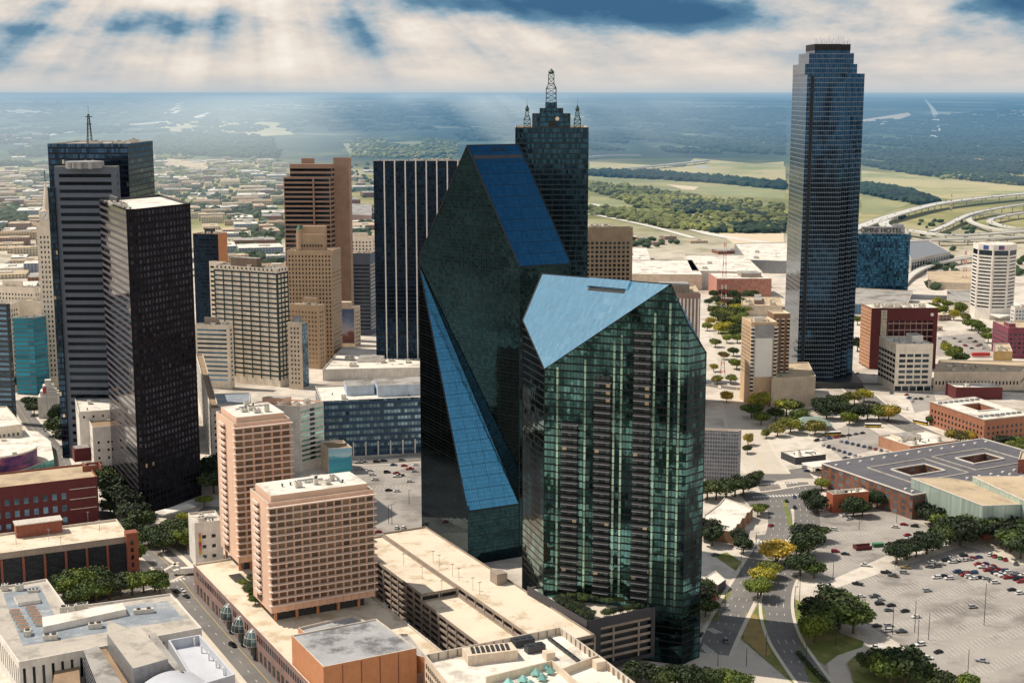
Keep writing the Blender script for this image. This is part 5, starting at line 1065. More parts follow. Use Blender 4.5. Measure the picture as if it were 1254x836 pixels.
# white gridded warehouse office
poly, z = rect((1097.5, 421), 479, 1077, 1143, 2, 96)
t, p_, e_ = bld('office_block', 'white concrete grid building with wide dark windows in front of the maroon block', 'building', poly, z, plain('cream_white_concrete', (.74, .68, .58)), 'roof_white', win=dict(bay=6.6, fl=4.6, w=5.3, h=2.6, z0=5.5, top=4), pent=(.6, .3, .95, .7, 6, M['white']), kit=2)
a, b, _ = e_[0]; L = math.dist(a, b); me_ = winmesh(5.3, 4, M['glass_dark']); [link('shop_window', me_, t, loc=(a[0]+(b[0]-a[0])*(i+.5)/5, a[1]+(b[1]-a[1])*(i+.5)/5-.06, .4), rz=math.atan2(b[1]-a[1], b[0]-a[0])) for i in range(5)]
poly, z = rect((1235, 401), None, 1216, 1275, 0, 92, D=1330)
bld('office_block', 'plum coloured block with square windows near the right edge', 'building', poly, z, plain('plum_brick', (.2, .05, .08)), 'roof_tan', win=dict(bay=4.2, fl=4.2, w=2.2, h=2), pent=(.02, .1, .25, .5, 4, plain('plum_brick', (.2, .05, .08))))
bld('low_building', 'long low tan building with slot windows below the plum block', 'building', [P(a, b, 16)[:2] for a, b in ((1144, 455), (1250, 455), (1262, 442), (1150, 440))], 16, 'tanwall', 'roof_tan', win=dict(bay=3, fl=8, w=1.2, h=3, z0=4), kit=4)
bld('low_building', 'yellow tan block standing on the long low tan building', 'building', [P(a, b, 24)[:2] for a, b in ((1217, 430), (1240, 430), (1236, 420), (1217, 420))], 24, plain('yellow_tan', (.5, .36, .16)), 'roof_tan', kit=2, z0=15)
poly, z = rect((1171, 474), 489, 1158.5, 1228, 1, 98)
t, p_, e_ = bld('low_building', 'low dark red building with a white roof and a blue painted end', 'building', poly, z, 'maroon', 'roof_white', kit=1)
# brick block with white roof and courtyard
def court_block(name, label, outer, courts, z, wall, roof, th, windows_=None, cop='coping', dr=0):
    outer = ccw(outer); root = thing(name, label, 'building', (*cen(outer), 0)); ed = faces_to_cam(outer, .02)
    a, b, d = Vector(outer[0]), Vector(outer[1]), Vector(outer[3]); q = lambda u, v: tuple(a+(b-a)*u+(d-a)*v)
    mb = MB()
    for i in range(4): j = (i+1) % 4; mb.face([(*outer[i], 0), (*outer[j], 0), (*outer[j], z), (*outer[i], z)], 0)
    us = sorted({0, 1, *[c[0] for c in courts], *[c[2] for c in courts]}); vs_ = sorted({0, 1, *[c[1] for c in courts], *[c[3] for c in courts]})
    rf = MB()
    for i in range(len(us)-1):
        for j in range(len(vs_)-1):
            um, vm = (us[i]+us[i+1])/2, (vs_[j]+vs_[j+1])/2
            if any(c[0] < um < c[2] and c[1] < vm < c[3] for c in courts): continue
            rf.face([(*q(us[i], vs_[j]), z-.02), (*q(us[i+1], vs_[j]), z-.02), (*q(us[i+1], vs_[j+1]), z-.02), (*q(us[i], vs_[j+1]), z-.02)])
    for c in courts:
        cc_ = [q(c[0], c[1]), q(c[0], c[3]), q(c[2], c[3]), q(c[2], c[1])]
        for i in range(4): j = (i+1) % 4; mb.face([(*cc_[i], 0), (*cc_[j], 0), (*cc_[j], z), (*cc_[i], z)], 0)
        fl = MB(); fl.face([(*p, .3) for p in cc_[::-1]]); fl.build('courtyard', M['grass'], root)
        rim = MB()
        for i in range(4): j = (i+1) % 4; rim.bar((*cc_[i], z+.5), (*cc_[j], z+.5), .55)
        rim.build('courtyard_rim', M['white'], root)
    mb.build('wall', wall, root); rf.build('roof', M[roof], root); rim = MB()
    for i in range(4): j = (i+1) % 4; rim.bar((*outer[i], z+.1), (*outer[j], z+.1), .5)
    rim.build('coping', M[cop], root)
    if windows_: windows(root, ed, windows_.get('z0', 1.5), z-1.2, windows_['bay'], windows_['fl'], windows_['w'], windows_['h'], M['glass_dark'])
    return root, q
z = 18; A_, F_, B_ = P(1139, 491.5, z), P(1206, 514, z), P(1262, 508, z); poly = [F_[:2], B_[:2], (A_[0]+B_[0]-F_[0], A_[1]+B_[1]-F_[1]), A_[:2]]
t, q = court_block('apartment_block', 'red brick apartment block with a white roof and a square courtyard', poly, [(.3, .35, .75, .7)], z, M['brick_l'] if 'brick_l' in M else plain('warm_brick', (.34, .15, .09), .85, .2, .4), 'roof_white', 20, dict(bay=4.2, fl=4.1, w=1.6, h=2))
for i in range(16): c = q(.06+(i % 8)*.12, .12 if i < 8 else .86); mb = MB(); mb.box((c[0], c[1], z), (3.4, 1.6, 1.4), 30); mb.build('roof_unit', M['steel'], t)
M['roof_slate'] = plain('slate_roofing', (.10, .10, .115), .9, .3, .1); z = 15; poly = gridrect([(1027, 568), (1203, 537), (1118, 606)], z, 28)
t, q = court_block('apartment_block', 'wide brick and grey apartment complex with a dark roof and two courtyards', poly, [(.2, .38, .40, .60), (.6, .42, .79, .62)], z, fc('brick_bays', (.2, .09, .06), (.16, .18, .2), 7, 3.7, (.35, .9), (.15, .8), gm=.4, wvar=.3), 'roof_slate', 28, None, 'white')
for (u0_, v0_, u1_, v1_) in ((.13, .25, .47, .73), (.53, .28, .86, .75)):
    rim = MB(); cc_ = [q(u0_, v0_), q(u1_, v0_), q(u1_, v1_), q(u0_, v1_)]
    for i in range(4): rim.bar((*cc_[i], z+.1), (*cc_[(i+1) % 4], z+.1), .6)
    rim.build('roof_ridge', M['roof_pale'], t)
for (u, v) in [(i/14+.035, w_) for i in range(14) for w_ in (.07, .14, .9)]:
    c = q(u, v); mb = MB(); mb.box((c[0], c[1], z), (1.6, 1.2, .9), 28); mb.build('roof_unit', M['white_paint'], t)
# glass museum halls
gl = fc('frosted_glass_strips', (.36, .44, .40), (.42, .52, .47), 1.6, 20, (.12, 1), (0, 1), gm=.25, gr=.3, rnd=.2)
def slanted(label, pts, zs, roofm='roof_tan'):
    ps = [P(a, b, z_)[:2] for (a, b), z_ in zip(pts, zs)]; root = thing('gallery_hall', label, 'building', (*cen(ps), 0)); mb = MB(); n_ = len(ps)
    for i in range(n_): j = (i+1) % n_; mb.face([(*ps[i], 0), (*ps[j], 0), (*ps[j], zs[j]), (*ps[i], zs[i])])
    mb.build('glass_wall', gl, root); mb = MB()
    for i in range(1, n_-1): mb.face([(*ps[0], zs[0]), (*ps[i], zs[i]), (*ps[i+1], zs[i+1])])
    mb.build('roof', M[roofm], root); mb = MB()
    for i in range(n_): j = (i+1) % n_; mb.bar((*ps[i], zs[i]), (*ps[j], zs[j]), .3)
    mb.build('roof_edge', M['white'], root); return root, ps
t, ps = slanted('pale green glass hall with a tan tilted roof and a red base corner', [(1116, 585), (1204, 619), (1255, 617), (1205, 592), (1160, 585)], [21, 20, 17, 17, 20], 'roof_tan')
mb = MB(); mb.bar((ps[1][0], ps[1][1]-.3, 2), (ps[2][0], ps[2][1]-.3, 2), 2.2); mb.build('base_wall', M['brick'], t)
t, ps = slanted('second glass hall with dark mullions at the right edge beyond the pale green hall', [(1191, 583), (1262, 616), (1320, 600), (1250, 583)], [22, 20, 20, 22], 'roof_tan')
bld('brick_tower', 'plain brick stair tower at the right edge beside the dark roofed complex', 'building', [P(a, b, 24)[:2] for a, b in ((1247, 562), (1275, 562), (1280, 550), (1250, 552))], 24, 'brick', 'roof_tan')
z = 8; poly = gridrect([(1076, 533), (1115, 546), (1140, 529)], z, 24)
t, p_, e_ = bld('low_building', 'small salmon brick store with a bright white roof beside the car park', 'building', poly, z, plain('salmon_brick', (.42, .22, .14)), 'roof_white', kit=4, ks=(1.5, 3), pent=(.1, .5, .6, .9, 3, M['cream']))
poly, z = rect((1020, 605), 628, 1012, 1064, 16, 106)
bld('low_building', 'two storey red orange brick building beside the road junction', 'building', poly, z, plain('red_orange_brick', (.4, .12, .06)), 'roof_white', win=dict(bay=7, fl=4, w=2, h=1.8, z0=2, only=(0,)), kit=4, ks=(1.2, 2.5))
# grey fritted garage right of the green glass tower
poly, z = rect((904, 528), 588, 850, 908, 62, 170)
t, p_, e_ = bld('office_block', 'grey white gridded block with a fenced tan roof right of the green glass tower', 'building', poly, z, fc('fretted_grid', (.34, .34, .36), (.14, .16, .2), 1.7, 2.6, (.2, .92), (.25, .9), gm=.2, rnd=.3), 'deck', par=1.4)
# low building with saw-tooth roof
z = 7; pts = [(862, 630), (880, 617), (887, 609), (922, 621), (918, 627), (915, 627), (912, 634), (909, 634), (906, 641), (903, 641), (898, 651), (862, 645)]
t, p_, e_ = bld('low_building', 'low brown building with a saw tooth edge and a white roof', 'building', [P(a, b, z)[:2] for a, b in pts], z, plain('brown_brick', (.28, .17, .1)), 'roof_white', kit=3, ks=(1.2, 2.2), par=.7)
# drive-through
for lab, pts, z, wl_ in (('small black kiosk building with a white roof beside the lawn', ((864, 706), (879, 716), (889, 709), (876, 698)), 5, 'charcoal'), ('small red fronted kiosk with a white roof below the black kiosk', ((858, 723), (868, 731), (878, 723), (866, 714)), 4.5, 'red_paint')):
    bld('kiosk', lab, 'kiosk', [P(a, b, z)[:2] for a, b in pts], z, wl_, 'roof_white', par=.4)
# petrol station
t, p_, e_ = bld('petrol_station', 'low shop of the petrol station with a flat white roof', 'building', gridrect([(962, 552), (974, 560), (1002, 552)], 5, 22), 5, 'charcoal', 'roof_white', par=.5, kit=2, ks=(1, 2))
z = 6; cp_ = gridrect([(985, 566), (995, 572), (1018, 564)], z, 22); root = thing('petrol_canopy', 'flat white canopy on posts over the petrol pumps', 'canopy', (*cen(cp_), 0)); mb = MB(); mb.prism(cp_, z-.8, z); mb.build('canopy', M['white'], root)
for p in offset(cp_, 2): mb = MB(); mb.bar((*p, 0), (*p, z-.8), .25); mb.build('post', M['steel'], root)
# pavilion
c = P(994, 524, 0); root = thing('pavilion', 'open pavilion with a grey green hipped roof among the trees', 'pavilion', (c[0], c[1], 0)); mb = MB(); q_ = [(c[0]+x_, c[1]+y_, 4) for x_, y_ in ((-14, -9), (14, -9), (14, 9), (-14, 9))]; r1, r2 = (c[0]-6, c[1], 9), (c[0]+6, c[1], 9)
for fce in ([q_[0], q_[1], r2, r1], [q_[1], q_[2], r2], [q_[2], q_[3], r1, r2], [q_[3], q_[0], r1]): mb.face(fce)
mb.build('roof', plain('sage_roof', (.2, .27, .24)), root)
for x_, y_ in ((-12, -8), (12, -8), (12, 8), (-12, 8)): mb = MB(); mb.bar((c[0]+x_, c[1]+y_, 0), (c[0]+x_, c[1]+y_, 4.2), .3); mb.build('post', M['tan_slab'], root)
# convention halls
for lab, pts, z, wl_, rf in (('vast white roofed exhibition hall behind the pale piered block', ((700, 335), (860, 336), (848, 318), (690, 318)), 20, 'tanwall', 'roof_white'),
    ('white hall with a long dark window slot left of the red lattice mast', ((847, 331), (934, 333), (912, 312), (838, 312)), 20, 'white', 'roof_white'), ('white roofed hall reaching behind the tall stepped skyscraper', ((915, 318), (980, 320), (975, 296), (900, 298)), 18, 'steel', 'roof_white'),
    ('flat white hall with a blue edge behind the brown waffle block', ((760, 320), (798, 322), (792, 303), (760, 302)), 16, 'roof_blue', 'roof_white')):
    bld('exhibition_hall', lab, 'building', [P(a, b, z)[:2] for a, b in pts], z, wl_, rf, kit=2, ks=(5, 9))
poly, z = rect((878, 341), 364, 874, 945, 0, 92, dl=60)
t, p_, e_ = bld('office_block', 'pinkish brick block with a dotted wall beyond the lattice mast', 'building', poly, z, plain('dotted_pink_brick', (.42, .2, .15), .85, .45, .35), 'roof_white', pent=(.5, .3, .9, .8, 5, M['tan_slab']))
bld('low_building', 'low cream and brown building group behind the tan hotel', 'building', [P(a, b, 12)[:2] for a, b in ((908, 374), (958, 374), (956, 363), (908, 363))], 12, 'tanwall', 'roof_tan', kit=6, ks=(3, 8), pent=(.3, .2, .5, .9, 5, M['mauve']))
for lab, pts, z, wl_, rf in (('grey curved roof shed near the ramp at the right', ((1137, 345), (1194, 347), (1190, 331), (1135, 332)), 9, 'tanwall', 'roof_tan'), ('flat shed with a grey roof left of the white faceted tower', ((1160, 368), (1204, 372), (1200, 356), (1160, 355)), 8, 'cream', 'roof_grey'),
    ('long low dark brown school like building on the wooded hillside', ((1176, 195), (1252, 197), (1252, 194), (1176, 192.5)), 10, 'maroon', 'roof_brown'), ('grey shed at the foot of the wooded hillside', ((1166, 214), (1182, 215), (1182, 212), (1166, 211)), 8, 'charcoal', 'roof_blue'),
    ('long pale warehouse roof beyond the sports field', ((202, 201), (255, 206), (252, 198), (205, 194)), 12, 'tanwall', 'roof_tan'), ('rounded grey roofed hall behind the striped tower gap', ((424, 262), (455, 264), (455, 250), (424, 249)), 14, 'mauve', 'roof_grey')):
    bld('warehouse', lab, 'building', [P(a, b, z)[:2] for a, b in pts], z, wl_, rf, par=.8)
# ------------------------------------------------------------------ roads, lawns, lots
road('main_road', [(884, 385), (895, 440), (905, 490), (918, 540), (940, 580)], 26, 'concrete_road', lanes=6, z=.05)
sheet('road_junction', [(900, 585), (985, 572), (1010, 600), (985, 622), (925, 625), (905, 605)], M['asphalt'], .045)
road('divided_road', [(940, 592), (953, 620), (955, 645), (948, 665)], 14, lanes=4, walk=0, z=.07, yellow=False)
road('divided_road', [(975, 590), (986, 615), (988, 645), (978, 665)], 15, lanes=4, walk=0, z=.07, yellow=False)
sheet('road_junction', [(925, 655), (998, 650), (995, 685), (925, 690)], M['asphalt'], .05)
road('west_road', [(947, 662), (930, 690), (907, 730), (886, 770), (872, 800)], 15, lanes=4, walk=2, z=.08, yellow=False)
road('east_road', [(985, 660), (968, 690), (954, 718), (951, 748), (960, 780), (980, 812), (1008, 850)], 14, lanes=4, walk=1.6, z=.08, yellow=False)
road('cross_road', [(780, 640), (860, 605), (930, 598), (1000, 590), (1075, 612), (1180, 650), (1262, 690)], 13, 'concrete_road', lanes=2, walk=2, z=.055)
sheet('road_junction', [(850, 770), (900, 780), (935, 812), (970, 850), (820, 850)], M['concrete_road'], .04)
road('avenue', [(1000, 400), (1020, 450), (1052, 480), (1090, 510), (1130, 530), (1262, 585)], 20, 'asphalt', lanes=5, walk=2)
road('side_street', [(1052, 482), (1005, 500), (960, 508)], 10, lanes=2)
road('street', [(160, 655), (205, 690), (250, 745), (330, 836), (380, 900)], 17, lanes=4, walk=3)
road('street', [(232, 690), (190, 712), (130, 728), (60, 745)], 12, lanes=2, walk=2, z=.075)
road('street', [(233, 690), (215, 672), (238, 640), (262, 620)], 12, lanes=2, walk=2, z=.078)
road('street', [(20, 490), (40, 520), (70, 555), (90, 600), (150, 650)], 12, lanes=3, walk=2)
road('street', [(700, 420), (760, 440), (860, 470), (960, 478), (1060, 470), (1262, 480)], 12, lanes=2)
road('street', [(385, 560), (450, 566), (540, 560)], 12, lanes=2, walk=2)
sheet('car_park', [(425, 562), (512, 556), (560, 640), (470, 668), (430, 610)], M['lot'], .04)
sheet('car_park', [(1005, 632), (1070, 618), (1146, 648), (1090, 678), (1012, 712), (984, 700)], M['lot'], .05)
sheet('car_park', [(1016, 722), (1180, 668), (1300, 700), (1300, 860), (1180, 850), (1105, 790), (1040, 750)], M['lot'], .05)
sheet('car_park', [(1000, 535), (1050, 515), (1098, 545), (1030, 560)], M['lot'], .04)
sheet('car_park', [(1142, 412), (1200, 408), (1216, 430), (1150, 436)], M['lot'], .04)
sheet('car_park', [(1110, 478), (1142, 478), (1150, 500), (1120, 505)], M['lot'], .04)
sheet('driveway', [(1050, 775), (1075, 790), (1050, 800), (1035, 812), (1045, 840), (1020, 850), (1013, 812), (1026, 800), (1045, 792)], M['concrete_road'], .09)
for pts in (((929, 738), (906, 781), (975, 840), (958, 812), (940, 775), (936, 745)), ((973, 733), (972, 768), (985, 798), (1010, 814), (1026, 802), (1056, 792), (1058, 785), (1030, 775), (992, 742)), ((1038, 812), (1045, 804), (1085, 800), (1130, 812), (1170, 834), (1180, 850), (1050, 850)),
            ((874, 680), (890, 676), (912, 690), (906, 702)), ((877, 724), (897, 722), (889, 736), (880, 738)), ((868, 752), (881, 748), (878, 760), (866, 760)), ((962, 612), (958, 612), (966, 645), (973, 648), (971, 643)), ((987, 808), (1000, 822), (1015, 850), (1000, 850), (985, 820)), ((877, 395), (918, 392), (914, 412), (885, 415))):
    sheet('lawn', pts, M['grass'], .1)
sheet('flower_bed', [(913, 750), (926, 752), (944, 800), (937, 806), (911, 782)], plain('dry_lawn', (.3, .22, .08), .95, .3, .2), .13)
def stalls(rows, n=30, ln=4.8, gap=2.7):
    mb = MB()
    for (x0, y0), (x1, y1) in rows:
        a, b = G(x0, y0), G(x1, y1); L = math.dist(a, b); e = ((b[0]-a[0])/L, (b[1]-a[1])/L); k = int(L/gap)
        for i in range(k+1):
            c = (a[0]+e[0]*i*gap, a[1]+e[1]*i*gap); q = (-e[1]*.9+e[0]*.4, e[0]*.9+e[1]*.4)
            mb.face([(c[0]+q[0]*u+e[0]*v, c[1]+q[1]*u+e[1]*v, .085) for u, v in ((-ln, -.09), (-ln, .09), (ln, .09), (ln, -.09))])
    tag(mb.build('stall_markings', M['road_white']), kind='structure')
ROWS = [((1022, 722), (1140, 686)), ((1060, 735), (1200, 690)), ((1085, 750), (1240, 700)), ((1100, 768), (1262, 716)), ((1130, 785), (1262, 742)), ((1160, 800), (1262, 768)), ((1185, 825), (1262, 800)),
        ((1015, 695), (1065, 678)), ((1020, 660), (1110, 640)), ((1030, 680), (1120, 655)), ((440, 575), (505, 570)), ((440, 600), (505, 594))]
stalls(ROWS)
def zebra(x, y, w, l, rot, n=9):
    c = G(x, y); mb = MB(); a, b = math.cos(R(rot)), math.sin(R(rot))
    for i in range(n):
        u = (i-(n-1)/2)*w/n; mb.face([(c[0]+(u+p)*a-q*b, c[1]+(u+p)*b+q*a, .12) for p, q in ((-w/n*.27, -l/2), (w/n*.27, -l/2), (w/n*.27, l/2), (-w/n*.27, l/2))])
    tag(mb.build('zebra_crossing', M['road_white']), kind='structure')
zebra(950, 592, 30, 3.5, 10, 14); zebra(953, 607, 34, 3.5, 10, 16); zebra(955, 662, 34, 4, 8, 14); zebra(874, 772, 4, 7, 30, 5); zebra(866, 795, 4, 14, 20, 9); zebra(1075, 479, 26, 3, 0, 12); zebra(1078, 485, 26, 3, 0, 12); zebra(210, 712, 16, 3, 40, 8)
# flood plain fields, river trees come later
M['field1'] = plain('dry_meadow', (.44, .39, .20), .95, .22, .004, stain=((.24, .27, .10), .003)); M['field2'] = plain('green_meadow', (.24, .26, .12), .95, .3, .004, stain=((.36, .33, .15), .005)); M['pale'] = plain('pale_soil', (.62, .52, .38), .95, .15, .01); M['water'] = plain('pond_water', (.5, .55, .55), .2, .1)
for nm, pts, mt, z in (('meadow', ((722, 198), (860, 206), (960, 198), (960, 222), (860, 214), (722, 208)), 'field1', .3), ('meadow', ((722, 212), (800, 214), (880, 222), (962, 233), (962, 244), (840, 238), (722, 225)), 'field2', .3), ('meadow', ((850, 194), (962, 204), (962, 222), (880, 213), (836, 206)), 'field1', .5),
    ('meadow', ((1055, 209), (1262, 228), (1262, 240), (1180, 247), (1100, 235), (1055, 229)), 'field1', .3), ('meadow', ((1055, 235), (1120, 248), (1080, 262), (1055, 262)), 'field2', .3), ('meadow', ((722, 240), (960, 250), (960, 288), (880, 290), (800, 265), (722, 250)), 'field2', .25),
    ('sports_field', ((245, 196), (330, 200), (310, 208), (240, 204)), 'field1', .3), ('meadow', ((190, 148), (340, 150), (360, 165), (300, 168), (200, 160)), 'field1', .5), ('meadow', ((420, 176), (560, 172), (560, 190), (430, 192)), 'field2', .4), ('meadow', ((240, 208), (300, 205), (330, 215), (250, 222)), 'field2', .35),
    ('bare_ground', ((815, 226), (856, 229), (850, 233), (835, 232)), 'pale', .7), ('bare_ground', ((1035, 150), (1112, 138), (1116, 141), (1060, 160)), 'pale', .6), ('bare_ground', ((1198, 172), (1203, 172), (1205, 200), (1200, 216), (1195, 216), (1196, 198)), 'pale', .6), ('bare_ground', ((880, 286), (960, 286), (960, 300), (900, 300)), 'pale', .6), ('bare_ground', ((925, 170), (935, 172), (946, 186), (938, 186)), 'pale', .6), ('pond', ((855, 204), (868, 205), (866, 207), (852, 206)), 'water', .8)):
    sheet(nm, pts, M[mt], z)
def farroad(pts, w, z=1.0, mat='pale_road', nm='highway'):
    mb = MB(); strip(mb, smooth_line([G(*p) for p in pts]), w, z); tag(mb.build(nm, M[mat]), kind='structure')
M['pale_road'] = plain('pale_highway', (.62, .6, .55), .9, .12, .01)
farroad([(0, 172), (40, 168), (95, 160), (150, 154), (230, 146), (262, 137)], 90); farroad([(208, 139), (218, 132), (222, 125)], 140); farroad([(722, 250), (800, 264), (870, 287), (960, 300)], 24, .8); farroad([(722, 262), (790, 276), (850, 292)], 14, .9)
farroad([(1133, 122), (1143, 135), (1146, 152), (1144, 168)], 60); farroad([(0, 330), (60, 300), (130, 282), (190, 262), (345, 235)], 16, .8, 'asphalt', 'far_street'); farroad([(190, 330), (250, 300), (345, 262)], 14, .85, 'asphalt', 'far_street'); farroad([(190, 225), (345, 290)], 14, .9, 'concrete_road', 'far_street'); farroad([(0, 262), (60, 240), (120, 230)], 16, .9, 'concrete_road', 'far_street')
# ------------------------------------------------------------------ elevated roads
def viaduct(label, line, w, pier=40, th=1.8, hz_=None, mat='viaduct'):
    ln = smooth_line([P(*p) for p in line], 6); root = thing('elevated_road', label, 'elevated road', (*ln[len(ln)//2][:2], 0)); mb = MB()
    strip(mb, ln, w); lo = [(p[0], p[1], p[2]-th) for p in ln]
    for i in range(len(ln)-1):
        for sg in (-1, 1):
            a, b = ln[i], ln[i+1]; a0, b0 = ln[max(i-1, 0)], ln[min(i+2, len(ln)-1)]
            La = math.dist(a0[:2], b[:2]); na = (-(b[1]-a0[1])/La, (b[0]-a0[0])/La); Lb = math.dist(a[:2], b0[:2]); nb_ = (-(b0[1]-a[1])/Lb, (b0[0]-a[0])/Lb); s = sg*w/2
            mb.face([(a[0]+na[0]*s, a[1]+na[1]*s, a[2]-th), (b[0]+nb_[0]*s, b[1]+nb_[1]*s, b[2]-th), (b[0]+nb_[0]*s, b[1]+nb_[1]*s, b[2]+1), (a[0]+na[0]*s, a[1]+na[1]*s, a[2]+1)], 0)
    strip(mb, lo, w); mb.build('deck', M[mat], root); acc = 0; c_ = 0
    for i in range(len(ln)-1):
        L = math.dist(ln[i], ln[i+1]); acc += L
        if acc > pier and c_ < 60:
            acc = 0; c_ += 1; p = ln[i]; k = MB(); k.cyl((p[0], p[1], 0), 1.1, p[2]-th, 8); k.box((p[0], p[1], p[2]-th-1.6), (w*.8, 2, 1.5), math.degrees(math.atan2(ln[i+1][1]-p[1], ln[i+1][0]-p[0]))+90); k.build('bridge_pier', M['viaduct'], root)
    return ln
M['viaduct'] = plain('bridge_concrete', (.55, .54, .5), .85, .12, .02)
VL = [viaduct('long outer flyover sweeping in from the right above the meadow', [(1300, 232, 14), (1254, 237, 14), (1193, 243, 14), (1145, 250, 13), (1098, 262, 12), (1060, 275, 8), (1040, 282, 4)], 26),
 viaduct('inner curving flyover doubling back below the long outer one', [(1098, 262, 10), (1082, 272, 10), (1092, 279, 10), (1121, 283, 11), (1169, 288, 12), (1254, 283, 12), (1300, 280, 12)], 18),
 viaduct('flyover rising between the two big loops at the right', [(1140, 283, 8), (1160, 275, 10), (1185, 263, 12), (1215, 256, 13), (1254, 250, 14), (1300, 246, 14)], 14),
 viaduct('tight loop ramp nearest the right edge', [(1300, 255, 11), (1254, 260, 11), (1222, 266, 10), (1212, 271, 9), (1235, 278, 9), (1262, 280, 9)], 12),
 viaduct('small loop ramp left of the tight right edge loop', [(1250, 262, 10), (1200, 262, 10), (1186, 267, 9), (1195, 274, 9), (1225, 281, 9), (1262, 284, 9)], 11),
 viaduct('lowest straight flyover crossing under the loops', [(1100, 296, 8), (1160, 293, 10), (1200, 292, 10), (1262, 289, 10)], 16),
 viaduct('single curved ramp on piers beside the sheds right of the blue hotel', [(1104, 350, 2), (1116, 336, 5), (1140, 324, 7), (1172, 317, 8), (1205, 313, 8)], 11, 25)]
viaduct('long low causeway bridge on many piers across the dry meadow', [(765, 206, 9), (800, 203, 10), (840, 199, 11), (866, 196, 11)], 22, 70, 4, mat='cause'if 'cause' in M else 'viaduct')
viaduct('distant pale bridge beyond the dry meadow', [(718, 192, 10), (750, 190, 10), (785, 190, 10)], 20, 110, 3)
# lattice masts
def lattice(label, x, base, top, w=2.4, reds=True, D=None):
    y = D or depth(base); X = xat(x, (base+top)/2, y); zt = topz(y, top); root = thing('lattice_mast', label, 'mast', (X, y, 0)); n_ = max(6, int(zt/5)); cs = [(-1, -1), (1, -1), (1, 1), (-1, 1)]
    for i in range(n_):
        mb = MB(); za, zb = zt*i/n_, zt*(i+1)/n_; wa, wb = w*(1-.75*i/n_), w*(1-.75*(i+1)/n_)
        for k in range(4):
            p, q_ = cs[k], cs[(k+1) % 4]; mb.bar((X+p[0]*wa, y+p[1]*wa, za), (X+p[0]*wb, y+p[1]*wb, zb), .2); mb.bar((X+p[0]*wa, y+p[1]*wa, za), (X+q_[0]*wb, y+q_[1]*wb, zb), .12)
        mb.build('mast_section', M['red_paint'] if i % 2 else M['white_paint'], root)
lattice('tall red and white lattice mast above the pinkish brick block', 887, 388, 291, 3.2); lattice('red and white lattice mast beside the avenue right of the green tower', 885, 462, 432, 2.4); lattice('striped red and white mast between the blue hotel and the white faceted tower', 1182, 348, 302, 2.6); lattice('thin grey steel pylon standing by the outer flyover', 1165, 262, 238, 2.0)
# ------------------------------------------------------------------ vegetation
def leafm(name, c, yel=0):
    m, n, b = nt(name); oi = n.nodes.new('ShaderNodeObjectInfo'); p = pos(n); g = n.nodes.new('ShaderNodeTexCoord')
    f = mth(n, 'ADD', mth(n, 'MULTIPLY', noise(n, g.outputs['Object'], .45, 5, .7), .8), mth(n, 'SUBTRACT', mth(n, 'MULTIPLY', oi.outputs['Random'], .36), .06))
    n.links.new(ramp(n, f, [(.3, tuple(v*.3 for v in c)), (.5, c), (.72, (min(1, c[0]*2.6+yel), min(1, c[1]*1.9+yel*.7), c[2]*1.3))]), b.inputs['Base Color']); b.inputs['Roughness'].default_value = .75; return m
LM = {'dark': leafm('dark_foliage', (.022, .045, .013)), 'mid': leafm('green_foliage', (.058, .10, .014)), 'light': leafm('yellow_green_foliage', (.15, .18, .025), .02), 'gold': leafm('golden_foliage', (.20, .19, .035), .03)}
bark = plain('bark', (.09, .065, .045), .9)
def crown_mesh(seed, mat, r=1.0, nl=8, nq=1900, flat=.72):
    g = np.random.default_rng(seed); V, F = [], []
    lobes = [(0, 0, 0, .62)]+[(.55*math.cos(a)*g.uniform(.7, 1.15), .55*math.sin(a)*g.uniform(.7, 1.15), g.uniform(-.3, .38), g.uniform(.3, .5)) for a in np.linspace(0, 6.28, nl, endpoint=False)+g.uniform(0, 1)]
    ico = bpy.data.meshes.new('t'); import bmesh; bm = bmesh.new(); bmesh.ops.create_icosphere(bm, subdivisions=2, radius=1)
    iv = [tuple(v.co) for v in bm.verts]; jf = [tuple(v.index for v in f.verts) for f in bm.faces]; bm.free(); bpy.data.meshes.remove(ico)
    for lx, ly, lz, lr in lobes:
        k = len(V); ph = g.uniform(0, 6, 3)
        for x, y, z in iv:
            d = lr*.74*(1+.2*math.sin(5*x+ph[0])*math.cos(4*y+ph[1])+.1*math.sin(7*z+ph[2])); V.append((lx+x*d, ly+y*d, (lz+z*d)*flat))
        F += [tuple(k+i for i in f) for f in jf]
    for i in range(nq):
        lx, ly, lz, lr = lobes[g.integers(len(lobes))]; d = g.normal(size=3); d /= np.linalg.norm(d); rr = lr*g.uniform(.8, 1.42); c = np.array((lx, ly, lz))+d*rr; c[2] *= flat
        t1 = np.cross(d, g.normal(size=3)); t1 /= np.linalg.norm(t1)+1e-6; t2 = np.cross(t1, g.normal(size=3)); t2 /= np.linalg.norm(t2)+1e-6; s = g.uniform(.035, .085); k = len(V)
        V += [tuple(c-t1*s-t2*s*.7), tuple(c+t1*s-t2*s*.7), tuple(c+t1*s+t2*s*.7), tuple(c-t1*s+t2*s*.7)]; F.append((k, k+1, k+2, k+3))
    me = bpy.data.meshes.new('crown'); me.from_pydata(V, [], F); me.materials.append(mat); me.update(); return me
CR = {k: [crown_mesh(10+i*3+j*50, m) for i in range(3)] for j, (k, m) in enumerate(LM.items())}
tb = MB(); tb.cyl((0, 0, 0), .045, .62, 7, 0, .028)
for a in range(4): tb.bar((0, 0, .45+.04*a), (.3*math.cos(a*1.7), .3*math.sin(a*1.7), .85), .014)
TR = tb.mesh('trunk', [bark]); tr = random.Random(5); TREES = []
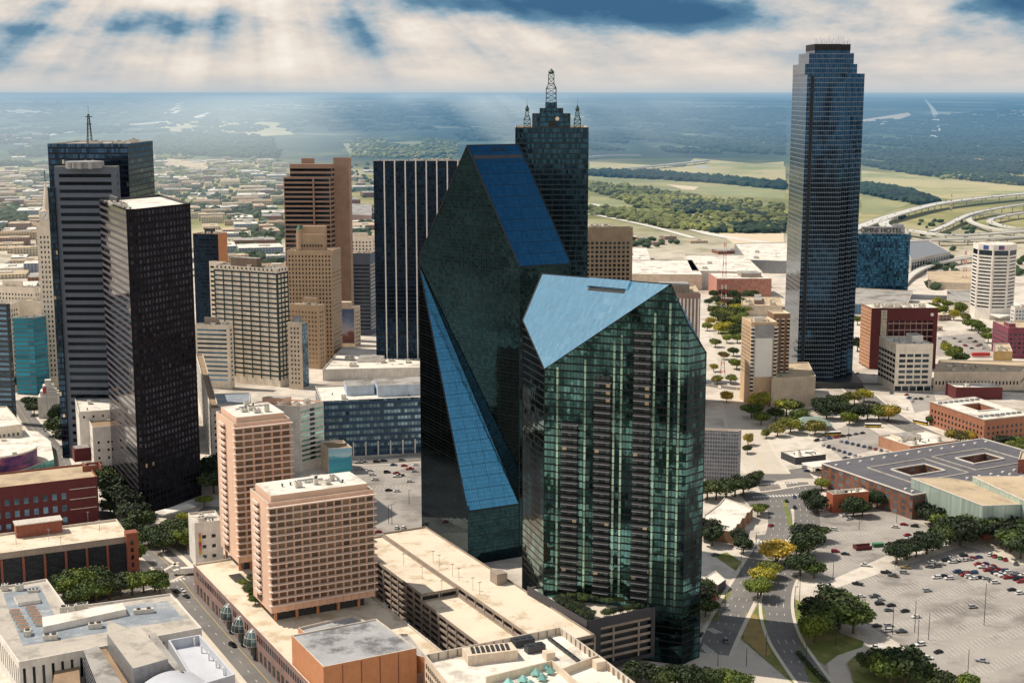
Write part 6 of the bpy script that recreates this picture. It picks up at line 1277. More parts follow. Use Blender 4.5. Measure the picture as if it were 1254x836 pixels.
def tree(x, y, h, kind, label, group=None, z0=0, world=False, name='tree'):
    p = (x, y) if world else G(x, y); o = thing(name, label, 'tree', (p[0], p[1], z0), group)
    c = link('crown', tr.choice(CR[kind]), o); h *= 1.12; w = h*tr.uniform(.58, .74); c.location = (0, 0, h*.62); c.scale = (w, w*tr.uniform(.75, 1.15), h*tr.uniform(.44, .66)); c.rotation_euler.z = tr.uniform(0, 6.28)
    t = link('trunk', TR, o); t.location = (0, 0, 0); t.scale = (h, h, h); return o
ORD = ['first', 'second', 'third', 'fourth', 'fifth', 'sixth', 'seventh', 'eighth', 'ninth', 'tenth', 'eleventh', 'twelfth', 'thirteenth', 'fourteenth', 'fifteenth', 'sixteenth', 'seventeenth', 'eighteenth', 'nineteenth', 'twentieth', 'twenty-first', 'twenty-second', 'twenty-third', 'twenty-fourth', 'twenty-fifth', 'twenty-sixth', 'twenty-seventh', 'twenty-eighth', 'twenty-ninth', 'thirtieth'] + ['thirty-'+o for o in ('first', 'second', 'third', 'fourth', 'fifth', 'sixth', 'seventh', 'eighth', 'ninth')]+['number %d' % i for i in range(40, 200)]
KN = {'dark': 'dark green', 'mid': 'green', 'light': 'yellow green', 'gold': 'golden'}
def trees(where, pts, group, z0=0):
    """pts: (px, py of the foot, height, kind); the ordinal counts along the picture from the left within the group"""
    for i, (x, y, h, k) in enumerate(sorted(pts)): tree(x, y, h, k, '%s tree, %s from the left %s' % (KN[k], ORD[i], where), group, z0)
trees('among the big oaks on the lawn beside the large car park', [(998, 786, 13, 'mid'), (1012, 775, 17, 'mid'), (1028, 770, 17, 'mid'), (1045, 775, 14, 'mid'), (1020, 758, 15, 'dark')], 'oaks on the lawn')
trees('in the clump at the bottom edge beside the loop drive', [(1069, 828, 11, 'mid'), (1090, 838, 14, 'mid'), (1108, 838, 14, 'dark'), (1122, 842, 12, 'mid'), (1150, 848, 10, 'mid'), (1085, 824, 9, 'dark'), (1185, 850, 9, 'mid')], 'trees by the loop drive')
trees('on the narrow island between the two roads', [(950, 690, 12, 'gold'), (942, 707, 9, 'light'), (935, 717, 9, 'light'), (928, 733, 10, 'mid')], 'island trees')
trees('in the clump between the curved road and the upper car park', [(985, 665, 11, 'dark'), (990, 680, 13, 'dark'), (980, 705, 11, 'dark'), (997, 708, 9, 'mid'), (1000, 662, 9, 'dark'), (975, 682, 9, 'dark')], 'clump trees')
trees('in the row below the upper car park', [(1098, 690, 10, 'dark'), (1110, 685, 11, 'dark'), (1122, 682, 10, 'dark'), (1135, 678, 11, 'dark'), (1150, 672, 13, 'dark'), (1163, 665, 13, 'dark'), (1176, 668, 14, 'dark'), (1190, 660, 13, 'dark'), (1158, 655, 11, 'mid')], 'row trees')
trees('in the grove at the right edge beyond the large car park', [(1212, 660, 12, 'dark'), (1225, 668, 13, 'dark'), (1238, 675, 13, 'mid'), (1250, 684, 12, 'dark'), (1240, 655, 11, 'dark'), (1228, 648, 10, 'mid'), (1256, 668, 13, 'dark')], 'edge grove')
trees('at the foot of the grey gridded block', [(866, 612, 12, 'dark'), (877, 612, 12, 'dark'), (889, 610, 12, 'dark'), (900, 608, 12, 'dark'), (910, 606, 12, 'dark'), (864, 660, 11, 'dark'), (872, 668, 10, 'dark'), (905, 668, 9, 'dark'), (910, 678, 9, 'dark'), (928, 632, 7, 'mid'), (933, 628, 6, 'mid'), (862, 735, 9, 'mid'), (864, 755, 9, 'mid'), (858, 745, 11, 'dark')], 'trees at the grey block')
trees('around the red orange brick building', [(992, 622, 11, 'dark'), (1000, 628, 10, 'dark'), (1045, 632, 10, 'dark'), (1056, 632, 9, 'dark'), (1074, 622, 10, 'dark'), (1085, 620, 9, 'dark'), (1112, 626, 11, 'dark'), (1128, 632, 11, 'dark'), (1140, 642, 11, 'dark'), (1006, 600, 7, 'light'), (925, 592, 8, 'mid')], 'trees at the brick building')
trees('in the park around the pavilion', [(920, 512, 11, 'mid'), (932, 520, 10, 'mid'), (930, 502, 12, 'light'), (950, 515, 10, 'mid'), (963, 510, 14, 'light'), (972, 508, 12, 'mid'), (952, 534, 9, 'gold'), (968, 530, 11, 'light'), (979, 518, 10, 'mid'), (998, 532, 10, 'gold'), (1005, 506, 12, 'dark'), (1012, 513, 12, 'dark'), (1022, 502, 11, 'dark'), (1030, 512, 12, 'dark'), (1036, 497, 10, 'light'), (1046, 495, 10, 'gold'), (1058, 492, 10, 'light'), (1050, 516, 12, 'dark'), (1062, 514, 11, 'dark'), (1076, 515, 12, 'light'), (1088, 516, 12, 'gold'), (1040, 520, 9, 'mid'), (916, 545, 8, 'gold'), (915, 555, 6, 'mid'), (890, 492, 8, 'gold'), (938, 536, 6, 'light')], 'pavilion park trees')
trees('in the dark row left of the purple tower', [(128, 600, 14, 'dark'), (137, 612, 14, 'dark'), (148, 624, 15, 'dark'), (158, 634, 15, 'dark'), (166, 644, 14, 'dark'), (175, 652, 12, 'dark'), (140, 632, 11, 'dark'), (182, 668, 10, 'mid'), (125, 588, 11, 'dark'), (165, 690, 11, 'mid'), (152, 660, 11, 'dark')], 'dark row')
trees('in the grove between the tan garage and the white L-shaped office', [(78, 732, 12, 'dark'), (92, 734, 13, 'mid'), (106, 730, 13, 'mid'), (120, 728, 13, 'dark'), (118, 738, 12, 'mid'), (134, 734, 12, 'mid'), (148, 730, 11, 'dark'), (162, 728, 11, 'mid'), (176, 726, 11, 'mid'), (190, 724, 11, 'mid'), (100, 742, 11, 'mid'), (196, 728, 9, 'mid')], 'grove by the white office')
trees('on the wedge between the two streets left of the salmon towers', [(186, 668, 10, 'dark'), (200, 676, 10, 'dark'), (214, 662, 12, 'dark'), (210, 670, 11, 'dark'), (228, 672, 11, 'mid'), (234, 660, 10, 'mid'), (262, 604, 14, 'dark'), (257, 592, 13, 'dark'), (262, 580, 13, 'dark'), (225, 640, 6, 'light'), (250, 620, 7, 'mid')], 'wedge trees')
trees('along the far street by the white monument', [(70, 520, 13, 'dark'), (75, 534, 14, 'dark'), (82, 545, 12, 'dark'), (70, 505, 12, 'dark'), (42, 508, 10, 'dark'), (36, 500, 9, 'dark'), (12, 478, 12, 'dark'), (8, 462, 12, 'dark'), (78, 515, 12, 'dark')], 'monument trees')
trees('in the avenue park between the lattice masts', [(877, 372, 10, 'mid'), (885, 380, 11, 'light'), (893, 388, 11, 'mid'), (900, 384, 11, 'light'), (907, 395, 12, 'mid'), (899, 400, 12, 'light'), (906, 406, 12, 'mid'), (872, 385, 9, 'light'), (884, 396, 10, 'dark'), (880, 408, 9, 'light'), (910, 372, 12, 'dark'), (920, 368, 12, 'dark'), (898, 368, 12, 'dark'), (890, 420, 8, 'mid'), (876, 425, 8, 'light'), (866, 405, 8, 'light'), (903, 420, 9, 'mid'), (895, 470, 8, 'mid'), (902, 452, 9, 'mid'), (874, 455, 7, 'light'), (878, 470, 7, 'gold')], 'avenue park trees')
trees('between the two sides of the avenue park', [(882, 388, 12, 'light'), (888, 392, 12, 'mid'), (892, 380, 12, 'dark'), (896, 394, 12, 'light'), (902, 392, 12, 'mid'), (889, 402, 11, 'mid'), (894, 408, 11, 'light'), (876, 392, 10, 'mid'), (882, 404, 9, 'light'), (870, 398, 8, 'gold'), (912, 386, 12, 'mid'), (905, 378, 12, 'dark'), (880, 375, 11, 'dark'), (887, 366, 11, 'dark'), (868, 375, 9, 'dark'), (874, 366, 10, 'dark'), (904, 412, 12, 'mid'), (898, 414, 10, 'dark'), (886, 440, 7, 'light'), (898, 436, 8, 'dark')], 'inner avenue park trees')
trees('around the lot right of the maroon block', [(1152, 388, 12, 'mid'), (1160, 380, 12, 'mid'), (1168, 392, 11, 'light'), (1176, 385, 12, 'mid'), (1182, 395, 10, 'light'), (1190, 404, 12, 'mid'), (1198, 408, 12, 'mid'), (1158, 432, 9, 'light'), (1166, 440, 10, 'mid'), (1176, 446, 11, 'mid'), (1172, 436, 9, 'light'), (1210, 420, 11, 'mid'), (1206, 412, 10, 'mid'), (1148, 375, 10, 'light'), (1050, 398, 10, 'mid'), (1050, 430, 12, 'mid'), (1142, 382, 9, 'mid'), (1200, 384, 9, 'dark')], 'maroon lot trees')
trees('in front of the brick courtyard block', [(1140, 520, 7, 'mid'), (1165, 540, 8, 'gold'), (1176, 542, 8, 'gold'), (1187, 540, 7, 'gold'), (1230, 550, 10, 'dark'), (1242, 556, 9, 'light'), (1250, 550, 9, 'mid')], 'brick block trees')
trees('in front of the planted base of the green glass tower', [(795, 842, 10, 'dark'), (810, 846, 10, 'dark'), (826, 842, 9, 'dark'), (842, 846, 10, 'dark'), (858, 842, 9, 'dark'), (875, 846, 9, 'mid'), (890, 844, 9, 'mid'), (908, 848, 8, 'mid'), (780, 836, 9, 'dark')], 'bottom edge trees')
# podium roof garden
c = cen(POD); gx = lambda u, v: (POD[0][0]+(POD[1][0]-POD[0][0])*u+(POD[3][0]-POD[0][0])*v, POD[0][1]+(POD[1][1]-POD[0][1])*u+(POD[3][1]-POD[0][1])*v)
k = 0
for u, v in [(.05+.0*i, .05+i*.075) for i in range(8)]+[(.14, .12+i*.08) for i in range(7)]+[(.3+i*.09, .07) for i in range(6)]+[(.24, .55), (.3, .45), (.4, .4), (.5, .3), (.62, .25), (.72, .16)]:
    p = gx(u, v); tree(p[0], p[1], 3.2 if k < 21 else 4.5, 'dark', 'small dark evergreen, %s planted in the roof garden of the charcoal podium' % ORD[k], 'podium garden trees', POD_Z-1.2, True, 'small_tree'); k += 1
a0, e, inn_, L, zp_, oo = PODX; k = 0
for s_, t_ in ((.24, 12), (.27, 16), (.30, 12), (.33, 17), (.36, 13), (.25, 22), (.29, 24), (.34, 23), (.22, 18), (.38, 10)):
    tree(a0[0]+e[0]*L*s_+inn_[0]*t_, a0[1]+e[1]*L*s_+inn_[1]*t_, 4.5, 'dark' if k % 3 else 'mid', 'small tree, %s planted on the mauve hotel roof terrace' % ORD[k], 'hotel terrace trees', zp_-1, True, 'small_tree'); k += 1
# hedge
ln = smooth_line([G(*p) for p in ((977, 800), (990, 815), (1002, 828), (1016, 842))]); V, F = [], []
hb = MB()
for i in range(700):
    j = tr.random()*(len(ln)-1.01); a, b = ln[int(j)], ln[int(j)+1]; f = j % 1; c = (a[0]+(b[0]-a[0])*f+tr.uniform(-1, 1), a[1]+(b[1]-a[1])*f+tr.uniform(-1, 1), tr.uniform(.3, 1.6)); d = [Vector((tr.gauss(0, 1), tr.gauss(0, 1), tr.gauss(0, 1))).normalized()*.35 for _ in (0, 1)]; c = Vector(c)
    hb.face([c-d[0]-d[1], c+d[0]-d[1], c+d[0]+d[1], c-d[0]+d[1]])
strip(hb, ln, 2.0, .9); tag(hb.build('hedge', LM['dark']), 'clipped dark green hedge along the curved road at the bottom', 'hedge')
# woodland masses: lumpy clumps, thinned with distance
import bmesh
bm = bmesh.new(); bmesh.ops.create_icosphere(bm, subdivisions=1, radius=1); IV = np.array([tuple(v.co) for v in bm.verts]); IF = np.array([tuple(v.index for v in f.verts) for f in bm.faces]); bm.free()
def inpoly(x, y, pts):
    c = False
    for i in range(len(pts)):
        (x1, y1), (x2, y2) = pts[i-1], pts[i]
        if (y1 > y) != (y2 > y) and x < (x2-x1)*(y-y1)/(y2-y1)+x1: c = not c
    return c
def wood(name, regions, mat, seed, label=None):
    g = np.random.default_rng(seed); C = []
    for pts, n, h0, h1, gap in regions:
        xs, ys = [p[0] for p in pts], [p[1] for p in pts]; k = 0; t = 0
        while k < n and t < n*12:
            t += 1; x, y = g.uniform(min(xs), max(xs)), g.uniform(min(ys), max(ys))
            if not inpoly(x, y, pts): continue
            p = G(x, y)
            if gap and math.sin(p[0]*.0063+seed)*math.cos(p[1]*.0021+seed*2)+.5*math.sin(p[0]*.021+p[1]*.004) < gap-1: continue
            C.append((p[0], p[1], g.uniform(h0, h1), max(1, p[1]/5200))); k += 1
    C = np.array(C); N = len(C); nv = len(IV); s = C[:, 2:3]; w = s*.75*C[:, 3:4]*g.uniform(.7, 1.5, (N, 1))
    V = np.repeat(IV[None], N, 0)*(1+.22*g.normal(size=(N, nv, 1))); V[:, :, 0] = V[:, :, 0]*w+C[:, 0:1]; V[:, :, 1] = V[:, :, 1]*w+C[:, 1:2]; V[:, :, 2] = V[:, :, 2]*s*.55+s*.5
    F = (IF[None]+(np.arange(N)*nv)[:, None, None]).reshape(-1, 3); me = bpy.data.meshes.new(name); me.from_pydata(V.reshape(-1, 3).tolist(), [], F.tolist()); me.materials.append(mat); me.update()
    return tag(link(name, me), label, kind='stuff')
def woodm(name, c, sc_=.02):
    m, n, b = nt(name); p = pos(n); f = mth(n, 'ADD', mth(n, 'MULTIPLY', noise(n, p, .0035, 5), .6), mth(n, 'MULTIPLY', noise(n, p, .06, 3), .4))
    n.links.new(ramp(n, f, [(.35, tuple(v*.4 for v in c)), (.52, c), (.68, (c[0]*2.4, c[1]*2.0, c[2]*1.4))]), b.inputs['Base Color']); b.inputs['Roughness'].default_value = .9; return m
wd, wy = woodm('far_dark_woods', (.014, .035, .018)), woodm('far_light_woods', (.15, .17, .05))
wood('woodland', [(((190, 166), (260, 162), (330, 170), (340, 184), (340, 195), (260, 192), (192, 190)), 900, 12, 20, 0), (((1055, 150), (1254, 132), (1254, 228), (1150, 218), (1055, 206)), 3600, 9, 16, .55), (((718, 132), (960, 132), (960, 190), (840, 188), (718, 184)), 2600, 10, 17, .7),
    (((0, 125), (560, 125), (560, 160), (0, 165)), 2200, 12, 20, .8), (((0, 165), (60, 160), (60, 205), (0, 205)), 350, 10, 16, .6), (((718, 211), (800, 212), (880, 219), (962, 226), (962, 233), (870, 224), (718, 216)), 900, 9, 15, 0), (((1055, 226), (1110, 234), (1150, 248), (1130, 252), (1055, 238)), 500, 9, 14, 0),
    (((820, 250), (900, 246), (962, 248), (962, 270), (900, 262), (830, 262)), 180, 8, 13, .95), (((850, 278), (962, 276), (962, 286), (860, 286)), 160, 8, 12, .5), (((560, 130), (640, 130), (640, 170), (560, 175)), 600, 12, 18, .7)], wd, 4, 'dark far wooded land')
wood('scrubland', [(((722, 224), (860, 236), (850, 262), (722, 250)), 420, 6, 12, .9), (((722, 255), (800, 262), (880, 275), (900, 286), (820, 280), (722, 262)), 420, 6, 12, .4), (((780, 238), (960, 250), (960, 284), (800, 262)), 380, 6, 12, 1.1), (((430, 170), (560, 172), (560, 195), (430, 193)), 500, 9, 14, .4), (((190, 186), (345, 190), (345, 232), (190, 225)), 420, 7, 12, .9), (((1150, 212), (1254, 222), (1254, 228), (1150, 220)), 200, 7, 12, .4)], wy, 8, 'pale scrub and small trees')
wood('street_trees', [(((0, 205), (60, 205), (50, 340), (0, 350)), 230, 6, 12, .75), (((188, 215), (345, 215), (345, 345), (240, 290), (188, 300)), 520, 6, 12, .8), (((425, 190), (456, 190), (456, 300), (425, 300)), 90, 6, 11, .6), (((722, 290), (860, 300), (960, 296), (960, 304), (722, 304)), 50, 6, 9, .5), (((1050, 300), (1254, 300), (1254, 360), (1120, 360)), 40, 6, 10, .5), (((1100, 262), (1200, 268), (1200, 290), (1110, 290)), 20, 5, 8, .5)], woodm('town_tree_foliage', (.03, .06, .025)), 12, 'town trees beyond the towers')
# ------------------------------------------------------------------ low-rise town beyond the towers
TL = [('cream', 'roof_tan', 'pale tan flat roofed town building'), ('white', 'roof_white', 'white flat roofed town building'), ('brick', 'roof_grey', 'brick town building with a grey roof'), ('roof_blue', 'roof_white', 'blue grey walled town building'), ('tanwall', 'roof_brown', 'tan town building with a brown roof'), ('mauve', 'roof_tan', 'mauve walled town building')]
tg = random.Random(11); placed = []; TB = {}
def town(region, n, hs=(4, 14), ws=(18, 75), where=''):
    xs, ys = [p[0] for p in region], [p[1] for p in region]; k = t = 0
    while k < n and t < n*40:
        t += 1; x, y = tg.uniform(min(xs), max(xs)), tg.uniform(min(ys), max(ys))
        if not inpoly(x, y, region): continue
        p = G(x, y); w, d = tg.uniform(*ws), tg.uniform(*ws)
        if any(abs(p[0]-q[0]) < (w+q[2])*.6 and abs(p[1]-q[1]) < (d+q[3])*.6 for q in placed): continue
        placed.append((p[0], p[1], w, d)); wl_, rf, lb = tg.choice(TL); h = tg.uniform(*hs); mb = MB(); mb.box((p[0], p[1], 0), (w, d, h), 14, 0); mb.v = mb.v; f = mb.f
        mb.m[4] = 1; mb.box((p[0]+w*.1, p[1], h), (w*.25, d*.25, 1.8), 14, 2)
        wm_ = facade('town_'+wl_, tuple({'cream': (.55, .47, .36), 'white': (.62, .6, .55), 'brick': (.26, .12, .08), 'roof_blue': (.26, .32, .4), 'tanwall': (.45, .35, .24), 'mauve': (.3, .2, .18)}[wl_]), (.05, .06, .07), 4.5, 3.6, (.25, .75), (.3, .75), gm=.3, gr=.3)
        o = mb.build('town_building', [wm_, M[rf], M['unit']]); TB.setdefault((lb, where), []).append((x, o)); k += 1
town([(0, 208), (60, 206), (55, 350), (0, 360)], 75, where='left of the clock tower')
town([(188, 196), (345, 196), (345, 305), (262, 300), (240, 275), (188, 240)], 130, where='between black slab and brown tower')
town([(425, 205), (456, 205), (456, 305), (425, 300)], 16, where='left of the striped tower')
town([(722, 283), (780, 285), (860, 296), (860, 302), (722, 300)], 12, (3, 6), (12, 35), where='beyond the exhibition halls')
town([(0, 360), (40, 345), (60, 330), (45, 400), (0, 420)], 8, (8, 20), where='below the cream hotels')
town([(190, 305), (262, 300), (345, 300), (345, 350), (190, 350)], 14, (8, 22), where='behind the cream ribbed slab')
town([(870, 308), (960, 305), (960, 340), (870, 332)], 6, (4, 8), where='behind the pinkish brick block')
town([(1116, 380), (1215, 395), (1215, 404), (1116, 404)], 4, (4, 7), (10, 20), where='right of the maroon block')
town([(0, 164), (55, 168), (55, 200), (0, 200)], 10, (10, 25), (30, 80), where='far off at the left edge')
town([(1080, 286), (1110, 286), (1110, 294), (1080, 290)], 3, (4, 8), (10, 25), where='under the flyovers')
for (lb, where), v in TB.items():
    for i, (x, o) in enumerate(sorted(v, key=lambda q: q[0])): tag(o, ('%s, %s from left, %s' % (lb, ORD[i], where)) if len(v) > 1 else lb+' '+where, 'building', 'town buildings '+where)
# ------------------------------------------------------------------ cars, lorries, buses
CC = {'white': (.7, .7, .68), 'black': (.015, .015, .018), 'silver': (.4, .41, .43), 'red': (.32, .02, .03), 'grey': (.12, .125, .135), 'blue': (.03, .07, .18), 'green': (.1, .22, .04), 'gold': (.35, .28, .16)}
paint = {k: plain('car_paint_'+k, v, .25, .05, .1, .1) for k, v in CC.items()}; tyre = plain('tyre_rubber', (.02, .02, .02)); cg = glassm('car_glass', (.02, .03, .04), .08, .6)
def car_meshes(kind):
    mb = MB(); L, W = {'car': (4.7, 1.85), 'suv': (4.9, 1.95), 'pickup': (5.8, 2.0)}[kind]
    pr = {'car': [(-2.35, .35), (2.35, .35), (2.35, .7), (1.2, .95), (-1.7, 1.0), (-2.35, .85)], 'suv': [(-2.4, .4), (2.4, .4), (2.4, .85), (1.4, 1.1), (-2.3, 1.15), (-2.4, .9)], 'pickup': [(-2.9, .5), (2.9, .5), (2.9, .95), (1.7, 1.15), (-2.9, 1.15), (-2.9, .9)]}[kind]
    n = len(pr); lf = [(x, -W/2, z) for x, z in pr]; rt = [(x, W/2, z) for x, z in pr]; mb.face(lf); mb.face(rt[::-1])
    for i in range(n): j = (i+1) % n; mb.face([lf[j], lf[i], rt[i], rt[j]])
    cb = {'car': (-1.7, -1.0, .35, 1.2, 1.0, 1.45), 'suv': (-2.3, -2.0, .5, 1.35, 1.1, 1.75), 'pickup': (-.6, -.3, 1.0, 1.7, 1.15, 1.85)}[kind]
    x0, x1, x2, x3, z0, z1 = cb; w1 = W/2-.08; w2 = W/2-.28
    lo = [(x0, -w1, z0), (x3, -w1, z0), (x3, w1, z0), (x0, w1, z0)]; hi_ = [(x1, -w2, z1-.06), (x2, -w2, z1-.06), (x2, w2, z1-.06), (x1, w2, z1-.06)]; g = MB()
    for i in range(4): j = (i+1) % 4; g.face([lo[i], lo[j], hi_[j], hi_[i]])
    mb.box(((x1+x2)/2, 0, z1-.07), (x2-x1+.1, 2*w2+.05, .08)); 
    if kind == 'pickup': mb.box((-1.8, 0, 1.15), (2.1, 1.5, .02)); mb.m[-6:] = [0]*6
    wl = MB(); wl.bar((0, -.12, 0), (0, .12, 0), .36, 0, 12)
    return mb, g.mesh('windows', [cg]), wl.mesh('wheel', [tyre]), L, W
CMS = {}
for kd in ('car', 'suv', 'pickup'):
    mb, g, wl, L, W = car_meshes(kd); CMS[kd] = ({k: mb.mesh('body', [paint[k]]) for k in paint}, g, wl, L, W)
def car(x, y, rot, colr, kd, label, group, wheels=True, z0=.09, world=False):
    p = (x, y) if world else G(x, y); o = thing({'car': 'car', 'suv': 'suv', 'pickup': 'pickup_truck'}[kd], label, {'car': 'car', 'suv': 'SUV', 'pickup': 'pickup truck'}[kd], (p[0], p[1], z0), group); o.rotation_euler.z = R(rot); bd, g, wl, L, W = CMS[kd]
    for nm, me in (('body', bd[colr]), ('windows', g)): c = link(nm, me, o); c.location = (0, 0, 0)
    if wheels:
        for sx in (-.3, .3):
            for sy in (-.47, .47): c = link('wheel', wl, o); c.location = (sx*L, sy*W, .36)
    return o
cr = random.Random(21)
def cars(where, pts, rot, group, wheels=True, z0=.09):
    for i, pt in enumerate(sorted(pts)):
        x, y = pt[:2]; colr = pt[2] if len(pt) > 2 else cr.choice(['white', 'white', 'silver', 'black', 'grey', 'red', 'blue', 'black', 'grey']); kd = pt[3] if len(pt) > 3 else cr.choice(['car', 'car', 'suv', 'car', 'pickup'])
        nm = {'car': 'car', 'suv': 'SUV', 'pickup': 'pickup'}[kd]; car(x, y, (pt[4] if len(pt) > 4 else rot)+cr.uniform(-3, 3)+(180 if cr.random() < .5 else 0), colr, kd, '%s %s, %s from the left %s' % (colr, nm, ORD[i], where), group, wheels, z0)
BL = 'parked in the large car park'; g1 = 'cars parked in the large car park'
cars('in the back row of the large car park', [(1141, 689, 'white'), (1147, 694, 'grey'), (1153, 692, 'silver'), (1158, 687, 'black', 'suv'), (1166, 689, 'white', 'suv'), (1171, 688, 'black'), (1178, 687, 'white'), (1183, 686, 'white'), (1187, 686, 'silver'), (1191, 684, 'red'), (1198, 683, 'blue'), (1180, 681, 'black', 'suv'), (1163, 684, 'white')], 8, g1)
cars('in the kerb row near the right edge of the large car park', [(1212, 680, 'white', 'suv'), (1218, 682, 'red'), (1225, 684, 'green'), (1231, 686, 'red'), (1244, 691, 'grey', 'suv')], 60, g1)
cars('in the slanting upper row of the large car park', [(1199, 692, 'red'), (1206, 691, 'blue'), (1203, 695, 'white'), (1212, 696, 'silver'), (1215, 694, 'red'), (1209, 699, 'red', 'suv'), (1219, 697, 'black'), (1224, 699, 'red'), (1230, 700, 'blue'), (1236, 702, 'white', 'suv'), (1243, 702, 'silver'), (1218, 702, 'black', 'suv'), (1224, 704, 'white'), (1229, 706, 'white', 'pickup'), (1234, 708, 'red'), (1241, 706, 'grey'), (1248, 708, 'black'), (1245, 710, 'black', 'suv'), (1250, 713, 'red'), (1253, 705, 'white')], 10, g1)
cars('in the middle row of the large car park', [(1147, 708, 'white', 'suv'), (1155, 706, 'black'), (1162, 709, 'white', 'suv'), (1172, 701, 'blue'), (1178, 703, 'black', 'suv'), (1185, 702, 'red'), (1192, 702, 'blue', 'suv'), (1187, 707, 'white'), (1192, 709, 'white'), (1201, 708, 'black'), (1208, 709, 'silver'), (1215, 712, 'grey'), (1219, 714, 'white'), (1181, 705, 'red')], 8, g1)
cars('scattered singly across the open part of the large car park', [(1135, 724, 'silver', 'suv', 15), (1191, 744, 'silver', 'suv', 15), (1239, 723, 'black', 'car', 10), (1249, 727, 'white', 'suv', 20), (1108, 749, 'black', 'car', 20), (1122, 756, 'white', 'car', 10), (1202, 810, 'silver', 'pickup', 150), (1149, 799, 'black', 'car', 30), (1127, 790, 'white', 'suv', 15), (1136, 806, 'white', 'car', 160), (1100, 815, 'silver', 'car', 5)], 10, g1)
cars('in the left rows of the large car park', [(1050, 716, 'black', 'pickup', 155), (1054, 731, 'white'), (1071, 731, 'grey'), (1078, 735, 'silver'), (1077, 740, 'black', 'suv'), (1091, 742, 'black'), (1088, 748, 'grey'), (1052, 744, 'white', 'suv', 30), (1059, 755, 'silver', 'suv', 30), (1074, 767, 'black'), (1088, 767, 'silver'), (1087, 773, 'white', 'suv'), (1103, 774, 'grey')], 12, g1)
cars('along the lane between the two right hand car parks', [(1085, 702, 'black', 'pickup', 160), (1094, 706, 'grey', 'pickup', 150), (1107, 702, 'silver', 'suv', 165), (1109, 696, 'gold', 'pickup', 170), (1138, 695, 'grey', 'car', 160), (1060, 693, 'white', 'pickup', 165), (1073, 794, 'white', 'pickup', 172)], 165, 'cars along the lane')
cars('in the upper car park', [(1020, 649, 'white', 'suv', 150), (1096, 646, 'white', 'car', 165), (1107, 643, 'red', 'car', 165), (1120, 645, 'black', 'suv', 160), (1111, 656, 'red', 'car', 20), (1114, 660, 'white', 'car', 15), (1023, 676, 'red', 'suv', 170), (1035, 679, 'black', 'car', 170), (1006, 664, 'black', 'suv', 10), (1007, 625, 'white', 'car', 20), (1034, 632, 'white', 'car', 20), (1040, 636, 'silver', 'car', 20)], 160, 'cars in the upper car park')
cars('driving on the divided road', [(963, 614, 'black', 'car', 80), (973, 609, 'blue', 'car', 80), (973, 622, 'black', 'car', 80), (944, 644, 'red', 'car', 50), (972, 654, 'grey', 'car', 100), (889, 786, 'grey', 'suv', 95), (858, 778, 'black', 'suv', 70), (857, 791, 'grey', 'car', 70), (1002, 576, 'black', 'car', 20), (1010, 580, 'blue', 'car', 5)], 80, 'cars on the roads')
cars('beside the saw tooth roofed building', [(888, 660, 'white', 'suv', 20), (890, 656, 'black', 'car', 25), (903, 668, 'red', 'car', 140), (906, 672, 'white', 'car', 140), (876, 680, 'grey', 'car', 30)], 30, 'cars by the saw tooth building')
cars('in the first row beside the petrol station', [(1008+i*6.5, 546+i*2.1) for i in range(12)], 60, 'cars beside the petrol station', False)
cars('in the second row beside the petrol station', [(1030+i*7, 541+i*1.6) for i in range(9)], 60, 'cars beside the petrol station', False)
cars('in the back row beside the petrol station', [(1000+i*8, 540-i*1.3) for i in range(8)], 30, 'cars beside the petrol station', False)
cars('around the petrol pumps', [(984, 573), (988, 577), (1011, 580), (985, 567), (1036, 562)], 20, 'cars around the petrol pumps', False)
cars('in the right row of the lot behind the tan garage', [(466, 562), (482, 570), (492, 564), (495, 571), (502, 575), (508, 578), (509, 570)], 10, 'cars in the lot beside the sloping tower', False)
cars('in the left row of the lot beside the sloping glass tower', [(439, 567, 'silver'), (445, 566, 'silver'), (440, 575, 'silver'), (453, 577, 'white'), (456, 582, 'white'), (459, 588, 'white', 'suv'), (474, 579, 'black'), (461, 566, 'black', 'suv'), (470, 565, 'black', 'suv'), (502, 590, 'white'), (486, 602, 'white'), (476, 601, 'black'), (485, 580, 'red'), (486, 584, 'white'), (490, 583, 'black')], 10, 'cars in the lot beside the sloping tower')
cars('at the bottom of the lot beside the sloping glass tower', [(463, 652, 'red', 'car', 10), (486, 647, 'white', 'suv', 85), (494, 647, 'white', 'suv', 85)], 85, 'cars in the lot beside the sloping tower')
cars('on the street beside the white L-shaped office', [(216, 725, 'black', 'car', 135), (223, 724, 'white', 'car', 135), (228, 731, 'black', 'car', 135), (285, 791, 'black', 'suv', 130), (170, 700, 'white', 'car', 30)], 130, 'cars on the left street')
cars('in the lot behind the white gridded building', [(1150+i*6.3, 415+(i % 3)*4) for i in range(10)]+[(1155+i*7, 424+(i % 2)*3) for i in range(8)], 20, 'cars in the far lot', False)
cars('in the kerb lot right of the white gridded building', [(1110, 484), (1113, 488), (1117, 492), (1121, 489), (1128, 489), (1135, 486), (1092, 482), (1090, 468), (1070, 460), (1050, 458), (1056, 447)], 40, 'cars near the white gridded building', False)
k = 0
for ln in VL[:4]:
    for i in range(2, len(ln)-2, 2):
        q = ln[i]; nx = ln[i+1]; ag = math.degrees(math.atan2(nx[1]-q[1], nx[0]-q[0])); off = (3.5, -3.5)[k % 2]; car(q[0]-math.sin(R(ag))*off, q[1]+math.cos(R(ag))*off, ag, cr.choice(['black', 'white', 'grey', 'silver']), 'car', 'tiny car driving on the distant flyovers', 'cars on the flyovers', False, q[2]+.05, True); k += 1
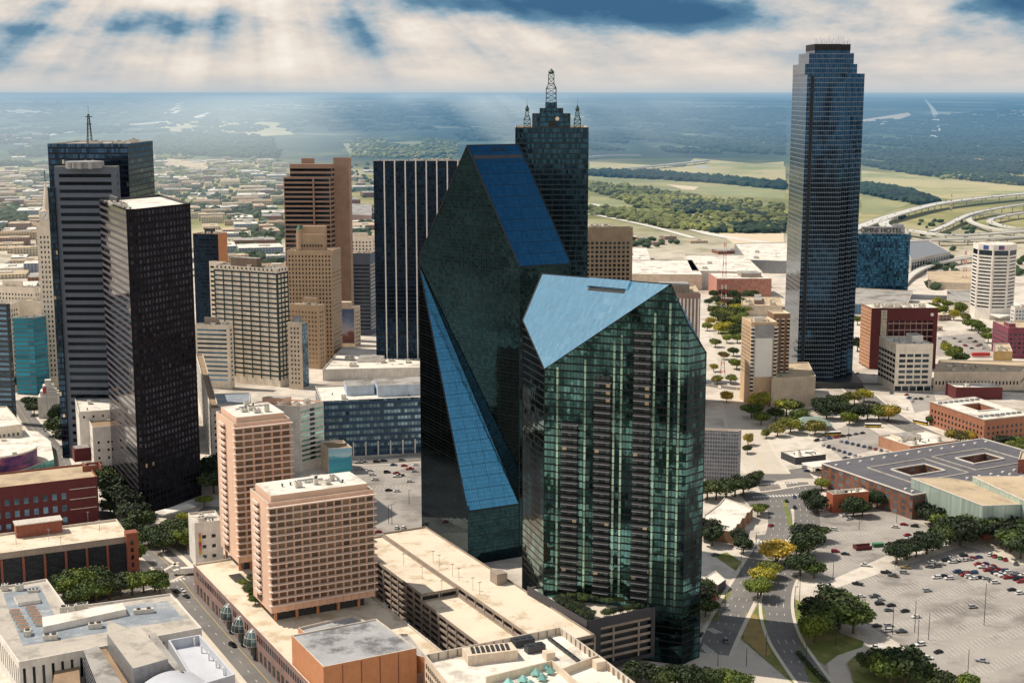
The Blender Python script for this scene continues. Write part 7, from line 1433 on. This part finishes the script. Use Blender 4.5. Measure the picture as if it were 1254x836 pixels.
# delivery lorry
c = G(226, 703); root = thing('box_truck', 'white box truck crossing the street corner left of the salmon towers', 'truck', (*c, 0)); root.rotation_euler.z = 0
mb = MB(); mb.box((c[0]+1.5, c[1], 1.0), (7, 2.5, 2.8), 10); mb.build('box', M['white_paint'], root); mb = MB(); mb.box((c[0]-4.2, c[1]-1, .8), (2.6, 2.3, 2.0), 10); mb.box((c[0]-3.6, c[1]-.9, 2.7), (1.6, 2.2, .5), 10); mb.build('cab', M['white_paint'], root); mb = MB(); mb.box((c[0]-4.9, c[1]-1.1, 1.9), (1.2, 2.34, .7), 10); mb.build('windscreen', cg, root)
for x_, y_ in ((-3.9, -2.1), (-4.1, 0), (2.6, -1.1), (2.2, 1.4), (4, -.9), (3.7, 1.6)): mb = MB(); mb.bar((c[0]+x_, c[1]+y_-.15, .5), (c[0]+x_, c[1]+y_+.15, .5), .5, 0, 12); mb.build('wheel', tyre, root)
def bus(x, y, rot, label, mat='white_paint', L=12):
    c = G(x, y); root = thing('bus', label, 'bus', (*c, 0)); a, b = math.cos(R(rot)), math.sin(R(rot)); mb = MB(); mb.box((c[0], c[1], .4), (L, 2.6, 1.1), rot); mb.build('body', M['yellow_paint'], root); mb = MB(); mb.box((c[0], c[1], 1.5), (L-.1, 2.5, 1.1), rot); mb.build('windows', cg, root); mb = MB(); mb.box((c[0], c[1], 2.6), (L, 2.6, .5), rot); mb.build('roof', M[mat], root)
    for u in (-L*.32, L*.32):
        for v in (-1.2, 1.2): q = (c[0]+u*a-v*b, c[1]+u*b+v*a); mb = MB(); mb.bar((q[0]+b*.15, q[1]-a*.15, .5), (q[0]-b*.15, q[1]+a*.15, .5), .5, 0, 10); mb.build('wheel', tyre, root)
bus(1020, 533, 10, 'yellow and white bus beside the golden trees'); bus(1069, 523, -4, 'yellow bus half behind the salmon brick store'); bus(1127, 519, -50, 'yellow and white bus on the avenue beside the courtyard block')
c = G(1107, 501); root = thing('van', 'white van on the avenue above the salmon brick store', 'van', (*c, 0)); mb = MB(); mb.box((c[0], c[1], .5), (6, 2.2, 2.2), -50); mb.build('body', M['white_paint'], root); mb = MB(); mb.box((c[0]+1.6, c[1]-1.9, 1.6), (.9, 2.0, .7), -50); mb.build('windscreen', cg, root)
c = G(1201, 437); root = thing('trailer', 'bright red trailer parked in the lot above the long low tan building', 'trailer', (*c, 0)); mb = MB(); mb.box((c[0], c[1], 1), (17, 3, 3.2), 4); mb.build('box', M['red_paint'], root)
# dumpster row and fence in the upper car park
pts = [G(*p) for p in ((1046, 672), (1060, 668), (1068, 668))]; root = thing('dumpster_enclosure', 'dark red walled enclosure in the upper car park', 'enclosure', (*pts[0], 0)); mb = MB()
c = G(1057, 672); mb.box((c[0], c[1]-2, 0), (9.5, .4, 2.2), 14); mb.box((c[0]-4.5, c[1], 0), (.4, 5, 2.2), 14); mb.box((c[0], c[1]+3, 0), (9.5, .4, 2.2), 14); mb.build('wall', M['maroon'], root)
c = G(1075, 669); root = thing('container', 'green steel waste container beside the dark red enclosure', 'container', (*c, 0)); mb = MB(); mb.box((c[0], c[1], .2), (6.2, 2.4, 1.8), 14); mb.build('body', plain('container_green', (.03, .12, .05)), root); mb = MB(); mb.box((c[0], c[1], 2.0), (6.3, 2.5, .15), 14); mb.build('lid', plain('container_lid', (.05, .2, .1)), root)
ln = [G(1084, 667), G(1135, 655)]; mb = MB(); L = math.dist(*ln); mb.box(((ln[0][0]+ln[1][0])/2, (ln[0][1]+ln[1][1])/2, 0), (L, .35, 1.0), math.degrees(math.atan2(ln[1][1]-ln[0][1], ln[1][0]-ln[0][0]))); tag(mb.build('boundary_wall', M['maroon']), 'low dark red wall running right from the green container', 'wall')
# lamp posts and poles
def pole(x, y, top, label, lamp=True, r=.18, wood_=True):
    p = G(x, y); zt = topz(p[1], top); root = thing('street_light' if lamp else 'utility_pole', label, 'street light' if lamp else 'pole', (p[0], p[1], 0)); mb = MB(); mb.cyl((p[0], p[1], 0), r, zt, 8, 0, r*.7); mb.build('pole', M['dark'] if wood_ else M['steel'], root)
    if lamp: mb = MB(); mb.box((p[0]+.6, p[1], zt), (1.6, .3, .2), 20); mb.box((p[0]+1.3, p[1], zt-.1), (.8, .45, .18), 20); mb.build('lamp_head', M['steel'], root)
for i, (x, y, t, lb, lm) in enumerate(((1205, 765, 714, 'tallest dark pole, in the right part of the large car park', 0), (1120, 774, 735, 'dark pole beside the white car in the large car park', 0), (1124, 786, 752, 'thin dark pole just right below the tall one in the large car park', 0), (1137, 783, 750, 'dark pole right of the pair in the large car park', 0), (1093, 776, 741, 'dark pole among the left rows of the large car park', 0), (1185, 827, 794, 'dark pole in the bottom rows of the large car park', 0),
    (979, 736, 705, 'dark pole where the lane meets the curved road', 0), (973, 743, 718, 'street light on the kerb of the curved road', 1), (1020, 710, 687, 'thin pole in the corner of the upper car park', 0), (1052, 648, 640-2, 'thin light post in the middle of the upper car park', 1), (1096, 694, 667, 'dark pole left of the tree row', 0), (1023, 790, 757, 'dark pole in front of the big oaks', 0), (987, 810, 786, 'thin pole beside the hedge', 0), (938, 804, 775, 'tall thin pole on the dry triangular island', 0), (914, 815, 792, 'thin pole beside the lower junction', 1), (879, 815, 800, 'thin short pole left of the lower junction', 0), (907, 706, 668, 'light pole on the lawn beside the kiosks', 1), (888, 748, 724, 'thin pole beside the small lawn', 0),
    (926, 668, 652, 'thin post left of the divided road', 1), (1098, 640, 622, 'thin post right of the upper car park', 1), (1039, 538, 520, 'dark post beside the buses', 1), (370+106, 640, 618, 'light post in the lot beside the sloping tower', 1), (480, 642, 617, 'second light post in the lot beside the sloping tower', 1), (501, 617, 600, 'thin post near the sloping tower corner', 1))): pole(x, y, t, lb, bool(lm))
for b_ in BAD: print('BADLABEL', b_)
